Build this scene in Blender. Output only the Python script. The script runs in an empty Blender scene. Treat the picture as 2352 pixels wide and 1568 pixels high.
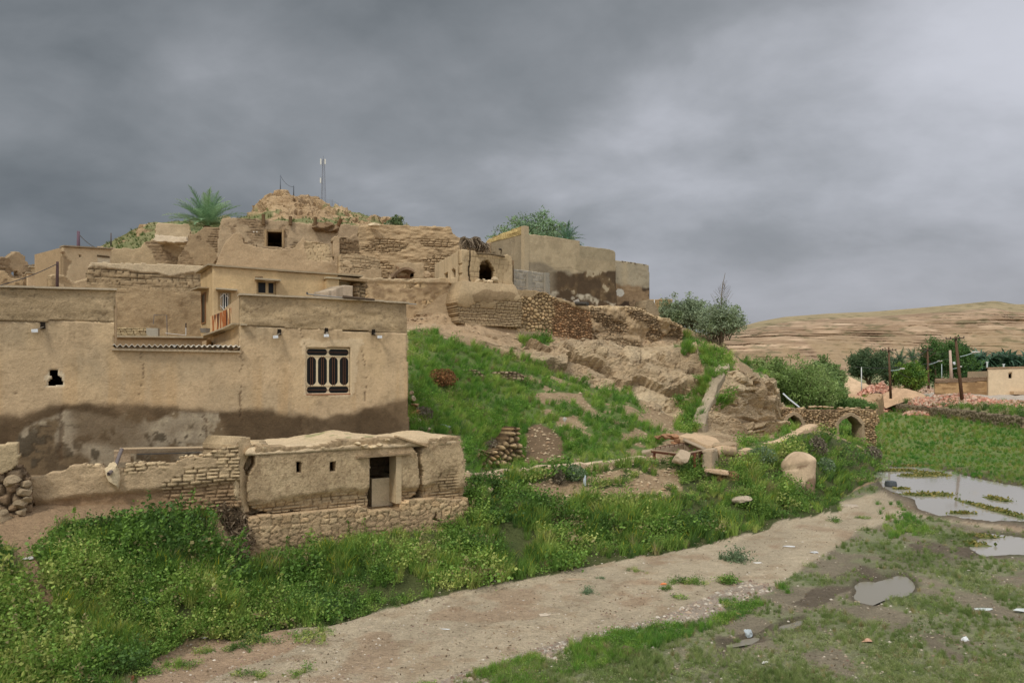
import bpy, bmesh, math, random
import numpy as np
from mathutils import Vector, Matrix
from mathutils.bvhtree import BVHTree
rng = np.random.default_rng(7)
random.seed(7)
C = bpy.context.scene.collection
F, CX, HY, CZ = 1700.0, 1176.0, 870.0, 5.5      # focal length / principal point in a 2352 px wide frame, eye height
def at(u, v, Y):
    return np.array([(u-CX)/F*Y, Y, CZ-(v-HY)/F*Y])
def atz(u, Y, z): return np.array([(u-CX)/F*Y, Y, z])
def yz(v, z): return (CZ-z)*F/(v-HY)             # depth at which height z shows on row v
def proj(p):
    p = np.asarray(p, float); return (p[..., 0]/p[..., 1]*F+CX, HY-(p[..., 2]-CZ)/p[..., 1]*F)
# ---------------------------------------------------------------- noise
def _h(ix, iy, iz, seed):
    h = (ix.astype(np.int64)*374761393 + iy.astype(np.int64)*668265263 + iz.astype(np.int64)*2147483647 + seed*974634777) & 0xffffffff
    h = ((h ^ (h >> 13))*1274126177) & 0xffffffff
    h = ((h ^ (h >> 16))*2246822519) & 0xffffffff
    return ((h ^ (h >> 15)) & 0xffffff)/float(0xffffff)
def vn(x, y, z=0.0, seed=0):
    x, y, z = np.broadcast_arrays(np.asarray(x, float), np.asarray(y, float), np.asarray(z, float))
    ix, iy, iz = np.floor(x), np.floor(y), np.floor(z)
    fx, fy, fz = x-ix, y-iy, z-iz
    fx, fy, fz = [t*t*(3-2*t) for t in (fx, fy, fz)]
    r = 0
    for a in (0, 1):
        for b in (0, 1):
            for c in (0, 1):
                w = (fx if a else 1-fx)*(fy if b else 1-fy)*(fz if c else 1-fz)
                r = r + w*_h(ix+a, iy+b, iz+c, seed)
    return r
def fbm(x, y, z=0.0, seed=0, o=4, g=.5):
    s, a, n = 0, 1, 0
    x = np.asarray(x, float); y = np.asarray(y, float); z = np.asarray(z, float)
    for k in range(o):
        s = s+a*vn(x*2**k, y*2**k, z*2**k, seed+k*17); n += a; a *= g
    return s/n
def worley(x, y, seed=0, jit=.85):
    """F1, F2, cell random"""
    x = np.asarray(x, float); y = np.asarray(y, float)
    ix, iy = np.floor(x), np.floor(y)
    f1 = np.full(x.shape, 9.); f2 = np.full(x.shape, 9.); cid = np.zeros(x.shape)
    o = np.zeros(x.shape)
    for a in (-1, 0, 1):
        for b in (-1, 0, 1):
            cx, cy = ix+a, iy+b
            px = cx+.5+jit*(_h(cx, cy, o, seed)-.5); py = cy+.5+jit*(_h(cx, cy, o, seed+5)-.5)
            d = np.hypot(px-x, py-y); r = _h(cx, cy, o, seed+9)
            n1 = d < f1
            f2 = np.where(n1, f1, np.minimum(f2, d)); cid = np.where(n1, r, cid); f1 = np.where(n1, d, f1)
    return f1, f2, cid
def facets(x, y, seed=0, jit=.9):
    """cell random, tilted-plane height inside each cell, distance to the cell edge"""
    x = np.asarray(x, float); y = np.asarray(y, float)
    ix, iy = np.floor(x), np.floor(y); f1 = np.full(x.shape, 9.); f2 = np.full(x.shape, 9.); h = np.zeros(x.shape); cid = np.zeros(x.shape); o = np.zeros(x.shape)
    for a in (-1, 0, 1):
        for b in (-1, 0, 1):
            cx, cy = ix+a, iy+b
            dx = x-(cx+.5+jit*(_h(cx, cy, o, seed)-.5)); dy = y-(cy+.5+jit*(_h(cx, cy, o, seed+5)-.5)); d = np.hypot(dx, dy); r = _h(cx, cy, o, seed+9)
            t = dx*(_h(cx, cy, o, seed+11)-.5)*2+dy*(_h(cx, cy, o, seed+12)-.35)*2
            n1 = d < f1; f2 = np.where(n1, f1, np.minimum(f2, d)); cid = np.where(n1, r, cid); h = np.where(n1, t, h); f1 = np.where(n1, d, f1)
    return cid, h, f2-f1
def sm(a, b, x): t = np.clip((x-a)/(b-a+1e-9), 0, 1); return t*t*(3-2*t)
def L(*c):
    """sRGB 0..255 -> linear"""
    if len(c) == 1: c = c[0]
    c = np.array(c, float)/255
    return np.where(c <= .04045, c/12.92, ((c+.055)/1.055)**2.4)
def mix(a, b, t):
    t = np.asarray(t)[..., None]; return np.asarray(a)*(1-t)+np.asarray(b)*t
def inpoly(u, v, poly):
    u = np.asarray(u, float); v = np.asarray(v, float); r = np.zeros(u.shape, bool)
    n = len(poly)
    for i in range(n):
        x1, y1 = poly[i]; x2, y2 = poly[(i+1) % n]
        if y1 == y2: continue
        c = ((y1 > v) != (y2 > v)) & (u < (x2-x1)*(v-y1)/(y2-y1)+x1)
        r ^= c
    return r
# ---------------------------------------------------------------- objects
def tag(o, label=None, cat=None, group=None, kind=None):
    if label: o['label'] = label
    if cat: o['category'] = cat
    if group: o['group'] = group
    if kind: o['kind'] = kind
    return o
def empty(name, loc, label, cat, group=None):
    o = bpy.data.objects.new(name, None); C.objects.link(o); o.location = [float(t) for t in loc]
    return tag(o, label, cat, group)
def mesh(name, V, Fc, mat, parent=None, col=None, uv=None, smooth=False, loc=None, mi=None):
    """V (n,3) world, Fc list/array of faces; col per-vertex linear colour; uv per-vertex"""
    V = np.asarray(V, float)
    me = bpy.data.meshes.new(name)
    off = np.zeros(3)
    if parent is not None: off = np.array(parent_off(parent))
    elif loc is not None: off = np.array(loc, float)
    V2 = V-off
    if isinstance(Fc, np.ndarray):
        n, k = Fc.shape
        me.vertices.add(len(V2)); me.vertices.foreach_set('co', V2.ravel())
        me.loops.add(n*k); me.loops.foreach_set('vertex_index', Fc.ravel().astype(np.int32))
        me.polygons.add(n); me.polygons.foreach_set('loop_start', np.arange(0, n*k, k, dtype=np.int32))
        me.update(calc_edges=True)
    else:
        me.from_pydata([tuple(p) for p in V2], [], [tuple(f) for f in Fc])
    if col is not None:
        c = np.asarray(col, float)
        if c.ndim == 1: c = np.tile(c, (len(V), 1))
        m0 = mat[0] if isinstance(mat, (list, tuple)) else mat
        if m0.name in ('ground', 'plaster', 'mud', 'stone', 'far_rock'): lum = (c@np.array([.3, .6, .1]))[:, None]; c = (lum+(c-lum)*SAT)*[1., 1., .96]
        a = me.color_attributes.new('Col', 'FLOAT_COLOR', 'POINT')
        a.data.foreach_set('color', np.c_[c, np.ones(len(c))].ravel())
    if uv is not None:
        l = me.uv_layers.new(name='UVMap')
        idx = np.empty(len(me.loops), np.int32); me.loops.foreach_get('vertex_index', idx)
        l.data.foreach_set('uv', np.asarray(uv, float)[idx].ravel())
    if smooth: me.polygons.foreach_set('use_smooth', np.ones(len(me.polygons), bool))
    me.validate(clean_customdata=False)
    mats = mat if isinstance(mat, (list, tuple)) else [mat]
    for m in mats: me.materials.append(m)
    if mi is not None: me.polygons.foreach_set('material_index', np.asarray(mi, np.int32))
    me.update()
    o = bpy.data.objects.new(name, me); C.objects.link(o)
    if parent is not None: o.parent = parent
    elif loc is not None: o.location = [float(t) for t in loc]
    return o
def parent_off(p):
    o = np.zeros(3)
    while p is not None: o = o+np.array(p.location); p = p.parent
    return o
class MB:
    """collects simple solids, build() links them as one mesh"""
    def __init__(s): s.V = []; s.F = []; s.c = []; s.cur = (.3, .3, .3)
    def add(s, V, Fc, col=None):
        n = len(s.V); s.V += [tuple(map(float, p)) for p in V]; s.F += [tuple(i+n for i in f) for f in Fc]
        s.c += [tuple(s.cur if col is None else col)]*len(V); return s
    def hexa(s, b, t, col=None):
        """4 bottom corners, 4 top corners (same order, ccw from above)"""
        s.add(list(b)+list(t), [(3, 2, 1, 0), (4, 5, 6, 7), (0, 1, 5, 4), (1, 2, 6, 5), (2, 3, 7, 6), (3, 0, 4, 7)], col); return s
    def bar(s, p, q, w, d=None, up=(0, 0, 1), col=None):
        """box beam from p to q, width w across, depth d along up"""
        p = np.array(p, float); q = np.array(q, float); d = d or w
        a = q-p; a = a/np.linalg.norm(a); up = np.array(up, float)
        if abs(a@up) > .98: up = np.array([0, 1., 0])
        x = np.cross(a, up); x /= np.linalg.norm(x); y = np.cross(x, a)
        x = x*w/2; y = y*d/2
        c = [-x-y, x-y, x+y, -x+y]
        s.add([p+k for k in c]+[q+k for k in c], [(0, 1, 2, 3), (7, 6, 5, 4), (0, 4, 5, 1), (1, 5, 6, 2), (2, 6, 7, 3), (3, 7, 4, 0)], col); return s
    def tube(s, pts, r, n=8, col=None, caps=True):
        pts = [np.array(p, float) for p in pts]; r = list(r) if hasattr(r, '__len__') else [r]*len(pts)
        V = []; Fc = []
        up = np.array([0, 0, 1.]); prev = None
        for i, p in enumerate(pts):
            a = pts[min(i+1, len(pts)-1)]-pts[max(i-1, 0)]; a = a/(np.linalg.norm(a)+1e-9)
            x = prev if prev is not None else (np.cross(a, up) if abs(a@up) < .95 else np.array([1., 0, 0]))
            x = x-a*(x@a); x /= np.linalg.norm(x)+1e-9; prev = x; y = np.cross(a, x)
            for k in range(n):
                t = 2*math.pi*k/n; V.append(p+(x*math.cos(t)+y*math.sin(t))*r[i])
        for i in range(len(pts)-1):
            for k in range(n):
                k2 = (k+1) % n; Fc.append((i*n+k, i*n+k2, (i+1)*n+k2, (i+1)*n+k))
        if caps: Fc.append(tuple(range(n))[::-1]); Fc.append(tuple((len(pts)-1)*n+k for k in range(n)))
        s.add(V, Fc, col); return s
    def build(s, name, mat, parent=None, smooth=False, loc=None):
        return mesh(name, s.V, s.F, mat, parent, col=np.array(s.c), smooth=smooth, loc=loc)
def blob(c, r, seed, rough=.25, n=3, flat=1., col=None, cells=True):
    """an angular stone: displaced icosphere; returns V,F"""
    bm = bmesh.new(); bmesh.ops.create_icosphere(bm, subdivisions=n, radius=1)
    V = np.array([v.co[:] for v in bm.verts]); Fc = [tuple(v.index for v in f.verts) for f in bm.faces]; bm.free()
    rr = np.random.default_rng(seed)
    for k in range(9):                                    # cut by random planes -> facets
        d = rr.normal(size=3); d /= np.linalg.norm(d); h = .40+.35*rr.random()
        t = V@d; V = V-np.outer(np.maximum(t-h, 0), d)
    V = V*(1+rough*(fbm(V[:, 0]*2+seed, V[:, 1]*2, V[:, 2]*2, seed, 3)[:, None]-.5))
    V = V*np.array(r if hasattr(r, '__len__') else [r, r, r*flat])
    return V+np.array(c), Fc
# ---------------------------------------------------------------- materials
def nt(name, rough=.9, spec=.2):
    m = bpy.data.materials.new(name); m.use_nodes = True; t = m.node_tree; b = t.nodes['Principled BSDF']
    b.inputs['Roughness'].default_value = rough; b.inputs['Specular IOR Level'].default_value = spec
    return m, t, b
def nd(t, typ, **k):
    n = t.nodes.new(typ)
    for a, v in k.items():
        if a.startswith('_'): n.inputs[a[1:].replace('_', ' ')].default_value = v
        else: setattr(n, a, v)
    return n
def colmat(name, rough=.92, spec=.15, noise=((6., .25), (40., .2)), bump=((30., .02), (5., .05)), extra=None, stretch=(1, 1, 1), trans=0):
    """vertex colour 'Col' x fine procedural mottling, with procedural bump"""
    m, t, b = nt(name, rough, spec)
    at_ = nd(t, 'ShaderNodeAttribute', attribute_name='Col'); tc = nd(t, 'ShaderNodeTexCoord'); mp = nd(t, 'ShaderNodeMapping')
    mp.inputs['Scale'].default_value = stretch
    t.links.new(tc.outputs['Object'], mp.inputs['Vector'])
    cur = at_.outputs['Color']
    for sc, am in noise:
        n = nd(t, 'ShaderNodeTexNoise', _Scale=sc, _Detail=5., _Roughness=.65); t.links.new(mp.outputs[0], n.inputs['Vector'])
        r = nd(t, 'ShaderNodeMapRange'); r.inputs['From Min'].default_value = .25; r.inputs['From Max'].default_value = .75
        r.inputs['To Min'].default_value = 1-am; r.inputs['To Max'].default_value = 1+am
        t.links.new(n.outputs[0], r.inputs['Value'])
        x = nd(t, 'ShaderNodeVectorMath', operation='SCALE'); t.links.new(cur, x.inputs[0]); t.links.new(r.outputs[0], x.inputs['Scale']); cur = x.outputs[0]
    t.links.new(cur, b.inputs['Base Color'])
    prev = None
    for sc, d in bump:
        n = nd(t, 'ShaderNodeTexNoise', _Scale=sc, _Detail=6., _Roughness=.6); t.links.new(mp.outputs[0], n.inputs['Vector'])
        bp = nd(t, 'ShaderNodeBump', _Strength=1., _Distance=d); t.links.new(n.outputs[0], bp.inputs['Height'])
        if prev: t.links.new(prev.outputs[0], bp.inputs['Normal'])
        prev = bp
    if prev: t.links.new(prev.outputs[0], b.inputs['Normal'])
    return m
def leafmat(name, trans=.35, rough=.55, spec=.3):
    m, t, b = nt(name, rough, spec)
    at_ = nd(t, 'ShaderNodeAttribute', attribute_name='Col')
    t.links.new(at_.outputs['Color'], b.inputs['Base Color'])
    tr = nd(t, 'ShaderNodeBsdfTranslucent'); t.links.new(at_.outputs['Color'], tr.inputs['Color'])
    mx = nd(t, 'ShaderNodeMixShader'); mx.inputs[0].default_value = trans
    t.links.new(b.outputs[0], mx.inputs[1]); t.links.new(tr.outputs[0], mx.inputs[2])
    t.links.new(mx.outputs[0], t.nodes['Material Output'].inputs['Surface'])
    return m
M = {}; SAT = .86
M['ground'] = colmat('ground', noise=((.7, .10), (4., .14), (14., .18), (40., .22)), bump=((38., .04), (12., .08), (2.5, .12)))
M['plaster'] = colmat('plaster', noise=((.5, .10), (3., .10), (12., .08), (34., .13)), bump=((40., .008), (12., .014), (3., .015)))
M['mud'] = colmat('mud', noise=((1.2, .12), (7., .14), (26., .24)), bump=((45., .014), (16., .022), (5., .03)))
M['stone'] = colmat('stone', noise=((2.5, .16), (18., .26)), bump=((30., .03), (8., .06)))
def rockmat():
    m = colmat('rock', noise=((1.2, .12), (9., .16), (55., .16)), bump=((28., .03), (7., .06)), stretch=(1, 1, 1.7)); t = m.node_tree; b = t.nodes['Principled BSDF']
    mp = [n for n in t.nodes if n.type == 'MAPPING'][0]; last = b.inputs['Normal'].links[0].from_node
    for sc, d in ((.8, .10), (2.7, .05)):
        nz = nd(t, 'ShaderNodeTexNoise', _Scale=sc*1.3, _Detail=3.); t.links.new(mp.outputs[0], nz.inputs['Vector'])
        ad = nd(t, 'ShaderNodeVectorMath', operation='MULTIPLY_ADD'); t.links.new(nz.outputs['Color'], ad.inputs[0]); ad.inputs[1].default_value = (.9/sc, .9/sc, .9/sc); t.links.new(mp.outputs[0], ad.inputs[2])
        v = nd(t, 'ShaderNodeTexVoronoi', feature='DISTANCE_TO_EDGE', _Scale=sc); t.links.new(ad.outputs[0], v.inputs['Vector'])
        r = nd(t, 'ShaderNodeMapRange'); r.inputs['From Max'].default_value = .12; t.links.new(v.outputs['Distance'], r.inputs['Value'])
        bp = nd(t, 'ShaderNodeBump', _Strength=.7, _Distance=d); t.links.new(r.outputs[0], bp.inputs['Height']); t.links.new(last.outputs[0], bp.inputs['Normal']); last = bp
    t.links.new(last.outputs[0], b.inputs['Normal']); return m
M['rock'] = rockmat()
M['metal'] = colmat('metal', rough=.5, spec=.4, noise=((20., .15),), bump=())
M['wood'] = colmat('wood', noise=((9., .3), (60., .25)), bump=((50., .01),), stretch=(1, 1, .2))
M['paint'] = colmat('paint', rough=.55, spec=.3, noise=((15., .1),), bump=())
M['leaf'] = leafmat('leaf')
M['dryleaf'] = leafmat('dry_leaf', trans=.15, rough=.8, spec=.1)
M['plastic'] = colmat('plastic', rough=.35, spec=.5, noise=((30., .12),), bump=((14., .03),))
# ---------------------------------------------------------------- terrain: one sheet lofted through feature lines of the land
def ln(*p): return np.array(p, float)     # rows: u, Y, z
def V_(u, Y, v): return (u, Y, CZ-(v-HY)/F*Y)
LN = [
 ln((-1500, 1.5, 0), (3800, 1.5, 0)),
 ln((-1500, 8.5, 0), (-600, 9.5, 0), (0, 11, 0), (380, 11.5, 0), (3800, 11.5, 0)),
 # foot of the bank
 ln((-1500, 9, 0), (-600, 10, 0), (0, 12, 0), (380, 14.6, 0), (640, 16.4, 0), (870, 17.5, 0), (1100, 19.7, 0), (1330, 21.9, 0), (1640, 25, 0), (1780, 29, 0), (1925, 33.5, 0), (2010, 39, 0), (2035, 44, 0), (2352, 58, 0), (3800, 60, 0)),
 # crest of the bank
 ln((-1500, 17, 2), (-600, 17, 2.1), V_(0, 17.3, 1185), V_(120, 17.7, 1170), V_(300, 18.3, 1165), (500, 19.0, 1.9), (545, 19.3, 1.2), (570, 19.4, .8), (760, 20.7, .85), (1068, 22.9, .95), V_(1080, 25, 1112), V_(1300, 29, 1075), V_(1470, 31, 1056), V_(1620, 33, 1060), V_(1690, 34, 1048), V_(1800, 37, 1022), V_(1870, 39, 1004), V_(1930, 41, 1024), V_(1975, 43, 1054), V_(2010, 44.5, 1072), (2035, 46, .05), (2352, 60, 0), (3800, 62, 0)),
 # foot of the plastered house, back of the terrace
 ln((-1500, 20, 2.7), (0, 20.5, 2.75), (553, 23.4, 2.8), (940, 25.6, 2.9), V_(965, 27, 1000), V_(1070, 28, 1015), V_(1110, 30, 1080), V_(1200, 31, 1066), V_(1300, 31.5, 1053), V_(1470, 34, 1030), V_(1600, 39, 1003), V_(1690, 42, 1003), V_(1790, 46, 998), V_(1850, 46, 985), (1900, 47, 2.1), (1960, 48, 1.2), (2010, 49, .3), (2040, 50, 0), (2352, 63, .05), (3800, 64, 0)),
 # middle of the green slope / foot of the rock nose
 ln((-1500, 30, 6), (553, 33, 6.2), V_(940, 31, 880), V_(1000, 32.5, 900), V_(1070, 33, 950), V_(1190, 34, 975), V_(1300, 35, 980), V_(1450, 38.5, 955), V_(1560, 42, 990), V_(1640, 44, 990), V_(1700, 45.5, 1005), V_(1785, 49, 1002), V_(1795, 49.5, 1000), (1805, 51, 2.0), (1900, 52, 1.8), (2010, 54, .3), (2050, 55, .1), (2352, 66, .1), (3800, 67, 0)),
 # upper edge of the green slope / brow of the nose
 ln((-1500, 38, 8.5), (553, 39, 8.6), V_(940, 39, 770), V_(1010, 39.5, 768), V_(1070, 41, 785), V_(1200, 43, 830), V_(1300, 44, 865), V_(1380, 45, 890), V_(1450, 46, 902), V_(1540, 47, 940), V_(1600, 47.3, 905), V_(1640, 47, 862), V_(1700, 48, 862), V_(1750, 49.5, 885), V_(1780, 50.5, 915), V_(1794, 51, 955), (1805, 53, 2.0), (1900, 54, 1.7), (2050, 58, .1), (2352, 69, .3), (3800, 69, 0)),
 ln((-1500, 42, 9.5), (553, 42, 9.5), V_(940, 42, 752), V_(1070, 43.2, 762), V_(1130, 43.8, 780), V_(1200, 45, 800), V_(1300, 47, 805), V_(1450, 50, 808), V_(1540, 51, 812), V_(1600, 52, 812), V_(1640, 51.5, 805), V_(1700, 51.5, 838), V_(1750, 52, 868), V_(1782, 53, 912), V_(1794, 53.5, 950), (1806, 55, 2.0), (1900, 57, 1.6), (1960, 75, 1.2), (2010, 117, .6), (2210, 87, .6), (2352, 71, .6), (3800, 71, .6)),
 # foot of the village retaining walls
 ln((-1500, 44, 10), (553, 44, 10), V_(830, 44.7, 745), V_(940, 45.8, 748), V_(1040, 44.6, 745), V_(1070, 44.2, 752), V_(1200, 46.7, 778), V_(1262, 48.8, 785), V_(1350, 52.0, 790), V_(1450, 54.6, 802), V_(1560, 57.4, 794), V_(1600, 57.6, 782), V_(1650, 57.6, 788), V_(1700, 57.6, 829), V_(1745, 57.6, 860), V_(1778, 58, 905), (1800, 59, 2.1), (1900, 62, 1.6), (1960, 77, 1.7), (2010, 118.3, 1.8), (2210, 88.3, 1.7), (2352, 72.3, 1.7), (3800, 72.3, 1.7)),
 ln((-1500, 47, 11), (553, 47, 11.3), (830, 46.6, 11.2), (940, 47.4, 11.2), (1070, 47, 11.2), (1200, 49.5, 10.9), V_(1270, 51.2, 700), V_(1350, 53.8, 708), V_(1430, 56, 708), V_(1500, 58, 728), V_(1560, 59.5, 750), V_(1610, 60, 760), V_(1650, 60.5, 779), V_(1700, 60.5, 824), V_(1745, 60.5, 858), (1780, 61, 3), (1810, 63, 2.1), (1900, 66, 1.7), (1960, 82, 2), (2010, 121, 2.2), (2210, 93, 2.1), (2352, 79, 2.1), (3800, 80, 2.1)),
 ln((-1500, 62, 12), (300, 62, 13.5), (700, 65, 15), (1050, 66, 14), (1250, 67, 13.5), (1450, 68, 11.5), (1560, 69, 10.2), (1620, 69, 8.5), (1680, 69, 5.5), (1740, 69, 3), (1800, 72, 2), (1960, 100, 2.6), (2010, 126, 2.9), (2210, 112, 3.0), (2352, 108, 3.0), (3800, 108, 3)),
 ln((-1500, 90, 15), (0, 90, 14), V_(200, 90, 600), V_(330, 90, 545), (480, 92, 24.), (700, 92, 25), (900, 92, 22.5), (1050, 92, 20), (1250, 92, 14), (1450, 92, 9), (1600, 92, 4), (1800, 100, 2.5), (2010, 135, 3.1), (2352, 130, 3.1), (3800, 130, 3)),
 # ridge with the rock peak
 ln((-1500, 120, 14), (0, 118, 14), V_(150, 118, 622), V_(232, 118, 566), V_(290, 118, 534), V_(335, 118, 514), V_(430, 118, 506), V_(540, 119, 506), V_(572, 119, 492), V_(590, 120, 474), V_(603, 120, 455), V_(618, 120, 438), V_(650, 120, 436), V_(700, 121, 449), V_(760, 122, 470), V_(800, 122, 480), V_(860, 122, 503), V_(900, 122, 518), V_(1000, 122, 560), (1200, 122, 14), (1450, 122, 7), (1650, 122, 3), (1800, 125, 2.8), (2010, 150, 3.4), (2352, 150, 3.4), (3800, 150, 3.4)),
 ln((-1500, 170, 8), (600, 165, 20), (900, 165, 14), (1300, 165, 6), (1650, 165, 3), (2010, 185, 4), (3800, 185, 4)),
 ln((-1500, 300, 6), (3800, 300, 6.)),
 ln((-1500, 480, 9), (3800, 480, 8)),
 ln((-1500, 3000, 12), (3800, 3000, 12)),
]
NS = [8, 170, 80, 34, 60, 60, 34, 34, 34, 26, 40, 70, 14, 16, 8, 6]
ucol = np.r_[np.arange(-1500, -120, 60), np.arange(-120, 2470, 5.), np.arange(2470, 3801, 60)]
rows = []; seg = []
for k in range(len(LN)-1):
    a, b = LN[k], LN[k+1]
    Ya, Yb = np.interp(ucol, a[:, 0], a[:, 1]), np.interp(ucol, b[:, 0], b[:, 1]); za, zb = np.interp(ucol, a[:, 0], a[:, 2]), np.interp(ucol, b[:, 0], b[:, 2])
    n = NS[k]
    for i in range(n+(k == len(LN)-2)):
        t = i/n
        if k <= 1 or k > 13: Y = 1/((1-t)/Ya+t/Yb)
        else: Y = Ya*(1-t)+Yb*t
        tt = (Y-Ya)/(Yb-Ya)
        rows.append(np.c_[Y, za*(1-tt)+zb*tt]); seg.append(k+t-1)
TY = np.array([r[:, 0] for r in rows]); TZ = np.array([r[:, 1] for r in rows]); seg = np.array(seg)
TU = np.tile(ucol, (len(rows), 1)); TX = (TU-CX)/F*TY
for _ in range(3):      # soften the creases between the feature lines
    Z2 = TZ.copy(); Z2[1:-1] = TZ[1:-1]*.5+.25*(TZ[:-2]+TZ[2:]); Z2[:, 1:-1] = Z2[:, 1:-1]*.6+.2*(Z2[:, :-2]+Z2[:, 2:]); Z2[0] = TZ[0]; TZ = Z2
TV = HY-(TZ-CZ)/TY*F
# regions on the land, traced as outlines of the real patches (jittered by world noise)
jx = (fbm(TX*.9, TY*.9, 0, 3, 3)-.5); jy = (fbm(TX*.9, TY*.9, 5, 8, 3)-.5)
jx2 = (fbm(TX*.25, TY*.25, 0, 31, 2)-.5); jy2 = (fbm(TX*.25, TY*.25, 5, 38, 2)-.5)
JU = TU+(jx*26+jx2*20)*17/np.maximum(TY, 12); JV = TV+(jy*14+jy2*8)*17/np.maximum(TY, 12)
def reg(*polys, m=None):
    r = np.zeros(TU.shape, bool)
    for p in polys: r |= inpoly(JU, JV, p)
    return r if m is None else r & m
S = seg[:, None]
bank = reg([(-1500, 1230), (-60, 1262), (4, 1262), (22, 1330), (46, 1400), (110, 1450), (135, 1420), (112, 1340), (92, 1290), (110, 1250), (118, 1218), (150, 1204), (250, 1204), (330, 1194), (420, 1186), (470, 1192), (490, 1225), (505, 1270), (548, 1312), (640, 1268), (760, 1240), (900, 1224), (1072, 1190), (1078, 1112), (1300, 1088), (1470, 1060), (1600, 1072), (1700, 1048), (1860, 992), (1900, 998), (1960, 1020), (2012, 1050), (2040, 1085), (1990, 1112), (1930, 1140), (1930, 1178), (1790, 1200), (1750, 1220), (1640, 1245), (1500, 1280), (1330, 1303), (1200, 1335), (1090, 1350), (1000, 1375), (870, 1402), (790, 1425), (740, 1440), (640, 1448), (560, 1475), (440, 1476), (372, 1520), (300, 1568), (250, 1800), (-1500, 3000)])
chan = reg([(1680, 1036), (1740, 1020), (1800, 1003), (1838, 984), (1862, 970), (1874, 990), (1852, 1004), (1812, 1024), (1742, 1048), (1684, 1060)])
bank &= ~reg([(1200, 1120), (1330, 1092), (1450, 1075), (1556, 1082), (1575, 1140), (1440, 1152), (1350, 1160), (1220, 1152)]) | (fbm(TX*1.3, TY*1.3, 0, 77, 3) > .66)
slope = reg([(936, 760), (1000, 763), (1060, 790), (1110, 798), (1200, 828), (1290, 856), (1350, 882), (1440, 900), (1470, 935), (1482, 975), (1545, 1000), (1480, 1050), (1300, 1068), (1100, 1085), (1072, 1095), (1060, 1000), (936, 1004)], m=(S > 1.9))
slope &= ~reg([(1205, 985), (1245, 972), (1275, 985), (1295, 1025), (1290, 1060), (1200, 1064)], [(1225, 905), (1330, 900), (1345, 925), (1250, 930)], [(1285, 908), (1330, 912), (1395, 960), (1380, 968), (1330, 940)], [(1275, 960), (1330, 955), (1350, 985), (1290, 985)])
slope &= (fbm(TX*1.1, TY*1.1, 0, 55, 4)+.14*(TU < 1240)+.06*(TU < 1400)+.2*(TU < 1120) > .395)
tufts = reg([(1188, 782), (1240, 771), (1272, 783), (1256, 797), (1200, 795)], [(1556, 770), (1575, 766), (1600, 800), (1575, 795)], [(1598, 797), (1640, 800), (1690, 832), (1680, 848), (1640, 872), (1622, 905), (1605, 890), (1618, 850)], [(1545, 915), (1620, 882), (1612, 930), (1612, 962), (1590, 1000), (1545, 985), (1570, 945)], [(1545, 803), (1580, 806), (1588, 822), (1560, 822)], [(1645, 912), (1672, 906), (1678, 930), (1655, 935)], [(1400, 885), (1465, 886), (1462, 893), (1400, 893)], m=(S > 3.2) & (S < 8.2))
tufts |= reg([(1690, 812), (1720, 815), (1760, 850), (1766, 872), (1745, 862), (1700, 830)], m=(S > 6) & (S < 9.5))
tufts |= reg([(1785, 1005), (1700, 1012), (1690, 1040), (1790, 1020), (1840, 995), (1800, 985)], m=(S > 1.9) & (S < 5))
tufts |= (S > 3.6) & (S < 9) & (TU > 1795) & (TU < 2020)
field = (S > .3) & (S < 6.2) & (TU > 2012) & (TU < 3800) & (TZ < 1.2)
field &= TV < np.interp(TU, (2000, 2200, 2352, 2500), (1062, 1090, 1118, 1150))
topfield = (S >= 7) & (S < 8.3) & (TU > 2000)
hillgreen = (S > 9.5) & (S < 11.2) & (TU < 1000) & (fbm(TX*.15, TY*.15, 0, 91, 4) > .40) & ((TV > np.interp(TU, (560, 600, 650, 700, 760, 820, 880, 1000), (492, 486, 484, 466, 474, 490, 505, 512))) | (TU < 150))
hillgreen |= (S > 9.5) & (S < 11.3) & (TU > 225) & (TU < 315) & (TV < 575) & (TV > np.interp(TU, (225, 315), (560, 522))) & (fbm(TX*.2, TY*.2, 0, 92, 3) > .4)
rock = reg([(1100, 790), (1200, 795), (1320, 790), (1560, 792), (1600, 800), (1610, 850), (1622, 905), (1560, 960), (1480, 935), (1440, 900), (1350, 885), (1290, 860), (1200, 830)], [(1640, 850), (1690, 850), (1740, 860), (1800, 900), (1830, 1010), (1690, 1030), (1600, 1000), (1610, 940)], m=(S > 3.2) & (S < 8.5))
rock |= (S > 7.9) & (S < 8.6) & (TU > 1340) & (TU < 1570)
rock2 = (S > 10) & (S < 11.6) & (TU > 200) & (TU < 1000) & ~hillgreen
scree = (S > 5.5) & (S < 7.3) & (TU > 930) & (TU < 1700) & ~rock & ~tufts
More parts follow.
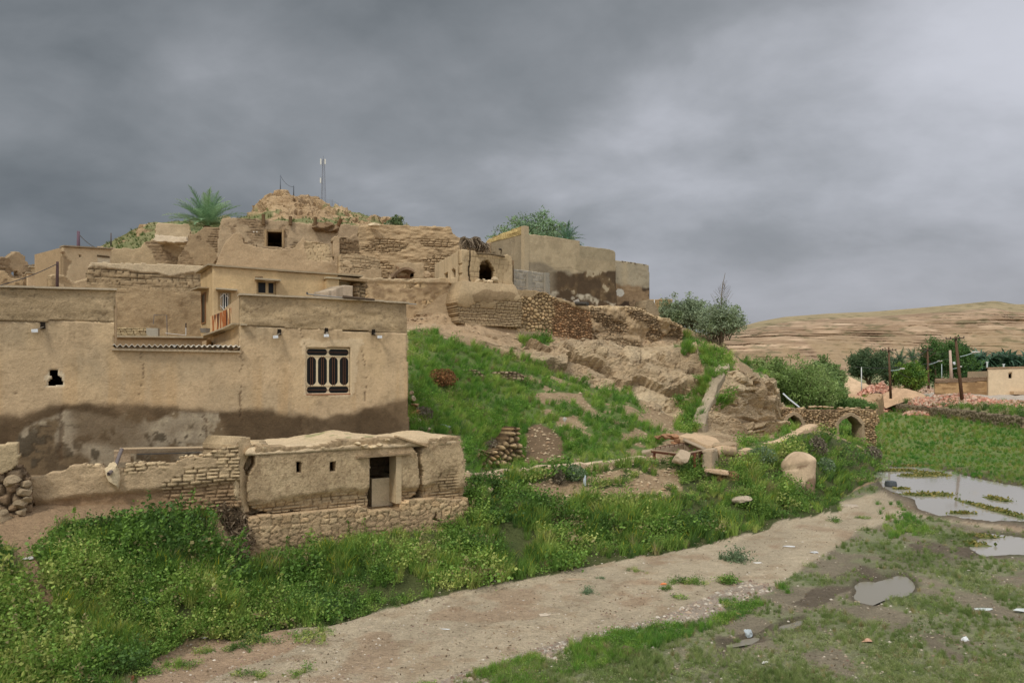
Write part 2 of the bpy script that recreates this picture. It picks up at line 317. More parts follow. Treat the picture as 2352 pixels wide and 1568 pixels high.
# colours
n1 = fbm(TX*.35, TY*.35, TZ*.35, 1, 5); n2 = fbm(TX*2.2, TY*2.2, TZ*2.2, 2, 4); n3 = fbm(TX*.12, TY*.12, 0, 4, 3)
sand = mix(L(188, 167, 136), L(206, 186, 154), n1); sand = mix(sand, L(170, 140, 106), sm(.55, .75, n2)*.5)
soil = mix(L(150, 122, 88), L(182, 154, 116), n2)
mudc = mix(L(126, 113, 92), L(158, 144, 118), n1)
grs = mix(L(88, 112, 48), L(120, 140, 70), n2)
COL = np.array(soil)
bed = (S <= 1.02) | ((TU > 2030) & (S < 3) & (TZ < .3))
pathm = inpoly(JU, JV, [(370, 1520), (470, 1465), (560, 1470), (790, 1425), (1000, 1372), (1330, 1298), (1780, 1195), (1930, 1150), (2050, 1120), (2130, 1165), (2352, 1205), (2500, 1225), (2500, 1240), (2352, 1228), (2080, 1185), (1960, 1230), (1890, 1275), (1780, 1345), (1640, 1400), (1480, 1450), (1200, 1520), (980, 1568), (780, 1660), (200, 1900), (100, 1750), (300, 1568)])
gravel = inpoly(JU, JV, [(980, 1568), (1200, 1495), (1480, 1425), (1620, 1370), (1720, 1330), (1790, 1348), (1640, 1408), (1480, 1455), (1240, 1525), (1040, 1600), (700, 1800), (500, 1800)])
redsoil = inpoly(JU, JV, [(200, 1700), (330, 1530), (440, 1475), (640, 1440), (700, 1480), (560, 1530), (420, 1600), (300, 1750)])
def soften(m, n=5, k=.55):
    b = m.astype(float)
    for _ in range(n):
        b[1:-1] = (b[:-2]+2*b[1:-1]+b[2:])/4; b[:, 1:-1] = (b[:, :-2]+2*b[:, 1:-1]+b[:, 2:])/4
    return sm(.22, .78, b+(fbm(TX*2.5, TY*2.5, 0, 44, 4)-.5)*k)
base = mix(mudc, sand, soften(pathm, 9))
base = mix(base, mix(L(160, 142, 124), L(190, 172, 152), n2), soften(gravel, 9))
base = mix(base, mix(L(176, 138, 104), L(196, 162, 128), n2), soften(redsoil, 9)*.8)
rut = fbm((TX*.80-TY*.6)*1.2, (TX*.6+TY*.8)*.16, 0, 45, 4); base = mix(base, base*.80, sm(.54, .62, rut)*.55); base = mix(base, L(166, 130, 98), sm(.6, .72, fbm(TX*.7, TY*.7, 0, 46, 4))*pathm*.5)
# algae and thin turf on the river bed
alg = fbm(TX*.8, TY*.55, 0, 12, 5)+.10*sm(12, 22, TX)+.03
turf = (~pathm & ~gravel & ~redsoil)
g1 = sm(.47, .56, alg+.10*sm(1500, 2352, TU)+.12*sm(1330, 1568, TV)-.04)*turf
base = mix(base, mix(L(128, 134, 90), L(154, 156, 112), n2), g1*.8)
base = mix(base, L(96, 112, 58), sm(.56, .68, alg+.07*sm(1400, 1568, TV))*turf*.7)
wetm = inpoly(JU, JV, [(1590, 1568), (1640, 1500), (1640, 1465), (1740, 1450), (1790, 1420), (1850, 1410), (1880, 1440), (1780, 1465), (1720, 1480), (1660, 1540), (1640, 1600)]) | inpoly(JU, JV, [(1820, 1390), (1900, 1330), (2100, 1250), (2250, 1225), (2260, 1280), (2120, 1310), (1960, 1345), (1880, 1400)])
base = mix(base, L(104, 90, 74), wetm*.8*(1-g1*.6))
COL = np.where(bed[..., None], base, COL)
redb = reg([(-200, 1150), (60, 1150), (560, 1130), (575, 1320), (480, 1300), (300, 1215), (110, 1240), (140, 1420), (60, 1440), (-100, 1300)]); COL = np.where(redb[..., None], mix(L(146, 116, 84), L(182, 150, 112), n2), COL)
brb = reg([(1200, 985), (1245, 970), (1280, 982), (1300, 1025), (1296, 1064), (1195, 1068)]); COL = np.where(brb[..., None], mix(L(112, 90, 64), L(140, 114, 84), n2), COL)
COL = np.where(bank[..., None], mix(L(70, 84, 38), L(96, 96, 52), n2), COL)
COL = np.where(slope[..., None], mix(L(84, 112, 44), L(120, 130, 66), n2), COL)
COL = np.where(tufts[..., None], mix(L(80, 108, 42), L(112, 124, 60), n2), COL)
COL = np.where(field[..., None], mix(L(92, 122, 46), L(136, 140, 74), fbm(TX*.12, TY*.3, 0, 61, 4)), COL)
COL = np.where(topfield[..., None], mix(L(110, 116, 60), L(160, 140, 106), n1), COL)
rc = mix(L(190, 160, 120), L(214, 186, 144), sm(.3, .7, n1))
rc = mix(rc, L(156, 132, 100), sm(.5, .66, n2)*.35); rc = mix(rc, L(168, 146, 114), sm(.48, .62, fbm(TX*.7, TZ*1.5, TY*.3, 47, 4))*.5)
COL = np.where((rock | scree)[..., None], rc, COL)
COL = np.where(scree[..., None], mix(rc, L(196, 160, 120), .5*np.ones(TU.shape)), COL)
COL = np.where(rock2[..., None], mix(L(172, 138, 98), L(200, 168, 122), n3), COL)
COL = np.where(hillgreen[..., None], mix(L(104, 116, 62), L(150, 138, 92), fbm(TX*.3, TY*.3, 0, 94, 4)), COL)
road = (S >= 8.3) & (S < 10.5) & (TU > 2100)
COL = np.where(road[..., None], mix(L(186, 170, 152), L(200, 184, 168), n1), COL)
COL = np.where(((S > 8.6) & (TU > 1700) & ~road)[..., None], mix(L(150, 134, 96), L(120, 126, 74), n1), COL)
COL = np.where((S >= 10.8) & (TU > 1100), 1, 0)[..., None]*mix(L(158, 146, 104), L(120, 128, 80), n1)+np.where((S >= 10.8) & (TU > 1100), 0, 1)[..., None]*COL
# relief
bank &= ~((fbm(TX*.9, TY*.9, 0, 28, 4) > .665) & (TU > 100)); bank &= ~chan; tufts &= ~chan; slope &= ~chan
amp = np.full(TU.shape, .05); amp = np.where(S > 1, .12, amp); amp = np.where(S > 6, .25, amp); amp = np.where((S > 9), .5, amp)
mnd = (fbm(TX*.75, TY*.75, 0, 25, 3)-.45)*.75*np.where(bank, 1, 0)
for _ in range(6): mnd[1:-1] = (mnd[:-2]+2*mnd[1:-1]+mnd[2:])/4; mnd[:, 1:-1] = (mnd[:, :-2]+2*mnd[:, 1:-1]+mnd[:, 2:])/4
dz = mnd+(fbm(TX*.6, TY*.6, TZ*.6, 21, 4)-.5)*2*amp*np.where(bed, .8, 1)
TZ = TZ+dz
# ponds sink a little into the bed
POND = {'main': [(2004, 1084), (2024, 1068), (2120, 1066), (2200, 1086), (2290, 1106), (2360, 1118), (2620, 1150), (2700, 1230), (2352, 1197), (2250, 1190), (2150, 1177), (2104, 1166), (2110, 1146), (2056, 1130), (2030, 1116)],
 'right': [(2222, 1252), (2256, 1222), (2352, 1234), (2460, 1240), (2480, 1268), (2352, 1268), (2262, 1276)],
 'middle': [(1962, 1366), (1980, 1340), (2020, 1330), (2080, 1318), (2098, 1344), (2080, 1366), (2030, 1370), (1985, 1390)],
 'small': [(1782, 1428), (1830, 1418), (1866, 1418), (1832, 1440), (1790, 1442)],
 'tiny': [(1640, 1474), (1700, 1462), (1760, 1458), (1730, 1474), (1680, 1482)]}
pj = (fbm(TX*1.5, TY*.8, 3, 66, 4)-.5)
inp = np.zeros(TU.shape, bool)
for k, p in POND.items(): inp |= inpoly(TU+pj*(24 if k in ('main', 'right') else 60), TV+pj*(12 if k in ('main', 'right') else 34), p)
flat = bed | (TZ < .5)
iw = inp.astype(float)
for _ in range(5): iw[1:-1] = (iw[:-2]+2*iw[1:-1]+iw[2:])/4; iw[:, 1:-1] = (iw[:, :-2]+2*iw[:, 1:-1]+iw[:, 2:])/4
iw = sm(.3, .7, iw+(fbm(TX*3, TY*2, 0, 68, 4)-.5)*.5)
TZ = np.where((iw > 0) & (TZ < .6), TZ*(1-iw)-.12*iw, np.where((S <= 2.5) & (TV > 1050) & (TU > 1500) & (TZ < .35), np.maximum(TZ, .0), TZ))
for _ in range(1):
    k = inp; Z2 = TZ.copy(); Z2[1:-1, 1:-1] = (TZ[1:-1, 1:-1]*2+TZ[:-2, 1:-1]+TZ[2:, 1:-1]+TZ[1:-1, :-2]+TZ[1:-1, 2:])/6; TZ = np.where(bed, Z2, TZ)
rim = inpoly(TU+pj*24, TV+pj*12, [(1985, 1080), (2024, 1056), (2200, 1072), (2600, 1130), (2700, 1250), (2352, 1212), (2150, 1190), (2080, 1172), (2030, 1130)]) & ~inp & (TZ < .5)
COL = mix(COL, L(112, 96, 78), rim*.6); wr = inp.astype(float)
for _ in range(9): wr[1:-1] = (wr[:-2]+2*wr[1:-1]+wr[2:])/4; wr[:, 1:-1] = (wr[:, :-2]+2*wr[:, 1:-1]+wr[:, 2:])/4
COL = mix(COL, L(94, 83, 66), sm(.01, .35, wr)*bed*.75)
P3 = np.stack([TX, TY, TZ], -1)
du = np.gradient(P3, axis=1); dr = np.gradient(P3, axis=0); N3 = np.cross(du, dr); N3 /= np.linalg.norm(N3, axis=-1, keepdims=True)+1e-9
# rock relief along the normal: bedded, blocky and cracked
wx = (fbm(TX*.5, TZ*.5+TY*.3, 0, 41, 3)-.5)*1.6; wy = (fbm(TX*.5, TZ*.5+TY*.3, 7, 42, 3)-.5)*1.2
RX = TX*.36+TZ*.22; RZ = TZ*.62+TY*.16-TX*.12
cid, hh1, e1 = facets(RX*.55+wx, RZ*.7+wy, 4); cidb, hh2, e2 = facets(RX*1.7+wx*1.5, RZ*2.1+wy*1.5, 6); cidd, hh3, e3 = facets(RX*4.5+wx*3, RZ*6+wy*3, 8)
f1, f2 = 0*e1, e1
crag = (cid-.5)*.9+hh1*.9+hh2*.34+(cidb-.5)*.14+hh3*.07-.30*(1-sm(0, .06, e1))-.10*(1-sm(0, .08, e2))+(fbm(TX*2.1, TZ*4+TY*.8, 0, 14, 5)-.5)*.12
dcl = np.where(rock, crag*.85, np.where(scree, crag*.22+hh3*.10, 0))
f1c, f2c, cidc = worley(TX*.3+n1*2.5, TZ*.55+TY*.05+n2, 14)
dcl = np.where(rock2, ((cidc-.5)*1.1-.8*(1-sm(0, .2, f2c-f1c))+(fbm(TX*.35, TZ*1.2, 0, 15, 5)-.5)*2.2)*sm(10.0, 10.5, S), dcl)
w = sm(3.9, 4.3, S)*1.0
P3 = P3+N3*(dcl*w)[..., None]
crk = np.where(rock | rock2, np.maximum(1-sm(0, .10, f2-f1), .0), 0)
COL = mix(COL, L(112, 86, 60), np.where(rock, (1-sm(0, .05, e1))*.5+(1-sm(0, .06, e2))*.2, 0))
COL = mix(COL, L(214, 190, 150), np.where(rock, sm(.55, .9, cidb)*.30, 0))
COL = mix(COL, L(120, 88, 56), np.where(rock2, (1-sm(0, .14, f2c-f1c))*.5, 0))
nr, nc = TU.shape
idx = np.arange(nr*nc).reshape(nr, nc)
Fq = np.stack([idx[:-1, :-1], idx[:-1, 1:], idx[1:, 1:], idx[1:, :-1]], -1).reshape(-1, 4)
rkm = (rock | rock2)[:-1, :-1].reshape(-1)
terr = mesh('ground', P3.reshape(-1, 3), Fq, [M['ground'], M['rock']], col=COL.reshape(-1, 3), smooth=True, mi=rkm.astype(int))
terr.data.polygons.foreach_set('use_smooth', ~rkm)
tag(terr, kind='structure')
bvh = BVHTree.FromPolygons([Vector(p) for p in P3[::1, ::1].reshape(-1, 3)], Fq.tolist())
CAM = Vector((0, 0, CZ))
def hit(u, v):
    d = Vector(((u-CX)/F, 1, -(v-HY)/F)); r = bvh.ray_cast(CAM, d.normalized())
    return np.array(r[0]) if r[0] is not None else at(u, v, 60)
def gz(x, y):
    r = bvh.ray_cast(Vector((x, y, 90)), Vector((0, 0, -1))); return r[0].z if r[0] is not None else 0.
# wider land beyond the sheet
gp = mesh('ground', [(-4000, -3000, -1.2), (4000, -3000, -1.2), (4000, 6000, -1.2), (-4000, 6000, -1.2)], [(0, 1, 2, 3)], M['ground'], col=L(150, 132, 104)); tag(gp, kind='structure')
# water
def water_mat():
    m, t, b = nt('water', .04, .5)
    b.inputs['Base Color'].default_value = (*L(178, 170, 156)*.8, 1); b.inputs['IOR'].default_value = 1.33
    tc = nd(t, 'ShaderNodeTexCoord'); n = nd(t, 'ShaderNodeTexNoise', _Scale=3., _Detail=3.); t.links.new(tc.outputs['Object'], n.inputs['Vector'])
    bp = nd(t, 'ShaderNodeBump', _Strength=.25, _Distance=.006); t.links.new(n.outputs[0], bp.inputs['Height']); t.links.new(bp.outputs[0], b.inputs['Normal'])
    return m
M['water'] = water_mat(); M['shallow'] = water_mat(); M['shallow'].name = 'shallow_water'; M['shallow'].node_tree.nodes['Principled BSDF'].inputs['Base Color'].default_value = (*L(132, 124, 106), 1); M['shallow'].node_tree.nodes['Principled BSDF'].inputs['Roughness'].default_value = .16
for k, p in POND.items():
    cu, cv = np.mean([q[0] for q in p]), np.mean([q[1] for q in p])
    V = []
    for (u, v) in p:
        u2, v2 = cu+(u-cu)*1.5, cv+(v-cv)*1.5; V.append(atz(u2, yz(v2, -.045), -.045))
    o = mesh('water', V, [tuple(range(len(V)))], M['water' if k in ('main', 'right') else 'shallow']); tag(o, kind='structure')
# far table hill with bedded cliffs, 500 m off
def far_hill():
    U = np.arange(1200, 3400, 7.); T = np.linspace(0, 1, 230)
    top = np.interp(U, (1200, 1500, 1690, 1708, 1745, 1800, 1900, 2000, 2100, 2200, 2282, 2300, 2330, 2352, 2600, 3400), (860, 800, 753, 748, 738, 728, 720, 716, 708, 699, 691, 693, 699, 699, 694, 700))
    Yb, Yt = 440., 620.
    UU, TT = np.meshgrid(U, T)
    zt = CZ+(HY-top)/F*Yt; ZZ = 6+(zt[None]-6)*TT
    # profile: talus, cliff bands, sloping cap
    YY = Yb+(Yt-Yb)*np.interp(TT, (0, .25, .8, .88, 1), (0, .30, .62, .72, 1))
    vv = HY-(ZZ-CZ)/YY*F
    ZZ = CZ-((np.interp(TT, (0, 1), (1, 0))*(868-top[None])+top[None])-HY)/F*YY
    X = (UU-CX)/F*YY
    band = fbm(X*.004, ZZ*.32, 0, 51, 4); gul = fbm(X*.05, YY*.01, 0, 52, 4)
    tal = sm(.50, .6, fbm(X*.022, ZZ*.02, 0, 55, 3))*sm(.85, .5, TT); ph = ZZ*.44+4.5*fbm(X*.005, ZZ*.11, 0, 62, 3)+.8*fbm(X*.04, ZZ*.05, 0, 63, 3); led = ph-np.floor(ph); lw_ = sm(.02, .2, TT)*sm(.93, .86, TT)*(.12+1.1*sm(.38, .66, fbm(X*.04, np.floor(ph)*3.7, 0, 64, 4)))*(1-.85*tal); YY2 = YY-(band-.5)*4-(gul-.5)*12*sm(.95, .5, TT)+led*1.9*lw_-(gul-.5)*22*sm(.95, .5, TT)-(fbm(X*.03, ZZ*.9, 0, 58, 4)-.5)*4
    stripe = fbm(X*.03, ZZ*.30+gul*.9, 0, 53, 4)*.6+fbm(X*.14, ZZ*.5, 0, 60, 3)*.4; fine = fbm(X*.06, ZZ*.55, 0, 54, 3)
    col = mix(L(160, 130, 100), L(198, 166, 132), sm(.42, .58, stripe)); col = mix(col, L(116, 90, 66), sm(.55, .64, fbm(X*.03, ZZ*.42, 0, 59, 3))*.5); col = mix(col, L(150, 122, 94), .7*sm(.86, .6, TT)*sm(.5, .75, TT)*0+.5*sm(.5, .8, TT))
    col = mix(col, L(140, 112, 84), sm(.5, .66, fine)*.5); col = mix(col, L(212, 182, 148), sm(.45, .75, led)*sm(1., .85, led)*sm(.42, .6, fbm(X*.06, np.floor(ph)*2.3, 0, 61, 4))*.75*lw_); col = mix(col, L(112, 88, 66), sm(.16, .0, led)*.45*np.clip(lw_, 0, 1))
    tal = sm(.52, .6, fbm(X*.022, ZZ*.02, 0, 55, 3))*sm(.75, .5, TT)
    col = mix(col, L(158, 132, 98), tal*.9)
    topb = sm(.895, .915, TT+(fbm(X*.02, 0, 0, 56, 3)-.5)*.05)
    col = mix(col, mix(L(146, 128, 92), L(166, 146, 108), fine), topb)
    dots = sm(.66, .72, fbm(X*.2, ZZ*.5, 0, 57, 2)); col = mix(col, L(100, 96, 62), dots*.6)
    r, c = UU.shape; i = np.arange(r*c).reshape(r, c)
    Fq = np.stack([i[:-1, :-1], i[:-1, 1:], i[1:, 1:], i[1:, :-1]], -1).reshape(-1, 4)
    V = np.stack([X, YY2, ZZ], -1).reshape(-1, 3)
    m = colmat('far_rock', noise=((.05, .1), (.3, .14)), bump=((.3, .8),), stretch=(.6, .6, 1.4))
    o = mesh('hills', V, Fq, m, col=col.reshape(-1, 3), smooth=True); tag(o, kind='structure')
far_hill()
# ---------------------------------------------------------------- walls with real relief
class Plane:
    def __init__(s, a, b):
        (u0, Y0), (u1, Y1) = a, b
        s.p = np.array([(u0-CX)/F*Y0, Y0]); q = np.array([(u1-CX)/F*Y1, Y1]); s.len = np.linalg.norm(q-s.p); s.d = (q-s.p)/s.len
        s.n = np.array([s.d[1], -s.d[0]])
        if s.n@s.p > 0: s.n = -s.n
    def sz(s, u, v):
        k = (np.asarray(u, float)-CX)/F; t = (k*s.p[1]-s.p[0])/(s.d[0]-k*s.d[1]); Y = s.p[1]+t*s.d[1]
        return t, CZ-(np.asarray(v, float)-HY)/F*Y
    def w(s, t, z, off=0.):
        """world point: t along, z up, off towards the viewer"""
        t, z, off = np.broadcast_arrays(t, z, off)
        return np.stack([s.p[0]+s.d[0]*t+s.n[0]*off, s.p[1]+s.d[1]*t+s.n[1]*off, z], -1).astype(float)
    def px(s, u, v, off=0.): t, z = s.sz(u, v); return s.w(t, z, off)
def grid_axis(lo, hi, res, brk):
    b = sorted(set([lo, hi]+[x for x in brk if lo < x < hi])); out = [b[0]]
    for x in b[1:]:
        if x-out[-1] < res*.2 and x != b[-1]: continue
        n = max(1, int(round((x-out[-1])/res))); out += list(out[-1]+(x-out[-1])*np.arange(1, n+1)/n)
    return np.array(out)
def wall(name, P, outline, fn, parent=None, holes=(), thick=.4, res=.06, rag=0., mat=None, pxs=True, off=0., seed=0, smooth=False, loc=None, ragf=2.5):
    if pxs: o = [P.sz(*q) for q in outline]; hs = [[P.sz(*q) for q in h] for h in holes]
    else: o = list(outline); hs = [list(h) for h in holes]
    o = [(float(a), float(b)) for a, b in o]; hs = [[(float(a), float(b)) for a, b in h] for h in hs]
    A = np.array(o+[p for h in hs for p in h])
    lo, hi = np.array(o).min(0), np.array(o).max(0)
    pad = rag
    sa = grid_axis(lo[0]-pad, hi[0]+pad, res, [] if rag else list(A[:, 0])); za = grid_axis(lo[1]-pad, hi[1]+pad, res, [] if rag else list(A[:, 1]))
    SS, ZZ = np.meshgrid(sa, za)
    cs, cz = np.meshgrid((sa[1:]+sa[:-1])/2, (za[1:]+za[:-1])/2)
    js = (fbm(cs*ragf, cz*ragf, seed, seed+1, 4)-.5)*2*rag*1.6 if rag else 0; jz = (fbm(cs*ragf, cz*ragf, seed+9, seed+2, 4)-.5)*2*rag*1.6 if rag else 0
    I = inpoly(cs+js, cz+jz, o)
    for h in hs: I &= ~inpoly(cs+js*.5, cz+jz*.5, h)
    disp, col = fn(SS, ZZ)
    nz, ns = SS.shape; idx = np.arange(nz*ns).reshape(nz, ns); B = nz*ns
    a, b, c, d = idx[:-1, :-1][I], idx[:-1, 1:][I], idx[1:, 1:][I], idx[1:, :-1][I]
    right = (np.cross(np.r_[P.d, 0], [0, 0, 1])[:2]@P.n) > 0
    fr = np.stack([a, b, c, d], -1); bk = np.stack([a, d, c, b], -1)+B
    Ip = np.pad(I, 1)
    Q = []
    # vertical neighbours (edge between cell row j-1 and j)
    up = Ip[1:-1, 1:-1] & ~Ip[2:, 1:-1]; dn = Ip[1:-1, 1:-1] & ~Ip[:-2, 1:-1]; rt = Ip[1:-1, 1:-1] & ~Ip[1:-1, 2:]; lf = Ip[1:-1, 1:-1] & ~Ip[1:-1, :-2]
    for m, e in ((up, (idx[1:, 1:], idx[1:, :-1])), (dn, (idx[:-1, :-1], idx[:-1, 1:])), (rt, (idx[:-1, 1:], idx[1:, 1:])), (lf, (idx[1:, :-1], idx[:-1, :-1]))):
        p, q = e[0][m], e[1][m]; Q.append(np.stack([p, p+B, q+B, q], -1))
    Fa = np.concatenate([fr, bk]+Q)
    if not right: Fa = Fa[:, ::-1]
    Vf = P.w(SS, ZZ, disp+off).reshape(-1, 3); Vb = P.w(SS, ZZ, off-thick+0*disp).reshape(-1, 3)
    V = np.r_[Vf, Vb]; cc = np.r_[col.reshape(-1, 3), col.reshape(-1, 3)*.92]
    us, inv = np.unique(Fa, return_inverse=True)
    return mesh(name, V[us], inv.reshape(Fa.shape), mat or M['mud'], parent, col=cc[us], smooth=smooth, loc=loc)
# --- surface recipes: return (relief in metres, colour)
def courses(s, z, w, h, seed, joint=.18, wob=.03):
    s = s+(fbm(s*1.5, z*1.5, seed, seed, 3)-.5)*wob*4; z = z+(fbm(s*.8, z*2, seed+3, seed+1, 3)-.5)*wob*3
    r = np.floor(z/h); fz = z/h-r; off = _h(r, r*0, r*0, seed)*.9
    x = s/w+off; c = np.floor(x); fx = x-c
    j = np.minimum(sm(0, joint, fz)*sm(1, 1-joint, fz), sm(0, joint*h/w*1.3, fx)*sm(1, 1-joint*h/w*1.3, fx))
    return j, _h(c, r, r*0, seed+4)
def f_plaster(c, seed=0, var=.10, rough=.01, streak=0.0):
    c = np.array(c)
    def fn(s, z):
        n = fbm(s*.5, z*.5, 0, seed, 4); n2 = fbm(s*2.2, z*2.2, 0, seed+3, 4)
        col = c*(1+var*3*(n-.5)[..., None]+var*1.6*(n2-.5)[..., None])
        if streak: col = col*(1-streak*sm(.5, .75, fbm(s*3, z*.25, 0, seed+6, 3)))[..., None]
        return (fbm(s*1.5, z*1.5, 0, seed+5, 4)-.5)*rough*2, col
    return fn
def f_mud(c1, c2, seed=0, thr=.5, w=.24, h=.085, depth=.04, rough=.05, fall=None, joint=.2, bc=None):
    """mud plaster fallen off in patches over mud brick"""
    c1 = np.array(c1); c2 = np.array(c2)
    def fn(s, z):
        n = fbm(s*.6, z*.7, 0, seed, 5); k = sm(thr-.02, thr+.02, n if fall is None else n+fall(s, z))
        j, r = courses(s, z, w, h, seed)
        n2 = fbm(s*3, z*3, 0, seed+3, 4); n3 = fbm(s*.25, z*.25, 0, seed+6, 3)
        er = sm(.3, .6, fbm(s*1.2, z*1.2, 0, seed+8, 4))
        brick = depth*(j*(.6+.6*er)-1)+(r-.5)*.02
        pl = (n2-.5)*rough
        col1 = c1*(1+.35*(n2-.5)+.4*(n3-.5))[..., None]
        col2 = c2*(1+.3*(r-.5)+.4*(n3-.5))[..., None]*(1-.42*(1-j)*(.4+.6*er))[..., None]
        edge = np.clip(1-np.abs(n-thr if fall is None else n+fall(s, z)-thr)/.012, 0, 1)*.25
        return pl*k+brick*(1-k)-.012*(1-k)+(n3-.5)*.05, mix(col2, col1, k)*(1-edge)[..., None]
    return fn
def f_stone(c, seed=0, sx=.35, sz_=.22, depth=.07, mortar=None, cvar=.35, mort=.1, warm=.3):
    c = np.array(c); mc = c*.55 if mortar is None else np.array(mortar)
    def fn(s, z):
        f1, f2, r = worley(s/sx+(fbm(s*2, z*2, 0, seed, 2)-.5)*.5, z/sz_+(fbm(s, z, 3, seed, 2)-.5)*.6, seed)
        j = sm(.02, .02+mort*2.2, f2-f1); n = fbm(s*5, z*5, 0, seed+2, 4); n3 = fbm(s*.4, z*.4, 0, seed+4, 3)
        col = c*(1+cvar*(r-.5)*1.4+.4*(n-.5)+.3*(n3-.5))[..., None]
        col = mix(col, col*np.array([1.08, .86, .66]), sm(.6, .9, _h(np.floor(r*997), r*0, r*0, 3))*warm)
        return depth*(j*(.7+.5*r)-1)+(n-.5)*.03, mix(mc*(1+.5*(n-.5))[..., None], col, j)
    return fn
def blend(fa, fb, mask):
    def fn(s, z):
        da, ca = fa(s, z); db, cb = fb(s, z); m = np.clip(mask(s, z), 0, 1); return da*(1-m)+db*m, mix(ca, cb, m)
    return fn
def zcurve(P, pts, soft=.1, jit=.15, seed=0, jf=2., inv=False):
    """mask = 1 below a curve given in picture points, laid out once in wall metres"""
    q = np.array([P.sz(*p) for p in pts]); o = np.argsort(q[:, 0]); q = q[o]
    def m(s, z):
        zc = np.interp(s, q[:, 0], q[:, 1])+(fbm(s*jf, z*jf, 0, seed, 4)-.5)*2*jit
        return sm(soft, -soft, z-zc) if not inv else sm(-soft, soft, z-zc)
    return m
def slabq(mb, P, a, b, dep, hz, out=.1, col=None):
    """straight sill / cornice: from picture point a to b on plane P, depth dep behind the face, height hz, projecting out"""
    (t0, z0), (t1, z1) = P.sz(*a), P.sz(*b)
    c = [P.w(t0, z0, out), P.w(t1, z1, out), P.w(t1, z1, -dep), P.w(t0, z0, -dep)]
    lo = [p-np.array([0, 0, hz]) for p in c]; mb.hexa(lo, c, col)
def prism(mb, pts, z0, z1, col=None):
    """vertical prism over xy polygon, tops may be list"""
    n = len(pts); z1 = z1 if hasattr(z1, '__len__') else [z1]*n
    V = [(p[0], p[1], z0) for p in pts]+[(p[0], p[1], h) for p, h in zip(pts, z1)]
    Fc = [tuple(range(n))[::-1], tuple(range(n, 2*n))]+[(i, (i+1) % n, n+(i+1) % n, n+i) for i in range(n)]
    mb.add(V, Fc, col)
def xy(u, Y): return ((u-CX)/F*Y, Y)
# ================================================================ plastered house in front
PF = Plane((553, 23.5), (935, 26.05))
house = empty('plastered_house', (*xy(553, 23.5), 2.8), 'large tan plastered mud house with brown damp stain along its foot, nearest the camera', 'house')
tan, damp, grey = L(202, 172, 130), L(100, 80, 55), L(164, 147, 120)
up = [(-400, 985), (-150, 968), (0, 957), (48, 953), (90, 938), (115, 928), (150, 929), (215, 926), (268, 924), (322, 925), (376, 934), (420, 934), (470, 944), (513, 948), (572, 941), (620, 941), (674, 952), (736, 957), (808, 949), (835, 938), (862, 929), (937, 913)]
mlow = [(-400, 1100), (0, 1045), (30, 1020), (60, 985), (115, 962), (150, 938), (215, 944), (268, 958), (322, 948), (340, 962), (400, 950), (440, 945), (500, 950), (520, 1000), (560, 1120), (937, 1130)]
m_d = zcurve(PF, up, .11, .14, 3, 2.6); m_g = zcurve(PF, mlow, .06, .22, 5, 1.6)
ring = [PF.sz(u, v) for u, v in ((98, 868), (104, 862), (112, 856), (112, 846), (140, 850), (148, 858), (150, 874), (146, 889), (104, 890), (106, 876))]
wring = [PF.sz(u, v) for u, v in ((690, 790), (692, 783), (712, 777), (740, 784), (790, 780), (830, 778), (836, 788), (824, 800), (818, 870), (812, 905), (790, 915), (740, 906), (700, 914), (695, 870), (700, 830), (694, 805))]
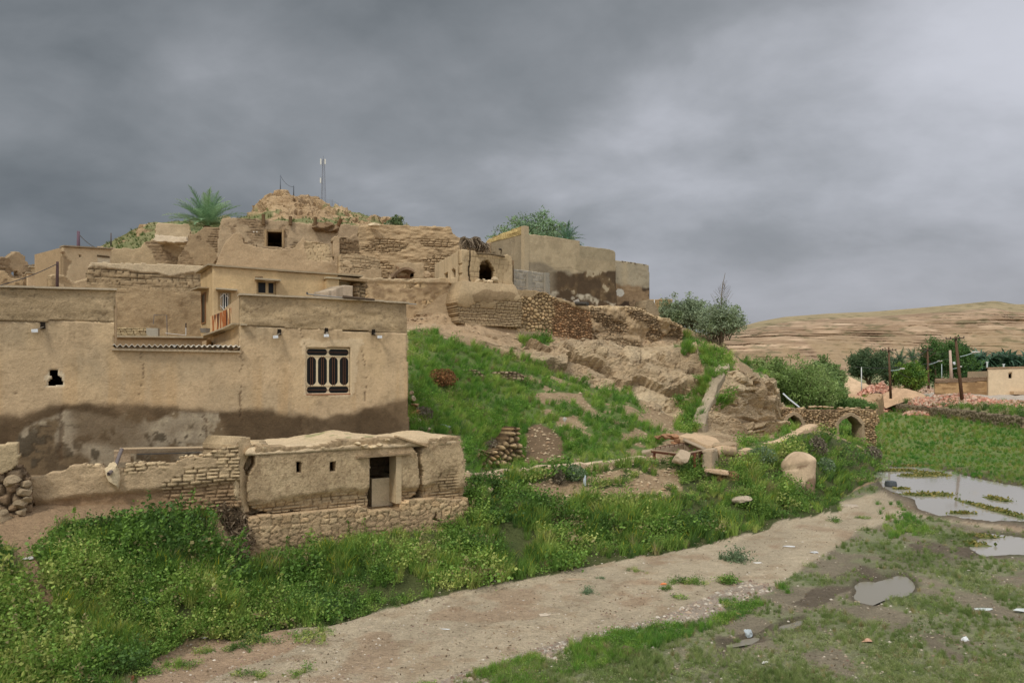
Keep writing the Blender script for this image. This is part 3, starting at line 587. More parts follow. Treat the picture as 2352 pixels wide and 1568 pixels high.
def f_house(s, z):
    d0, c0 = f_plaster(tan, 11, .10, .012)(s, z)
    c0 = mix(c0, L(172, 150, 116), .6*sm(.44, .62, fbm(s*.35, z*.7, 0, 13, 4))+.2*sm(-2, -9, s)); c0 = mix(c0, L(214, 182, 134), .4*sm(.5, .66, fbm(s*.9, z*.6, 3, 12, 4))); spk = sm(.66, .72, fbm(s*9, z*9, 0, 10, 3)); c0 = mix(c0, L(150, 126, 92), spk*.4)
    strk = sm(.52, .72, fbm(s*2.5, z*.18, 0, 14, 3))*sm(6.9, 5.0, z)*.5*sm(3.5, 4.5, z); st2 = sm(.55, .7, fbm(s*5, z*.22, 0, 26, 3))*sm(6.2, 7.2, z)*.4; c0 = mix(c0, L(150, 126, 94), st2)
    c0 = mix(c0, L(196, 158, 106), strk)
    sg, _ = PF.sz(700, 800)
    md = m_d(s, z); mg = m_g(s, z)
    n = fbm(s*1.3, z*1.3, 0, 15, 5); n2 = fbm(s*4.5, z*4.5, 0, 16, 4)
    cd = mix(np.array(damp), L(124, 101, 72), sm(.4, .7, n))*(1+.5*(n2-.5))[..., None]
    cd = mix(cd, L(150, 128, 98), sm(.6, .68, fbm(s*1.1+3, z*1.4, 0, 17, 4))*.5*sm(4.3, 3.2, z))
    cg = mix(np.array(grey), L(122, 101, 72), sm(.44, .56, n)); cg = mix(cg, L(186, 168, 136), sm(.54, .64, n2)*.7)
    black = sm(.54, .585, n2*.55+fbm(s*.8, z*.8, 0, 18, 3)*.5)*sm(4.4, 3.9, z)
    cg = mix(cg, L(70, 58, 42), black*.85); dr_ = sm(.5, .66, fbm(s*1.8, z*.5, 0, 25, 4))*sm(4.2, 3.2, z); cg = mix(cg, L(112, 92, 66), dr_*.6)
    cg = mix(cg, L(110, 88, 60), sm(.52, .66, fbm(s*.5, z*.5, 0, 19, 4))*.75)
    c = mix(c0, cd, md); c = mix(c, cg, md*mg)
    ir = inpoly(s+(n2-.5)*.12, z+(fbm(s*4, z*4, 2, 21, 3)-.5)*.12, wring); ih = inpoly(s, z, ring)
    c = mix(c, L(214, 188, 148), .75*ir); c = mix(c, L(212, 192, 158), ih*.9)
    # cracks
    for (pts, wd) in (([(551, 806), (553, 840), (548, 870), (554, 900), (551, 930), (556, 965)], .008), ([(141, 935), (139, 960), (144, 990), (139, 1020), (141, 1060)], .02), ([(703, 797), (690, 760), (694, 750)], .005), ([(826, 800), (842, 860), (838, 920)], .005), ([(320, 810), (330, 860), (322, 905)], .004), ([(690, 1060), (697, 1000), (690, 960)], .008), ([(470, 1050), (476, 990), (468, 950)], .01), ([(30, 960), (36, 900), (28, 800)], .004)):
        q = np.array([PF.sz(*p) for p in pts]); q = q[np.argsort(q[:, 1])]; cx = np.interp(z, q[:, 1], q[:, 0])+(fbm(z*5, 0, 0, 23, 5)-.5)*.16
        k = (np.abs(s-cx) < wd*2.2*(.4+vn(z*3, 0, 0, 3)))*.8*(np.abs(s-cx) < 9) * (z > q[0, 1]) * (z < q[-1, 1]); c = mix(c, L(96, 74, 50), k*.75); d0 = d0-.03*k
    # brownish scorch below the four drain outlets and patch right of the window
    for (u, v, r, a) in ((640, 776, .28, .3), (748, 776, .2, .3), (866, 775, .3, .35), (96, 757, .25, .3), (851, 841, .12, .45), (735, 925, .1, .5)):
        t, h = PF.sz(u, v); k = np.exp(-(((s-t)/r)**2+((z-h)/r/1.2)**2)); c = mix(c, L(128, 108, 80), np.clip(k*a, 0, 1))
    return d0+.012*ir+(n2-.5)*.02*md*mg-.01*ih, c
win = [(703, 797), (805, 798), (805, 905), (703, 905)]
hole = [(113, 849), (133, 849), (134, 863), (142, 866), (145, 884), (110, 886), (111, 875), (118, 866), (113, 860)]
wl = wall('wall', PF, [(-420, 730), (262, 740), (261, 797), (551, 806), (552, 748), (934, 765), (940, 1022), (553, 1085), (-420, 1150)], f_house, house, [win, hole], thick=.38, res=.055, mat=M['plaster'])
def f_par(s, z):
    n = fbm(s*.9, z*1.6, 0, 31, 5); n2 = fbm(s*2.5, z*6, 0, 32, 4)
    c = mix(L(196, 168, 126), L(168, 143, 106), sm(.38, .6, n)); c = mix(c, L(136, 114, 84), .6*sm(.55, .75, fbm(s*1.5, z*.8, 0, 33, 4))*sm(7.0, 8.1, z))
    ck = np.abs(n2-.5) < .012
    c = mix(c, L(110, 92, 68), ck*.35)
    return (n2-.5)*.07+(n-.5)*.05-.02*ck+.012, c
wall('parapet', PF, [(-420, 653), (265, 665), (262, 739.5), (-420, 729.5)], f_par, house, thick=.36, res=.05, mat=M['mud'])
par2 = wall('parapet', PF, [(553, 677), (933, 695), (934, 764.5), (552, 747.5)], f_par, house, thick=.36, res=.05, mat=M['mud'])
# house body behind the front: side walls, back, roofs
mb = MB(); cT = tan*.95
e = PF.sz(936, 700)[0]; r0 = PF.sz(553, 700)[0]; l1 = PF.sz(264, 700)[0]; l0 = PF.sz(-420, 700)[0]
def ft(t, b): p = PF.w(t, 0, -b); return (p[0], p[1])
W = .38
for (ta, tb, ztop) in ((r0, e, 8.12), (l0, l1, 8.0)):
    for t in (ta, tb-.3): prism(mb, [ft(t, W), ft(t+.3, W), ft(t+.3, 4.2), ft(t, 4.2)], 1.8, ztop, cT)
    prism(mb, [ft(ta, 4.2), ft(tb, 4.2), ft(tb, 4.5), ft(ta, 4.5)], 1.8, ztop, cT)
mb.build('wall', M['plaster'], house)
mb = MB()
for (ta, tb, z) in ((r0+.3, e-.3, 7.55), (l0+.3, l1-.3, 7.45)): prism(mb, [ft(ta, W), ft(tb, W), ft(tb, 4.2), ft(ta, 4.2)], z-.22, z, L(176, 150, 118))
mb.build('roof', M['mud'], house)
for pts in (((-420, 650), (-160, 653)), ((-160, 653), (80, 657.5)), ((80, 658), (268, 663)), ((549, 674), (700, 681)), ((700, 680.5), (880, 690)), ((880, 691), (938, 694))):
    mb = MB(); slabq(mb, PF, *pts, .42, .055, .11, L(184, 166, 138)); mb.build('cornice', M['plaster'], house)
mb = MB(); slabq(mb, PF, (257, 800), (552, 805.5), .45, .06, .12, L(180, 158, 126)); mb.build('ledge', M['plaster'], house)
for u in (400, 502):
    t, z = PF.sz(u, 800); mb = MB(); mb.bar(PF.w(t, z+.01, -.1), PF.w(t, z+.11, -.1), .12); mb.cur = L(70, 56, 42); mb.build('post', M['wood'], house)
# courtyard wall behind, with curved cap
PB = Plane((262, 30.6), (480, 31.2))
f_cream = f_plaster(L(206, 176, 132), 41, .08, .01, .2)
wall('courtyard_wall', PB, [(255, 775), (470, 777), (482, 776), (482, 830), (255, 830)], f_cream, house, thick=.3, res=.08, mat=M['plaster'])
PS = Plane((553, 23.95), (484, 29.3))
wall('courtyard_wall', PS, [(553, 746.5), (530, 757), (505, 766), (484, 772), (484, 840), (553, 850)], f_cream, house, thick=.3, res=.06, mat=M['plaster'])
mb = MB(); cc = L(178, 160, 130)
pts = [PB.px(256, 773, .1), PB.px(478, 775, .1), PS.px(484, 769.5, .1), PS.px(505, 763.5, .1), PS.px(530, 754.5, .1), PS.px(553, 744, .1)]
for a, b in zip(pts[:-1], pts[1:]): mb.bar(a, b, .34, .055, col=cc)
mb.bar(PF.px(552, 745.5, .08), PF.px(566, 746.5, .08), .2, .05, col=cc)
mb.build('wall_cap', M['plaster'], house)
mb = MB(); mb.hexa([atz(u, Y, 6.45) for u, Y in ((464, 28.6), (474, 27.7), (486, 28.7), (480, 30.5))], [atz(u, Y, 6.95) for u, Y in ((464, 28.6), (474, 27.7), (486, 28.7), (480, 30.5))], L(190, 160, 118)); mb.build('bracket', M['plaster'], house)
# corrugated sheet roof over the courtyard
V = []; Fc = []; n = 300; t0, zz0 = PF.sz(259, 797.5); t1, zz1 = PF.sz(550, 797.5); zz1 = PF.sz(550, 799)[1]
for i in range(n+1):
    t = t0+(t1-t0)*i/n; z = zz0+(zz1-zz0)*i/n+.062+.034*math.sin(i/n*2*math.pi*23)
    for b in (.16, -1.0, -2.6): V.append(PF.w(t, z+(b-.16)*.0, b))
    for b in (.16, -1.0, -2.6): V.append(PF.w(t, z-.022-(b-.16)*.0, b))
for i in range(n):
    a = i*6; b = a+6
    Fc += [(a, b, b+1, a+1), (a+1, b+1, b+2, a+2), (a+3, a+4, b+4, b+3), (a+4, a+5, b+5, b+4), (a, a+3, b+3, b)]
rs = mesh('corrugated_roof', V, Fc, M['metal'], house, col=L(214, 204, 184), smooth=False)
# window: deep reveal, cream steel frame with oval cut-outs, dark panes, rusty rods
def rr(x0, x1, z0, z1, r, n=6):
    p = []
    for cx, cz, a in ((x1-r, z1-r, 0), (x0+r, z1-r, 90), (x0+r, z0+r, 180), (x1-r, z0+r, 270)):
        for k in range(n+1): t = math.radians(a+90*k/n); p.append((cx+r*math.cos(t), cz+r*math.sin(t)))
    return p
def frame_plate(P, x0, x1, z0, z1, holes, off, th, name, mat, col, parent):
    bm = bmesh.new(); es = []
    def loop(p):
        vs = [bm.verts.new((a, b, 0)) for a, b in p]; es.extend(bm.edges.new((vs[i], vs[(i+1) % len(vs)])) for i in range(len(vs)))
    loop([(x0, z0), (x1, z0), (x1, z1), (x0, z1)])
    for h in holes: loop(h)
    bmesh.ops.triangle_fill(bm, use_beauty=True, use_dissolve=False, edges=es)
    bm.verts.index_update()
    V = [(v.co.x, v.co.y) for v in bm.verts]; T = []
    for f in bm.faces:
        c = f.calc_center_median()
        if any(inpoly(c.x, c.y, h) for h in holes): continue
        ids = [v.index for v in f.verts]; T.append(ids if f.normal.z > 0 else ids[::-1])
    bd = [(e.verts[0].index, e.verts[1].index) for e in es]; bm.free()
    n = len(V); W3 = [P.w(a, b, off) for a, b in V]+[P.w(a, b, off-th) for a, b in V]
    Fc = [tuple(t) for t in T]+[tuple(i+n for i in t[::-1]) for t in T]+[(a, b, b+n, a+n) for a, b in bd]
    return mesh(name, W3, Fc, mat, parent, col=col)
x0, z1 = PF.sz(704, 798); x1, z0 = PF.sz(804, 904.5); z1 = PF.sz(754, 798.5)[1]; z0 = PF.sz(754, 904.5)[1]; w_ = x1-x0; h_ = z1-z0
mb = MB(); mb.add([PF.w(x0, z0, -.1), PF.w(x1, z0, -.1), PF.w(x1, z1, -.1), PF.w(x0, z1, -.1)], [(0, 1, 2, 3)], L(206, 190, 152))
ov = []
g = .022*w_
for a, b in ((0, .5), (.5, 1)):
    ov.append(rr(x0+w_*a+g, x0+w_*b-g, z0+h_*.835, z0+h_*.975, h_*.06)); ov.append(rr(x0+w_*a+g, x0+w_*b-g, z0+h_*.02, z0+h_*.16, h_*.06))
for k in range(4): ov.append(rr(x0+w_*(k*.25)+g, x0+w_*(k*.25+.25)-g, z0+h_*.195, z0+h_*.80, w_*.095))
wf = frame_plate(PF, x0, x1, z0, z1, ov, -.09, .04, 'window', M['paint'], L(214, 196, 160), house); wf['label'] = 'cream steel window with rounded cut-outs and rusty rods'
for k, p in enumerate(ov):
    m_, _, b_ = (M.setdefault('glass', None), 0, 0)
    if M['glass'] is None:
        mm, t_, bb = nt('dark_glass', .3, .12); bb.inputs['Base Color'].default_value = (.016, .016, .014, 1); M['glass'] = mm
    mesh('pane', [PF.w(a, b, -.100) for a, b in p], [tuple(range(len(p)))], M['glass'], wf)
mb = MB(); rust = L(96, 58, 34)
for k in range(4):
    for o_ in (-.022, .022): cx = x0+w_*(.125+k*.25)+o_*w_; mb.bar(PF.w(cx, z0+h_*.175, -.075), PF.w(cx, z0+h_*.815, -.075), .014)
for zz_ in (.09, .905): mb.bar(PF.w(x0, z0+h_*zz_, -.075), PF.w(x1, z0+h_*zz_, -.075), .014)
mb.c = [tuple(rust)]*len(mb.V); mb.build('security_bar', M['metal'], wf)
mb = MB(); mb.bar(PF.w(x0-.01, z0-.012, -.04), PF.w(x1+.01, z0-.012, -.04), .12, .03, col=L(150, 84, 44)); mb.build('sill', M['metal'], wf)
for k, yy in enumerate((.815, .175)): mb = MB(); mb.bar(PF.w(x0, z0+h_*yy, -.082), PF.w(x1, z0+h_*yy, -.082), .02, .02, col=L(198, 176, 138)); mb.build('rail', M['paint'], wf)
# four broken drain outlets under the parapet
for k, (u, v, du) in enumerate(((98, 750, -12), (641, 765, -10), (749, 762, -2), (857, 765, 14))):
    mb = MB(); t, z = PF.sz(u, v)
    mb.hexa([PF.w(t-.06, z-.06, .03), PF.w(t+.07, z-.06, .03), PF.w(t+.07, z-.06, -.02), PF.w(t-.06, z-.06, -.02)], [PF.w(t-.05, z+.13, .03), PF.w(t+.06, z+.13, .03), PF.w(t+.06, z+.13, -.02), PF.w(t-.05, z+.13, -.02)], L(44, 36, 28))
    fr = mb.build('drain_outlet', M['stone'], house)
    mb = MB(); t2 = t+du*.3/23.; mb.bar(PF.w(t+.02, z-.01, .05), PF.w(t2, z-.10, .17), .07, .02, up=(0, 0, 1), col=L(130, 118, 100)); mb.bar(PF.w(t2-.09, z-.14, .2), PF.w(t2+.06, z-.13, .2), .09, .09, col=L(222, 224, 222)); mb.build('spout', M['plastic'], fr)
# small iron hooks
for u, v in ((105, 977), (98, 969)): pass
mb = MB(); mb.bar(PF.px(92, 978, .05), PF.px(119, 978, .05), .012, col=L(70, 60, 50)); 
mb.build('hook', M['metal'], house)
# dark back of the room behind window and hole
mb = MB()
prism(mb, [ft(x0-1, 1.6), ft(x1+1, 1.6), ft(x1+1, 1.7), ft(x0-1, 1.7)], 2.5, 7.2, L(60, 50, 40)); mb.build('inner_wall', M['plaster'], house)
# ---- things by the courtyard
sheet = wall('rusty_sheet', Plane((549, 24.6), (485, 29.2)), [(549, 699), (484, 727), (484, 766), (549, 751)], lambda s, z: (.02*np.sin(s*2*np.pi/.3), mix(mix(L(216, 184, 138), L(168, 98, 50), sm(.42, .56, fbm(s*5, z*1.2, 0, 5, 4))), L(86, 46, 26), sm(.58, .72, fbm(s*6, z*1., 0, 6, 4)))), thick=.01, res=.02, mat=M['metal'], loc=at(549, 751, 24.6))
tag(sheet, 'rusty corrugated metal sheet standing as a railing beside the plastered house roof', 'metal sheet')
def brick_pile():
    mb = MB(); P = Plane((266, 31.6), (335, 31.9)); r = random.Random(4)
    e0 = P.sz(266, 768)[0]; e1 = P.sz(334, 768)[0]; z0 = P.sz(300, 774)[1]; rw = 6; h = (P.sz(300, 752)[1]-z0)/rw
    for j in range(rw):
        t = e0+(0 if j % 2 else -.06)
        while t < e1:
            ww = .19+.06*r.random(); c = np.array(L(206, 180, 132))*(.75+.4*r.random()); o = r.uniform(-.03, .03)
            mb.hexa([P.w(t, z0+j*h+.01, .1+o), P.w(t+ww, z0+j*h+.01, .1+o), P.w(t+ww, z0+j*h+.01, -.2), P.w(t, z0+j*h+.01, -.2)], [P.w(t+.005, z0+j*h+h-.01, .1+o), P.w(t+ww-.01, z0+j*h+h-.01, .1+o), P.w(t+ww, z0+j*h+h-.01, -.2), P.w(t, z0+j*h+h-.01, -.2)], c); t += ww+.02
    o = mb.build('brick_stack', M['stone'], loc=P.w(e0, z0)); tag(o, 'low stack of pale yellow bricks on the courtyard roof edge', 'brick stack')
    mb = MB(); a, b = P.sz(337, 768)[0], P.sz(364, 768)[0]; prism(mb, [P.w(a, 0, .1)[:2], P.w(b, 0, .1)[:2], P.w(b, 0, -.25)[:2], P.w(a, 0, -.25)[:2]], z0, P.sz(350, 753.5)[1], L(176, 166, 146))
    o = mb.build('concrete_block', M['plaster'], loc=P.w(a, z0)); tag(o, 'grey concrete block wall piece right of the yellow brick stack', 'concrete block')
    mb = MB(); c = L(120, 112, 104)
    mb.tube([at(352, 744, 32), at(354, 723, 32), at(383, 724, 32.), at(384, 770, 32)], .022, 6, c)
    o = mb.build('pipe_rack', M['metal'], loc=at(383, 770, 32)); tag(o, 'thin bent metal pipe standing before the big brick wall', 'pipe')
    mb = MB(); mb.tube([at(427, 770, 31), at(427, 751, 31)], .02, 6, L(200, 196, 186)); mb.tube([at(427, 752, 31), at(427, 742, 31)], .03, 6, L(70, 60, 50)); mb.tube([at(380, 765, 31), at(427, 770, 31)], .018, 6, L(180, 170, 156))
    o = mb.build('tap_pipe', M['metal'], loc=at(427, 770, 31)); tag(o, 'short upright water pipe with a tap on the courtyard roof', 'pipe')
brick_pile()
mb = MB(); mb.tube([at(706, 675.5, 23.8), at(830, 688, 25.2), at(956, 699, 26.6)], .02, 7, L(150, 146, 138)); mb.tube([at(706, 676, 23.8), at(705, 671, 23.8)], .03, 6, L(90, 84, 76))
o = mb.build('metal_pole', M['metal'], loc=at(830, 688, 25.2)); tag(o, 'long thin grey metal pipe lying on the plastered house roof edge', 'pipe')
mb = MB(); mb.tube([at(788, 682, 24.6), at(860, 688, 25.2)], [.06, .035], 7, L(92, 78, 64)); o = mb.build('wooden_pole', M['wood'], loc=at(788, 682, 24.6)); tag(o, 'dark wooden log lying on the plastered house roof edge', 'log')
mb = MB(); mb.tube([at(472, 760, 29.5), at(472, 753.5, 29.5)], .0, 8); mb = MB(); mb.tube([at(471, 764, 29.5), at(471, 754, 29.5)], [.16, .2], 12, L(140, 132, 120)); o = mb.build('bucket', M['metal'], loc=at(471, 764, 29.5)); tag(o, 'small grey bucket at the foot of the yellow house corner', 'bucket')

# ================================================================ ruined mud hut in front of the house
PR = Plane((570, 19.5), (1070, 23.))
ruin = empty('ruined_hut', (*xy(570, 19.5), .9), 'roofed mud brick ruin on a stone footing, with an open doorway and two peepholes', 'ruin')
rc1, rc2 = L(200, 172, 130), L(178, 150, 110)
def cF(x, y): return (517+.2686*x, 947+.2686*y)
def f_ruin(s, z):
    n = fbm(s*1.1, z*1.1, 0, 61, 5); n2 = fbm(s*5, z*5, 0, 62, 4); n3 = fbm(s*14, z*11, 0, 63, 3)
    bot = sm(2.35, 2.05, z+(n-.5)*.5)
    j, r = courses(s, z, .26, .085, 60)
    rt = sm(5.3, 5.7, s)*sm(2.9, 2.5, z+(n-.5))*sm(6.35, 6.1, s)
    e = np.maximum(bot, rt); top = sm(3.35, 3.65, z+(n-.5)*.5)
    pit = sm(.60, .68, n3)
    col = mix(rc1, L(186, 158, 118), sm(.35, .65, n)); col = mix(col, L(130, 104, 72), pit*.3); col = mix(col, L(168, 140, 104), top*.5)
    col = mix(col, mix(L(112, 88, 60), rc2, j), e*.9)
    col = mix(col, L(140, 112, 78), sm(.58, .7, n2)*.35*(1-e))
    big_ = sm(.5, .62, fbm(s*2.6, z*3.4, 2, 64, 4)); col = mix(col, L(172, 144, 104), big_*.3); pit2 = sm(.62, .68, fbm(s*20, z*16, 3, 65, 2)); col = mix(col, L(120, 94, 64), pit2*.35); dis = (n-.5)*.03+(n2-.5)*.010*(1+8*top)+e*(-.10+.06*j+(r-.5)*.03)-bot*.10
    return dis, col
A_out = [cF(*p) for p in ((285, 285), (262, 340), (245, 440), (205, 520), (195, 640), (196, 760), (215, 800), (290, 850), (420, 862), (600, 850), (850, 838), (1080, 830), (1230, 828), (1500, 828), (1530, 752), (1600, 742), (1655, 705), (1655, 480), (1635, 340), (1590, 262), (1500, 222), (1300, 215), (1000, 240), (800, 275), (500, 283))]
door = [cF(1237, 378), cF(1500, 362), cF(1500, 850), cF(1237, 850)]
w1 = [cF(610, 430), cF(640, 422), cF(658, 440), cF(656, 520), cF(610, 520)]; w2 = [cF(897, 425), cF(930, 418), cF(946, 428), cF(944, 503), cF(897, 503)]
wall('wall', PR, A_out, f_ruin, ruin, [door, w1, w2], thick=.5, res=.03, rag=.045, mat=M['mud'], seed=4)
wall('wall', PR, [cF(*p) for p in ((1760, 222), (1985, 198), (2012, 280), (2040, 350), (2046, 500), (2050, 740), (2050, 860), (1700, 860), (1712, 700), (1700, 560), (1672, 420), (1690, 330))], f_ruin, ruin, thick=1.3, res=.03, rag=.045, mat=M['mud'], seed=8, off=.02)
PR2 = Plane((570, 19.42), (1075, 22.95))
f_rub = f_stone(L(196, 166, 122), 71, .27, .16, .04, L(160, 130, 92), .45, .05, .35)
fd = lambda s, z: (lambda d_, c_: (d_+.0*s, mix(mix(c_, L(192, 160, 118), .75*sm(.44, .56, fbm(s*1.1, z*2, 0, 74, 4))), L(178, 146, 108), .85*sm(1.6, 1.2, z+(fbm(s*1.5, z*1.5, 0, 73, 3)-.5)*.8-.05*s+.2))))(*f_rub(s, z))
wall('foundation', PR2, [cF(*p) for p in ((205, 905), (330, 880), (600, 862), (900, 838), (1150, 800), (1232, 836), (1490, 836), (1510, 770), (1640, 745), (1800, 728), (2045, 745), (2072, 722), (2076, 850), (2068, 1060), (200, 1330))], fd, ruin, [[cF(1770, 915), cF(1800, 850), cF(1815, 880), cF(1800, 905), cF(1840, 920), cF(1825, 928)]], thick=.7, res=.03, rag=.03, mat=M['stone'], seed=12, off=.06)
# left flank, leaning pier, back wall, roof
PRb = Plane((548, 23.3), (985, 26.0))
def rp(t, b): p = PR.w(t, 0, -b); return (p[0], p[1])
t0 = PR.sz(575, 1000)[0]; tE = PR.sz(1048, 1000)[0]
Pl = Plane((562, 19.95), (540, 22.2))
f_flank = f_mud(rc1*.95, rc2*.9, 66, .52, .26, .085, .05)
wall('wall', Pl, [(562, 1022), (556, 1012), (540, 1018), (540, 1150), (544, 1172), (562, 1180)], f_flank, ruin, thick=.6, res=.04, rag=.03, seed=3)
PBk = Plane((560, 22.6), (1040, 25.6))
# interior back wall seen through the doorway
q0 = PR.w(t0, 0, -2.3); q1 = PR.w(tE, 0, -2.3)
PI = Plane((CX+q0[0]/q0[1]*F, q0[1]), (CX+q1[0]/q1[1]*F, q1[1]))
wall('back_wall', PI, [(0, 1.3), (tE-t0, 1.3), (tE-t0, 3.55), (0, 3.55)], f_mud(rc1*.8, rc2*.85, 68, .62, .26, .09, .05), ruin, thick=.35, res=.05, pxs=False)
mb = MB(); prism(mb, [rp(t0, .5), rp(tE, .5), rp(tE, 2.3), rp(t0, 2.3)], 1.2, 1.72, L(150, 120, 88)); mb.build('floor', M['mud'], ruin)
mb = MB(); prism(mb, [rp(tE-.35, 1.3), rp(tE-.02, 1.3), rp(tE-.02, 2.3), rp(tE-.35, 2.3)], 1.2, 3.6, rc1*.85); mb.build('wall', M['mud'], ruin)
# mud roof with humps and rough edge
na, nb = 150, 60
ta = np.linspace(t0-.12, tE-.0, na); V = []; Cc = []
for i, t in enumerate(ta):
    for j in range(nb):
        b = -.02+(2.75+.25*math.sin(i*.05))*j/(nb-1); n = float(fbm(t*1.2, b*1.2, 0, 81, 4)-.5); n2 = float(fbm(t*5, b*5, 0, 82, 3)-.5)
        e_ = min(b+.02, 2.9-b, t-ta[0], ta[-1]-t)
        z = 3.70+n*.16+n2*.05+.16*math.exp(-((t-3.1)/.9)**2)*sm(0, 1.2, b)+.05*math.exp(-((t-5.8)/.5)**2)-.14*(1-min(1, max(0, e_)/.16))**2
        gp_ = PR.sz(906, 1000)[0]
        V.append(PR.w(t, z, -b)); g_ = .55*float(sm(.56, .62, float(fbm(t*3, b*3, 1, 83, 3))))*float(sm(1.2, .6, abs(t-3.0)))*float(sm(.3, .8, b))
        c_ = mix(L(214, 188, 148), L(196, 168, 128), n+.5); Cc.append(mix(c_, L(110, 128, 60), g_))
idg = np.arange(na*nb).reshape(na, nb); Fg = np.stack([idg[:-1, :-1], idg[1:, :-1], idg[1:, 1:], idg[:-1, 1:]], -1).reshape(-1, 4)
V = np.array(V); V2 = V.copy(); V2[:, 2] = 3.48; B_ = len(V); fl = Fg[:, ::-1]+B_
bd = np.r_[idg[:, 0], idg[-1, 1:], idg[::-1, -1][1:], idg[0, ::-1][1:]]
sd = np.stack([bd[:-1], bd[:-1]+B_, bd[1:]+B_, bd[1:]], -1)
mesh('roof', np.r_[V, V2], np.concatenate([Fg, fl, sd]), M['mud'], ruin, col=np.r_[np.array(Cc), np.array(Cc)*.8])
# rough rubble under the eave, lintel, door jamb, trough
for k, (x, y, r) in enumerate(((1130, 265, .10), (1190, 285, .11), (1250, 290, .10), (1310, 275, .09), (990, 290, .06), (1380, 235, .07), (830, 300, .05), (330, 300, .06))):
    mbx = blob(PR.px(*cF(x, y), .07), (r*1.3, r, r*.6), 40+k); mesh('eave_stone', mbx[0], mbx[1], M['mud'], ruin, col=L(206, 180, 138))
mb = MB(); mb.bar(PR.px(*cF(1120, 382), .05), PR.px(*cF(1580, 350), .05), .12, .05, col=L(150, 128, 98)); mb.bar(PR.px(*cF(1200, 384), -.3), PR.px(*cF(1540, 356), -.3), .4, .05, col=L(120, 98, 72)); mb.build('lintel', M['wood'], ruin)
mb = MB(); a = PR.sz(*cF(1463, 600))[0]; b = PR.sz(*cF(1506, 600))[0]; prism(mb, [PR.w(a, 0, .0)[:2], PR.w(b, 0, .02)[:2], PR.w(b, 0, -.5)[:2], PR.w(a, 0, -.5)[:2]], PR.sz(*cF(1500, 775))[1], PR.sz(*cF(1500, 362))[1], L(196, 170, 130)); mb.build('door_jamb', M['plaster'], ruin)
mb = MB(); a = PR.sz(*cF(1310, 600))[0]; b = PR.sz(*cF(1470, 600))[0]; zt = 2.55
for (c0, c1, d0, d1) in ((a, a+.1, .55, 2.2), (a, b+.4, .5, .62), (b+.3, b+.4, .62, 2.2)): prism(mb, [PR.w(c0, 0, -d0)[:2], PR.w(c1, 0, -d0)[:2], PR.w(c1, 0, -d1)[:2], PR.w(c0, 0, -d1)[:2]], 1.7, zt, L(196, 174, 138))
prism(mb, [PR.w(a+.1, 0, -.62)[:2], PR.w(b+.3, 0, -.62)[:2], PR.w(b+.3, 0, -2.2)[:2], PR.w(a+.1, 0, -2.2)[:2]], 1.7, zt-.12, L(160, 130, 98)); mb.build('trough', M['plaster'], ruin)
# plank bridging the crack on top
mb = MB(); mb.bar(PR.px(*cF(1470, 205), -.1), PR.px(*cF(1725, 285), .0), .28, .05, col=L(176, 150, 116)); o = mb.build('plank', M['wood'], loc=PR.px(*cF(1470, 205))); tag(o, 'grey wooden plank bridging the crack in the ruined hut roof', 'plank')
# dark crack filling between the two wall pieces: a recessed wall
wall('wall', PR, [cF(1590, 262), cF(1760, 240), cF(1720, 770), cF(1620, 770)], f_mud(rc1*.8, rc2*.8, 69, .6, .26, .085, .04), ruin, thick=.3, res=.05, off=-.75)

# ================================================================ garden wall of eroded bricks, left
PG = Plane((0, 17.7), (545, 19.3))
def cE(x, y): return (.2686*x, 976+.2686*y)
def f_gw(s, z):
    j, r = courses(s, z, .27, .10, 91, .22, .05); n = fbm(s*.9, z*1.1, 0, 92, 4); n2 = fbm(s*5, z*5, 0, 93, 4)
    k = sm(.50, .53, n+.16*sm(1.7, 1.2, np.abs(s-1.9))*sm(3.2, 2.8, z))                       # plastered patch
    zb = 2.45+.05*s; low = sm(zb+.18, zb-.05, z+(n-.5)*.3)
    col = mix(mix(L(118, 94, 64), L(196, 168, 126), j)*(1+.3*(r-.5))[..., None], L(184, 156, 118), k)
    col = mix(col, L(150, 116, 80), low*.75); col = col*(1+.4*(n2-.5))[..., None]
    return (1-k)*(j*.07-.06+(r-.5)*.03)+k*(n2-.5)*.03-low*.12+(n2-.5)*.03, col
gw = empty('eroded_brick_wall', PG.px(300, 1170), 'low crumbling mud brick garden wall between rubble pillar and ruined hut', 'wall')
wall('wall', PG, [cE(*p) for p in ((250, 452), (300, 452), (430, 410), (560, 388), (600, 352), (700, 342), (860, 340), (890, 362), (1060, 368), (1080, 330), (1400, 318), (1500, 335), (1560, 290), (1780, 250), (1850, 212), (2040, 175), (2060, 700), (1900, 720), (1000, 760), (300, 760))], f_gw, gw, thick=.4, res=.03, rag=.03, seed=5)
r = random.Random(3)
for k, (x, y, s_) in enumerate([(600, 365, 1.2), (690, 358, 1.2), (745, 356, 1.1), (820, 352, 1.5)]+[(1095+i*53, 337-6*(i % 3), 1.) for i in range(6)]+[(1520+i*45, 318-3*i, .85) for i in range(6)]+[(1545+i*43, 275-i*3, .85) for i in range(6)]+[(1780, 262, 1.05)]):
    c = PG.px(*cE(x, y), -.12); mbx = blob(c, (.078*s_, .10, .062*s_), 100+k, n=2); mesh('coping_stone', mbx[0], mbx[1], M['stone'], gw, col=L(214, 186, 142)*(.85+.25*r.random()))
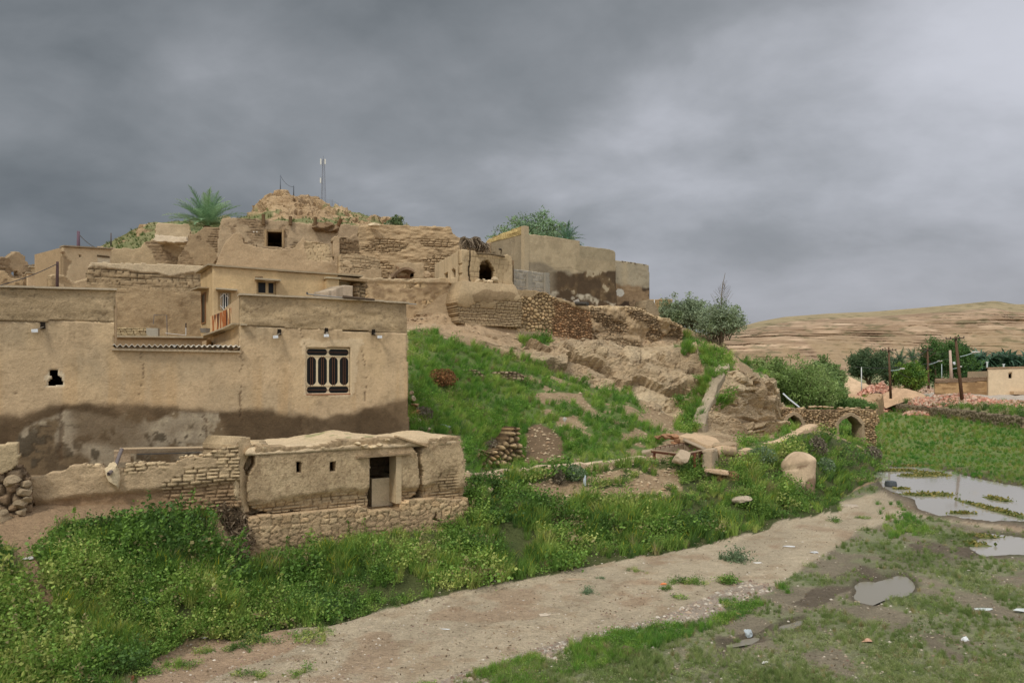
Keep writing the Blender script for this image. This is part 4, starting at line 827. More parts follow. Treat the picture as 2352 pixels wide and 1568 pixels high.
# lump with the drain pipe
V, Fc = blob(PG.px(*cE(965, 450), .08), (.19, .16, .42), 9, rough=.5, n=4); mesh('buttress', V, Fc, M['mud'], gw, col=L(206, 182, 142))
mb = MB(); mb.tube([PG.px(*cE(1003, 222), -.55), PG.px(*cE(975, 372), -.02), PG.px(*cE(951, 405), .3)], .048, 12, L(110, 98, 92)); mb.tube([PG.px(*cE(951, 405), .301), PG.px(*cE(950.5, 405.5), .303)], .038, 12, L(24, 20, 18)); o = mb.build('drain_pipe', M['plastic'], loc=PG.px(*cE(951, 405))); tag(o, 'grey plastic drain pipe poking through the eroded garden wall', 'pipe')
# mud pillar at the ruin corner, left block and rubble pillar
Pp = Plane((542, 19.35), (572, 19.75))
wall('pier', Pp, [(540, 1022), (552, 1006), (575, 1004), (577, 1030), (568, 1055), (560, 1075), (573, 1100), (572, 1175), (560, 1182), (548, 1165), (540, 1120)], f_flank, ruin, thick=1.2, res=.03, rag=.03, seed=7, off=.0)
rbp = empty('rubble_pillar', at(45, 1180, 17.4), 'broken rubble stub with a plastered top at the left end of the garden wall', 'ruin')
Pq = Plane((-60, 17.0), (60, 17.5))
wall('wall', Pq, [(-120, 1022), (0, 1022), (41, 1018), (42, 1050), (36, 1068), (20, 1080), (-5, 1092), (-120, 1100)], f_plaster(L(196, 170, 128), 7, .12, .04), rbp, thick=.5, res=.04, rag=.03, seed=5)
wall('footing', Pq, [(-120, 1085), (-5, 1088), (22, 1080), (50, 1075), (66, 1100), (70, 1140), (66, 1185), (60, 1200), (-120, 1230)], f_stone(L(160, 134, 102), 75, .3, .26, .14, L(110, 88, 64), .4, .12, .3), rbp, thick=.7, res=.04, rag=.06, seed=6, mat=M['stone'], off=-.02)
for k, (u, v, s_) in enumerate(((47, 1158, .17), (52, 1172, .14), (30, 1105, .2), (58, 1128, .2), (8, 1190, .25), (10, 1178, .18), (72, 1120, .1), (57, 1110, .16), (60, 1145, .14))):
    V, Fc = blob(Pq.px(u, v, .1), (s_, s_*.8, s_*.8), 130+k); mesh('stone', V, Fc, M['stone'], rbp, col=L(172, 148, 114)*(.8+.06*(k % 5)))
# low flat roof strip between garden wall and house (plastered shelf with reed edge)
mb = MB(); PSh = Plane((262, 20.9), (500, 22.2))
def shp(u, v, o_): return PSh.px(u, v, o_)
mb.hexa([shp(275, 1042, 0), shp(505, 1034, 0), shp(505, 1034, -.5), shp(275, 1042, -.5)], [shp(275, 1031, .05), shp(505, 1027, .05), shp(505, 1027, -.5), shp(275, 1031, -.5)], L(190, 164, 128))
mb.hexa([shp(262, 1062, 0), shp(300, 1060, 0), shp(300, 1060, -.5), shp(262, 1062, -.5)], [shp(262, 1036, 0), shp(300, 1036, 0), shp(300, 1036, -.5), shp(262, 1036, -.5)], L(180, 154, 120))
ob = mb.build('mud_shelf', M['mud'], loc=shp(275, 1042, 0)); tag(ob, 'narrow plastered mud shelf at the stained foot of the plastered house', 'shelf')
mb = MB(); mb.bar(shp(315, 1042, .1), shp(460, 1038, .1), .14, .03, col=L(84, 78, 70)); ob2 = mb.build('reed_mat', M['wood'], ob)
# stone steps right of the house
st = empty('stone_steps', at(955, 985, 27), 'rough stone steps climbing along the right end of the plastered house', 'steps')
for k, (u, v, w2_, c) in enumerate(((946, 902, 10, 0), (950, 914, 14, 0), (954, 930, 20, 1), (957, 946, 26, 2), (955, 965, 26, 0), (965, 986, 44, 0), (944, 988, 20, 1))):
    Y = 27.6-.25*k*0+(990-v)*.02; x = w2_/F*Y*.6; V, Fc = blob(at(u, v, Y), (x, .3, .11), 150+k, n=3); mesh('step', V, Fc, M['stone'], st, col=(L(196, 172, 140), L(180, 140, 102), L(184, 122, 80))[c])
# ================================================================ the village on the hill
def shell(parent, P, t0, t1, z0, z1, dep, th=.4, front=.4, col=None, rz=None, name='wall'):
    """side walls, back wall and roof behind a front wall, butted end to end"""
    col = L(176, 148, 110) if col is None else col
    q = lambda t, b: tuple(P.w(t, 0, -b)[:2]); rz = z1-.25 if rz is None else rz
    mb = MB(); prism(mb, [q(t0, front), q(t0+th, front), q(t0+th, dep), q(t0, dep)], z0, z1, col); prism(mb, [q(t1-th, front), q(t1, front), q(t1, dep), q(t1-th, dep)], z0, z1, col)
    prism(mb, [q(t0, dep), q(t1, dep), q(t1, dep+th), q(t0, dep+th)], z0, z1, col); mb.build('side_wall', M['mud'], parent)
    mb = MB(); prism(mb, [q(t0+th, front), q(t1-th, front), q(t1-th, dep), q(t0+th, dep)], rz-.2, rz, col); mb.build('roof', M['mud'], parent)
def thing(name, P, u, v, label, cat, group=None): return empty(name, P.px(u, v), label, cat, group)
mud1, mud2 = L(188, 160, 120), L(172, 144, 104)
# --- big brick wall behind the courtyard
P = Plane((196, 34.2), (484, 36.2))
zt = zcurve(P, [(196, 620), (215, 612), (255, 616), (335, 627), (360, 625), (390, 636), (430, 628), (462, 626)], .03, .06, 5, 3., inv=True)
zm = zcurve(P, [(196, 662), (330, 660), (484, 664)], .5, .3, 6)
def f_bb(s, z):
    a, ca = f_mud(L(172, 146, 108), L(170, 144, 106), 101, .75, .30, .115, .09)(s, z); b, cb = f_plaster(L(176, 148, 108), 102, .12, .08)(s, z); c, cc_ = f_plaster(L(206, 182, 144), 103, .08, .03)(s, z)
    m = zm(s, z); t = zt(s, z); pits = sm(.62, .7, fbm(s*4, z*4, 0, 104, 3)); cb = mix(cb, L(140, 114, 80), pits*.5)
    return a*(1-m)*(1-t)+b*m+(c+.04)*t, mix(mix(ca, cb, m), cc_, t)
o = wall('brick_wall', P, [(198, 628), (205, 612), (211, 603), (300, 605), (400, 608), (484, 611), (484, 800), (198, 800)], f_bb, thick=.5, res=.05, rag=.03, loc=P.px(198, 700))
tag(o, 'large mud brick wall with pale plastered top, behind the courtyard and corrugated roof', 'wall')
# --- yellow house
P = Plane((488, 31), (832, 34)); yh = thing('yellow_house', P, 488, 760, 'ochre plastered house with a cream barred door and a dark double window', 'house')
ych = L(204, 172, 122)
w1 = [(591, 643), (634, 644), (634, 677), (591, 676)]; d1 = [(502, 669), (530, 670), (530, 716), (502, 714)]
wall('wall', P, [(488, 611), (776, 632), (776, 800), (488, 800)], f_plaster(ych, 111, .09, .015, .06), yh, [w1, d1], thick=.4, res=.06, mat=M['plaster'])
PL = Plane((488, 31.03), (461, 33.2)); wall('wall', PL, [(487.5, 611), (461, 629), (461, 800), (487.5, 800)], f_plaster(ych*.97, 112, .09, .015, .1), yh, thick=.4, res=.06, mat=M['plaster'])
t776, t832 = P.sz(776, 640)[0], P.sz(832, 640)[0]
shell(yh, P, .42, t832-.05, 6, 10.05, 3.4, front=.9, col=ych)
mb = MB(); slabq(mb, P, (486, 607.5), (640, 619), .5, .07, .12, L(170, 150, 118)); slabq(mb, P, (640, 619.2), (832, 632.5), .9, .07, .12, L(170, 150, 118)); mb.build('cornice', M['plaster'], yh)
mb = MB(); mb.bar(P.px(487, 608, .05), PL.px(459, 627, .05), .35, .07, col=L(170, 150, 118)); mb.build('cornice', M['plaster'], yh)
def window(P, x0, x1, v0, v1, parent, div=(), name='window', col=L(206, 188, 150), back=-.2, bars=0):
    a, zt_ = P.sz(x0, v0); b, zb_ = P.sz(x1, v1); a, b = float(a), float(b); zt_ = float(min(zt_, P.sz(x1, v0)[1])); zb_ = float(zb_)
    fw = .06; hs = []; xs = [a]+[a+(b-a)*d for d in div]+[b]
    for i in range(len(xs)-1): hs.append([(xs[i]+fw, zb_+fw), (xs[i+1]-fw, zb_+fw), (xs[i+1]-fw, zt_-fw), (xs[i]+fw, zt_-fw)])
    f = frame_plate(P, a, b, zb_, zt_, hs, back, .05, name, M['paint'], col, parent)
    for h in hs: mesh('pane', [P.w(p[0], p[1], back-.03) for p in h], [(0, 1, 2, 3)], M['glass'], f)
    if bars:
        mb = MB()
        for i in range(bars): x = a+(b-a)*(i+1)/(bars+1); mb.bar(P.w(x, zb_+fw, back+.03), P.w(x, zt_-fw, back+.03), .03, col=L(232, 228, 214))
        for cx in (a+fw, b-fw):
            for cz in (zb_+fw, zt_-fw):
                sx_ = .12 if cx == a+fw else -.12; sz__ = .12 if cz < (zb_+zt_)/2 else -.12
                mb.bar(P.w(cx+sx_*1.4, cz, back+.035), P.w(cx, cz+sz__*1.6, back+.035), .035, col=L(232, 228, 214))
        mb.build('grille', M['paint'], f)
    return f
window(P, 591.5, 633.5, 643.5, 676, yh, (.56,), col=L(196, 172, 128))
f = window(P, 502.5, 529.5, 669.5, 715, yh, (), 'door', back=-.15, bars=4); f['label'] = 'cream door with dark glass and white grille'
for a, b in (((584, 640), (642, 644)), ((495, 662.5), (543, 666))):
    mb = MB(); slabq(mb, P, a, b, .05, .06, .35, L(186, 170, 140)); mb.build('awning', M['plaster'], yh)
mb = MB(); mb.bar(P.px(586, 637.5, .1), P.px(600, 638.5, .3), .1, .05, col=L(120, 98, 72)); mb.build('plank', M['wood'], yh)
a = P.sz(746, 640); b = P.sz(774, 642); mb = MB(); prism(mb, [P.w(a[0], 0, .35)[:2], P.w(b[0], 0, .35)[:2], P.w(b[0], 0, .0)[:2], P.w(a[0], 0, .0)[:2]], 6.5, float(P.sz(774, 641.5)[1]), ych*.98); mb.build('pilaster', M['plaster'], yh)
mb = MB(); slabq(mb, P, (743, 638.2), (777, 640), .0, .07, .45, L(186, 168, 134)); mb.build('cornice', M['plaster'], yh)
# shutter door in the recess
PLv = Plane((770, 34.0), (835, 34.8))
def f_louv(s, z): k = (z > PLv.sz(800, 664)[1]); st = .5+.5*np.sin(z*2*np.pi/.07); return .02*st*k, mix(L(206, 192, 160), L(130, 118, 94), (st < .35)*k*.8)
wall('shutter', PLv, [(774, 646), (822, 648), (822, 700), (774, 700)], f_louv, yh, thick=.06, res=.025, mat=M['paint'])
mb = MB(); slabq(mb, P, (776, 636), (842, 642), .5, .12, .1, L(150, 126, 94)); mb.build('lintel', M['wood'], yh)
wall('wall', Plane((818, 33.9), (850, 34.6)), [(822, 640), (842, 643), (846, 660), (836, 690), (838, 730), (822, 730)], f_stone(L(168, 140, 102), 113, .3, .2, .1, L(104, 82, 58), .3), yh, thick=.5, res=.05, rag=.06, mat=M['stone'])
# side door at the left corner
f = window(PL, 473, 464, 671, 745, yh, (), 'door', col=L(140, 100, 64), back=.04)
mb = MB(); mb.bar(PL.px(480, 661, .2), PL.px(459, 668, .2), .45, .05, col=L(180, 160, 128)); mb.build('awning', M['plaster'], yh)
# --- white-washed tank on the roof behind the parapet
P = Plane((750, 28.6), (812, 29.6))
o = wall('roof_tank', P, [(751, 688), (751, 668), (762, 666), (790, 657), (792, 655), (811, 656), (811, 690)], f_plaster(L(212, 188, 158), 114, .2, .03, .35), thick=.9, res=.04, rag=.02, mat=M['plaster'], loc=P.px(780, 688)); tag(o, 'stepped whitewashed water tank block behind the plastered house parapet', 'tank')
# --- tall left house
P = Plane((145, 50), (257, 52.5)); lh = thing('corner_house', P, 145, 650, 'tall plain plaster house with a tiny square window and bricked-up opening, upper left', 'house')
m1 = [P.sz(*p) for p in ((150, 588), (158, 594), (168, 600), (160, 612), (155, 630), (148, 640), (140, 640), (140, 588))]
def f_lh(s, z):
    a, ca = f_plaster(L(198, 172, 132), 121, .08, .02)(s, z); jt = (fbm(s*1.5, z*1.5, 0, 123, 3)-.5)*.6
    k = inpoly(s+jt, z+jt, m1); ca = mix(ca, L(150, 124, 90), k*.8); t, h = P.sz(238, 596); q = (np.abs(s-t) < .42) & (z < h+.22) & (z > h-.35); return a-.04*k, mix(ca, L(204, 188, 158), q*.8)
wall('wall', P, [(145, 566), (256, 572), (256, 700), (145, 700)], f_lh, lh, [[(181, 585), (187, 585.4), (186.5, 591), (182, 590.5)]], thick=.4, res=.07, mat=M['plaster'])
mb = MB(); slabq(mb, P, (143.5, 563.5), (258, 570), .5, .08, .18, L(160, 142, 116)); mb.build('cornice', M['plaster'], lh)
mb = MB(); slabq(mb, P, (223, 585.5), (251, 588.5), .0, .12, .05, L(96, 78, 56)); mb.build('lintel', M['wood'], lh)
mb = MB(); mb.bar(P.px(140, 579, .0), P.px(146, 580, .0), .35, .12, col=L(150, 124, 94)); mb.build('beam_end', M['wood'], lh)
shell(lh, P, 0, P.sz(256, 600)[0], 11, 14.4, 4.5)
# --- low wall in front of it (plaster with torn edge)
P = Plane((120, 44), (214, 46))
o = wall('low_wall', P, [(119, 640), (119, 632), (140, 631), (152, 634), (160, 642), (170, 648), (185, 644), (200, 640), (206, 638), (206, 690), (119, 690)], f_mud(L(196, 168, 126), mud2, 125, .42), thick=.5, res=.07, rag=.05, loc=P.px(160, 680)); tag(o, 'low torn plaster wall below the tall corner house', 'wall')
# --- far left ruins
P = Plane((-60, 62), (60, 66)); fr = thing('ruined_house', P, 10, 650, 'crumbled mud house with a square chimney stub at the far left edge', 'ruin')
wall('wall', P, [(-140, 615), (-60, 602), (-20, 598), (6, 594), (24, 585), (34, 583), (34, 579), (46, 580), (47, 584), (58, 588), (58, 600), (64, 604), (66, 680), (-140, 700)], f_mud(L(170, 144, 108), L(150, 124, 90), 131, .5, .3, .12, .08), fr, [[(27, 623), (42, 623), (42, 634), (27, 634)]], thick=.6, res=.09, rag=.12)
P2 = Plane((-60, 58), (140, 62)); wall('wall', P2, [(-140, 620), (0, 622), (12, 622), (26, 640), (50, 640), (52, 690), (-140, 690)], f_mud(L(192, 162, 118), L(160, 132, 96), 132, .42, .3, .12, .05), fr, thick=.5, res=.09, rag=.08)
shell(fr, P, 0.5, P.sz(60, 600)[0]-.2, 10, 13.5, 5)
P = Plane((50, 60), (150, 62)); nh = thing('flat_roofed_house', P, 100, 655, 'small flat-roofed mud house with a dark window, left of the tall corner house', 'house')
wall('wall', P, [(62, 602), (75, 600), (92, 602), (108, 606), (122, 611), (130, 616), (145, 618), (145, 690), (60, 690)], f_mud(L(182, 152, 112), L(150, 124, 92), 133, .46, .3, .1, .05), nh, thick=.5, res=.08, rag=.07, off=-1.6)
wall('wall', P, [(62, 627), (146, 633), (146, 690), (62, 690)], f_mud(L(200, 170, 128), L(176, 148, 112), 134, .38, .3, .1, .03), nh, [[(91, 645), (113, 646), (113, 664), (91, 664)]], thick=.4, res=.08, mat=M['plaster'])
wall('wall', P, [(76, 611), (118, 615), (118, 632), (78, 630)], f_plaster(L(206, 178, 134), 135, .1, .03), nh, thick=.4, res=.08, off=-.9, mat=M['plaster'])
mb = MB(); slabq(mb, P, (60, 624.5), (146, 631), .6, .1, .12, L(176, 156, 124)); slabq(mb, P, (70, 608), (120, 613.5), 1.2, .1, -.7, L(184, 164, 132)); mb.build('cornice', M['plaster'], nh)
shell(nh, P, 0.2, P.sz(145, 640)[0], 10, 13.6, 5)
def pole(name, base, top, r, col, label, cat='pole', wires=(), n=8, mat='wood'):
    mb = MB(); mb.tube([base-np.array([0, 0, .6]), top], [r, r*.75], n, col); o = mb.build(name, M[mat], loc=base, smooth=True); return tag(o, label, cat)
pole('utility_pole', at(131, 658, 34), at(132, 601, 34), .075, L(84, 66, 62), 'dark wooden pole rising behind the plastered house roof, far left', 'pole')
pole('utility_pole', at(180, 575, 58), at(180, 531, 58), .14, L(110, 88, 96), 'short weathered pole above the tall corner house roof', 'pole')
pole('thin_pole', at(255, 556, 100), at(255, 535, 100), .1, L(100, 92, 90), 'thin pole on the hill slope right of the tall corner house', 'pole')
def wire(name, p, q, sag, r, label, n=14):
    p, q = np.array(p), np.array(q); mb = MB(); mb.tube([p+(q-p)*t-np.array([0, 0, sag*4*t*(1-t)]) for t in np.linspace(0, 1, n)], r, 4, L(52, 50, 50)); o = mb.build(name, M['metal'], loc=p); return tag(o, label, 'cable')
wire('power_cable', at(131, 606, 34), at(-60, 668, 28), .15, .018, 'black cable running down left from the dark wooden pole')
wire('power_cable', at(180, 537, 58), at(246, 566, 90), .6, .03, 'thin cable from the short weathered pole to the hill')
# --- mud walls in the middle left
P = Plane((250, 55), (505, 57)); mw = thing('terraced_mud_wall', P, 350, 610, 'stepped crumbling mud walls below the palm tree', 'wall')
wall('wall', P, [(252, 568), (300, 571), (320, 571), (330, 558), (342, 553), (350, 548), (430, 554), (434, 620), (252, 625)], f_mud(L(184, 158, 118), L(158, 132, 98), 141, .44, .3, .1, .05), mw, thick=.6, res=.07, rag=.06)
P = Plane((400, 54), (505, 54.5)); wall('wall', P, [(405, 620), (410, 590), (425, 565), (432, 552), (430, 540), (446, 537), (452, 534), (456, 531), (462, 528), (466, 524), (470, 521), (503, 523), (502, 590), (480, 620)], f_mud(L(164, 138, 102), L(152, 126, 92), 142, .46, .28, .09, .06), mw, thick=.7, res=.06, rag=.05)
P = Plane((355, 58), (440, 59)); o = wall('parapet_block', P, [(357, 519), (362, 513), (385, 513), (432, 516), (437, 520), (436, 540), (432, 560), (357, 560)], f_plaster(L(204, 178, 138), 143, .14, .05), thick=2.2, res=.07, rag=.05, mat=M['plaster'], loc=P.px(400, 560)); tag(o, 'square plastered block standing left of the palm tree', 'wall')
P = Plane((352, 54.6), (432, 54.9)); o = wall('plaster_slab', P, [(353, 552), (356, 541), (375, 540), (400, 543), (430, 545), (429, 555), (400, 556), (380, 555), (365, 555)], f_plaster(L(222, 200, 168), 144, .06, .05), thick=1.2, res=.05, rag=.05, mat=M['plaster'], loc=P.px(390, 555)); tag(o, 'pale whitewashed slab topping the mud wall below the square block', 'slab')
# --- central mud house
P = Plane((503, 50), (778, 52.3)); ch = thing('upper_mud_house', P, 505, 610, 'eroded mud house with roof posts and one big dark window, below the rock peak', 'house')
f1_ = f_mud(L(190, 162, 124), L(168, 140, 104), 151, .40, .28, .09, .05)
wall('wall', P, [(500, 560), (506, 510), (512, 500), (590, 503), (671, 509), (738, 515), (770, 517), (776, 522), (779, 535), (777, 640), (495, 640)], f1_, ch, [[(613, 529), (649, 530), (649, 568), (613, 567)]], thick=.6, res=.06, rag=.05)
mb = MB()
for a, b in (((611, 527.5), (651, 528.5)),): slabq(mb, P, a, b, .3, .14, .06, L(150, 126, 92))
mb.bar(P.px(651, 528, .0), P.px(651, 569, .0), .12, .3, col=L(160, 134, 98)); mb.bar(P.px(611.5, 528, .0), P.px(611.5, 568, .0), .12, .3, col=L(160, 134, 98)); mb.build('window_frame', M['wood'], ch)
shell(ch, P, .3, P.sz(776, 600)[0], 11, 15.9, 5, front=.6, rz=16.0)
for k, (u0, v0, u1, v1, w_) in enumerate(((605.5, 517, 605, 493, .125), (667, 518, 667, 498, .125), (723, 520, 724.5, 500, .125))):
    mb = MB(); mb.tube([P.px(u0, v0, .15), P.px(u1, v1, .12)], w_, 8, L(108, 86, 60)); mb.build('roof_post', M['wood'], ch)
mb = MB(); mb.tube([P.px(770, 534, .1), P.px(783, 504, .2)], .14, 8, L(112, 84, 56)); mb.build('roof_post', M['wood'], ch)
for k, (u, v, s_) in enumerate(((740, 520, .8), (752, 523, .7), (728, 524, .5), (763, 526, .55))): V, Fc = blob(P.px(u, v, .1), (s_, .5, s_*.55), 160+k, rough=.7); mesh('eave_clod', V, Fc, M['mud'], ch, col=L(140, 112, 80))
for u in (583, 590): V, Fc = blob(P.px(u, 534, .05), .07, 5); mesh('insulator', V, Fc, M['paint'], ch, col=L(220, 212, 196))
P = Plane((498, 46), (776, 48.6)); fwl = thing('broken_front_wall', P, 640, 630, 'smooth mud wall with a sagging broken top, directly above the yellow house roof', 'wall')
b1 = [P.sz(*p) for p in ((700, 552), (759, 560), (762, 590), (758, 603), (704, 598))]
def f_fw(s, z):
    a, ca = f_plaster(L(192, 162, 122), 153, .10, .04)(s, z); n = (fbm(s*2, z*2, 0, 154, 3)-.5)*.4; j, r = courses(s, z, .28, .1, 155)
    k = inpoly(s+n, z+n, b1); cb = mix(L(150, 122, 86), L(200, 172, 128), j)*(1+.3*(r-.5))[..., None]; return a*(1-k)+k*(.05*j-.07), mix(ca, cb, k)
wall('wall', P, [(494, 650), (497, 609), (503, 590), (511, 570), (520, 553), (536, 536), (552, 534), (556, 546), (558, 554), (563, 560), (590, 567), (630, 574), (657, 574), (679, 569), (692, 551), (697, 546), (703, 552), (724, 555), (756, 560), (762, 590), (771, 606), (776, 612), (776, 660), (494, 660)], f_fw, fwl, thick=.7, res=.05, rag=.05)
P = Plane((500, 47.2), (776, 49.6)); wall('rubble_core', P, [(530, 600), (536, 540), (556, 543), (562, 557), (600, 564), (640, 570), (680, 566), (690, 556), (690, 600)], f_mud(L(170, 142, 106), L(140, 114, 80), 156, .6, .3, .1, .1), fwl, thick=.6, res=.07, rag=.1)
P = Plane((764, 49.8), (785, 50)); wall('pier', P, [(764, 545), (777, 540), (780, 560), (781, 640), (770, 640), (766, 600)], f_plaster(L(188, 158, 118), 157, .1, .04), fwl, thick=.8, res=.07, rag=.05)
# --- walls between
P = Plane((775, 60), (835, 61)); o = wall('mud_wall', P, [(773, 515), (800, 516), (832, 521), (832, 580), (773, 580)], f_plaster(L(180, 152, 116), 161, .08, .04), thick=.5, res=.08, rag=.05, loc=P.px(800, 570)); tag(o, 'plain brown mud wall behind the brick wall stub', 'wall')
P = Plane((778, 50), (830, 51)); o = wall('brick_stub', P, [(779, 640), (779, 548), (784, 542), (800, 540), (806, 545), (812, 541), (820, 538), (825, 546), (825, 590), (779, 640)], f_mud(L(176, 148, 112), L(150, 122, 86), 162, .58, .22, .1, .1), thick=.5, res=.06, rag=.12, loc=P.px(800, 600)); tag(o, 'jagged brick stub between the mud house and big rough wall', 'wall')
P = Plane((780, 47), (880, 48.6)); o = wall('brick_wall', P, [(782, 584), (824, 583), (825, 587), (862, 588), (863, 594), (868, 595), (874, 598), (877, 650), (782, 650)], f_mud(L(188, 160, 120), L(184, 156, 116), 163, .70, .3, .115, .07, fall=lambda s, z: .6*sm(12.6, 12.2, z+.2*np.sin(s*2)), joint=.26), thick=.5, res=.045, rag=.02, loc=P.px(830, 640)); tag(o, 'neat little brick wall with exposed courses, above the long retaining wall', 'wall')
# --- big rough brick wall
P = Plane((820, 54), (1042, 55.8)); bw = thing('rough_brick_wall', P, 930, 640, 'huge rough mud brick wall against the sky, lower right of the rock peak', 'wall')
def f_bw(s, z):
    n = fbm(s*.5, z*1.6, 0, 171, 5); j, r = courses(s, z, .5, .15, 172, .3, .08); n2 = fbm(s*2, z*5, 0, 173, 4); top = sm(15.9, 16.2, z+(n-.5)*.6)
    e = sm(.42, .56, n)*(1-top); d_ = e*(j*.16-.12)+(n2-.5)*.20+(1-e)*.02; c = mix(L(186, 156, 114), mix(L(136, 108, 74), L(188, 158, 116), j), e*.8)*(1+.5*(n2-.5))[..., None]; return d_, c
wall('wall', P, [(821, 650), (822, 535), (824, 524), (828, 516), (861, 514), (900, 517), (960, 519), (1036, 522), (1039, 536), (1048, 542), (1062, 548), (1066, 556), (1072, 570), (1076, 650)], f_bw, bw, thick=.9, res=.055, rag=.04)
P_ = Plane((842, 53.9), (872, 54)); V, Fc = blob(P_.px(857, 519, .1), (.5, .3, .22), 7); mesh('whitewash_lump', V, Fc, M['plaster'], bw, col=L(214, 190, 150))
# palm thatch hanging between the walls
def thatch():
    mb = MB(); r = random.Random(8); P = Plane((1058, 51), (1120, 52))
    for k in range(420):
        t = r.random(); u = 1062+t*50; v = 548+t*12+5*math.sin(t*9)+r.uniform(-4, 4); p = P.px(u, v, r.uniform(-.2, .5)); q = p+np.array([r.uniform(-.5, .5), r.uniform(-.2, .2), -r.uniform(.15, .75)]); c = L(150, 134, 112)*r.uniform(.5, 1.15)
        mb.tube([p, (p+q)/2+np.array([r.uniform(-.1, .1), 0, .1]), q], [.035, .03, .01], 3, c, caps=False)
    mb.bar(P.px(1060, 547, 0), P.px(1114, 564, 0), .5, .15, col=L(120, 104, 82)); o = mb.build('palm_thatch', M['dryleaf'], loc=P.px(1088, 560)); tag(o, 'grey sagging palm frond thatch bridging the gap left of the concrete house', 'thatch')
thatch()
P = Plane((1058, 51.8), (1130, 52.8)); o = wall('mud_wall', P, [(1060, 640), (1062, 560), (1100, 572), (1118, 560), (1128, 556), (1130, 640)], f_plaster(L(176, 148, 112), 165, .1, .05), thick=.4, res=.08, rag=.04, loc=P.px(1090, 620)); tag(o, 'brown mud wall in the shade under the palm thatch', 'wall')
# --- little ruins in front of the rough wall
P = Plane((912, 49), (980, 49.6)); hut = thing('mud_hut', P, 945, 640, 'small ruined mud hut with a collapsed vault and tiny square window', 'ruin')
wall('wall', P, [(911, 650), (912, 604), (925, 602), (950, 604), (973, 606), (975, 650)], f_mud(L(192, 164, 124), L(150, 112, 76), 181, .47, .26, .09, .08), hut, [[(942, 626), (952, 626), (952, 637), (942, 637)]], thick=.4, res=.05, rag=.05)
shell(hut, P, .1, P.sz(974, 620)[0]-.1, 11, 13.2, 2.5)
mb = MB(); V = []; Fc = []
for i in range(9):
    t = math.pi*.55*i/8
    for j in range(6): V.append(P.px(911-j*4.5, 642, .3+.0*j)+np.array([0, .0, 0])+np.array([-.35*math.sin(t)*0, .2*j, 0])+np.array([0-.9*(1-math.cos(t))*0, 0, 1.05*math.sin(t+.45)-j*.03-.35]) + P.w(0, 0)*0+np.array([-.9*math.cos(t+.45)+.6, 0, 0]))
for i in range(8):
    for j in range(5): Fc.append((i*6+j, i*6+j+1, i*6+j+7, i*6+j+6))
mb.add(V, Fc, L(130, 104, 78)); o = mb.build('vault', M['mud'], hut); md_ = o.modifiers.new('thick', 'SOLIDIFY'); md_.thickness = .16; md_.offset = 0
for k, (u, v, s_, c) in enumerate(((985, 634, .42, 1.), (980, 640, .3, .9), (868, 640, .45, .95), (876, 643, .35, .85), (900, 641, .3, .75), (991, 641, .35, .85), (866, 632, .3, 1.05))):
    V, Fc = blob(at(u, v, 49), (s_, s_*.7, s_*.85), 190+k, rough=.5); mesh('rubble_lump', V, Fc, M['mud'], hut, col=L(176, 148, 112)*c)
# --- long retaining wall
P = Plane((826, 45), (1060, 47.2)); rw = thing('long_retaining_wall', P, 940, 700, 'long rough retaining wall of mud over small stones, above the green slope', 'wall')
fs = f_stone(L(192, 162, 116), 191, .38, .26, .10, L(140, 114, 80), .35)
def f_rw(s, z):
    a, ca = fs(s, z); n = fbm(s*.8, z*1.5, 0, 192, 5); n2 = fbm(s*2.2, z*3, 0, 193, 4); zb = z-.02*s; k = np.clip(sm(.44, .50, n+.16*sm(10.5, 11.0, zb)+.25*sm(9.9, 9.6, zb)), 0, 1)
    b = (n2-.5)*.13; cb = mix(L(190, 160, 118), L(158, 130, 94), sm(.45, .65, n2)); lip = sm(11.35, 11.5, zb)
    return a*(1-k)+b*k+.08*lip, mix(mix(ca, cb, k), L(208, 182, 142), lip*.7)
wall('wall', P, [(826, 637), (900, 640), (960, 641), (1058, 637), (1062, 750), (1058, 770), (930, 770), (830, 770)], f_rw, rw, thick=1., res=.06, rag=.03)
# --- tower ruin with the broken hole
P = Plane((1061, 44.5), (1178, 46.4)); tr = thing('breached_mud_house', P, 1120, 650, 'small plastered mud house with a jagged hole broken through its front', 'ruin')
hole = [(1101, 643), (1101, 625), (1104, 603), (1112, 597), (1121, 597), (1126, 603), (1130, 609), (1133, 614), (1137, 622), (1136, 644)]
hq = [P.sz(*p) for p in hole]; hc = np.mean(hq, 0)
def f_tr(s, z):
    a, ca = f_plaster(L(196, 168, 126), 201, .08, .03)(s, z); j, r = courses(s, z, .34, .30, 202, .08, .02); d_ = np.hypot((s-hc[0])/1.15, (z-hc[1])/.9); k = sm(1.45, 1.25, d_+(fbm(s*1.5, z*1.5, 0, 203, 3)-.5)*.8)
    xc = P.sz(1079.5, 600)[0]; ck = np.abs(s-xc-.05*np.sin(z*3)) < .05; ca = mix(ca, mix(L(128, 102, 70), L(186, 158, 116), j), k*.8); ca = mix(ca, L(70, 54, 38), ck*1.)
    return a+k*(.02*j-.03)-.12*ck, ca
wall('wall', P, [(1061, 572.5), (1075, 574), (1092, 577), (1096, 584), (1125, 587), (1155, 589), (1159, 586), (1166, 584), (1174, 589), (1177, 600), (1178, 662), (1061, 655)], f_tr, tr, [hole], thick=.45, res=.045, rag=.025, mat=M['plaster'])
P2 = Plane((1060.7, 44.55), (998, 49.6))
wall('wall', P2, [(1060.5, 572.5), (1030, 590), (998, 608), (998, 645), (1060.5, 655)], f_plaster(L(206, 180, 140), 204, .09, .025, .15), tr, [[(1020, 629), (1029, 624), (1029, 640), (1020, 640)], [(1037, 620), (1041, 616), (1046, 619), (1046, 637), (1037, 639)]], thick=.35, res=.05, mat=M['plaster'])
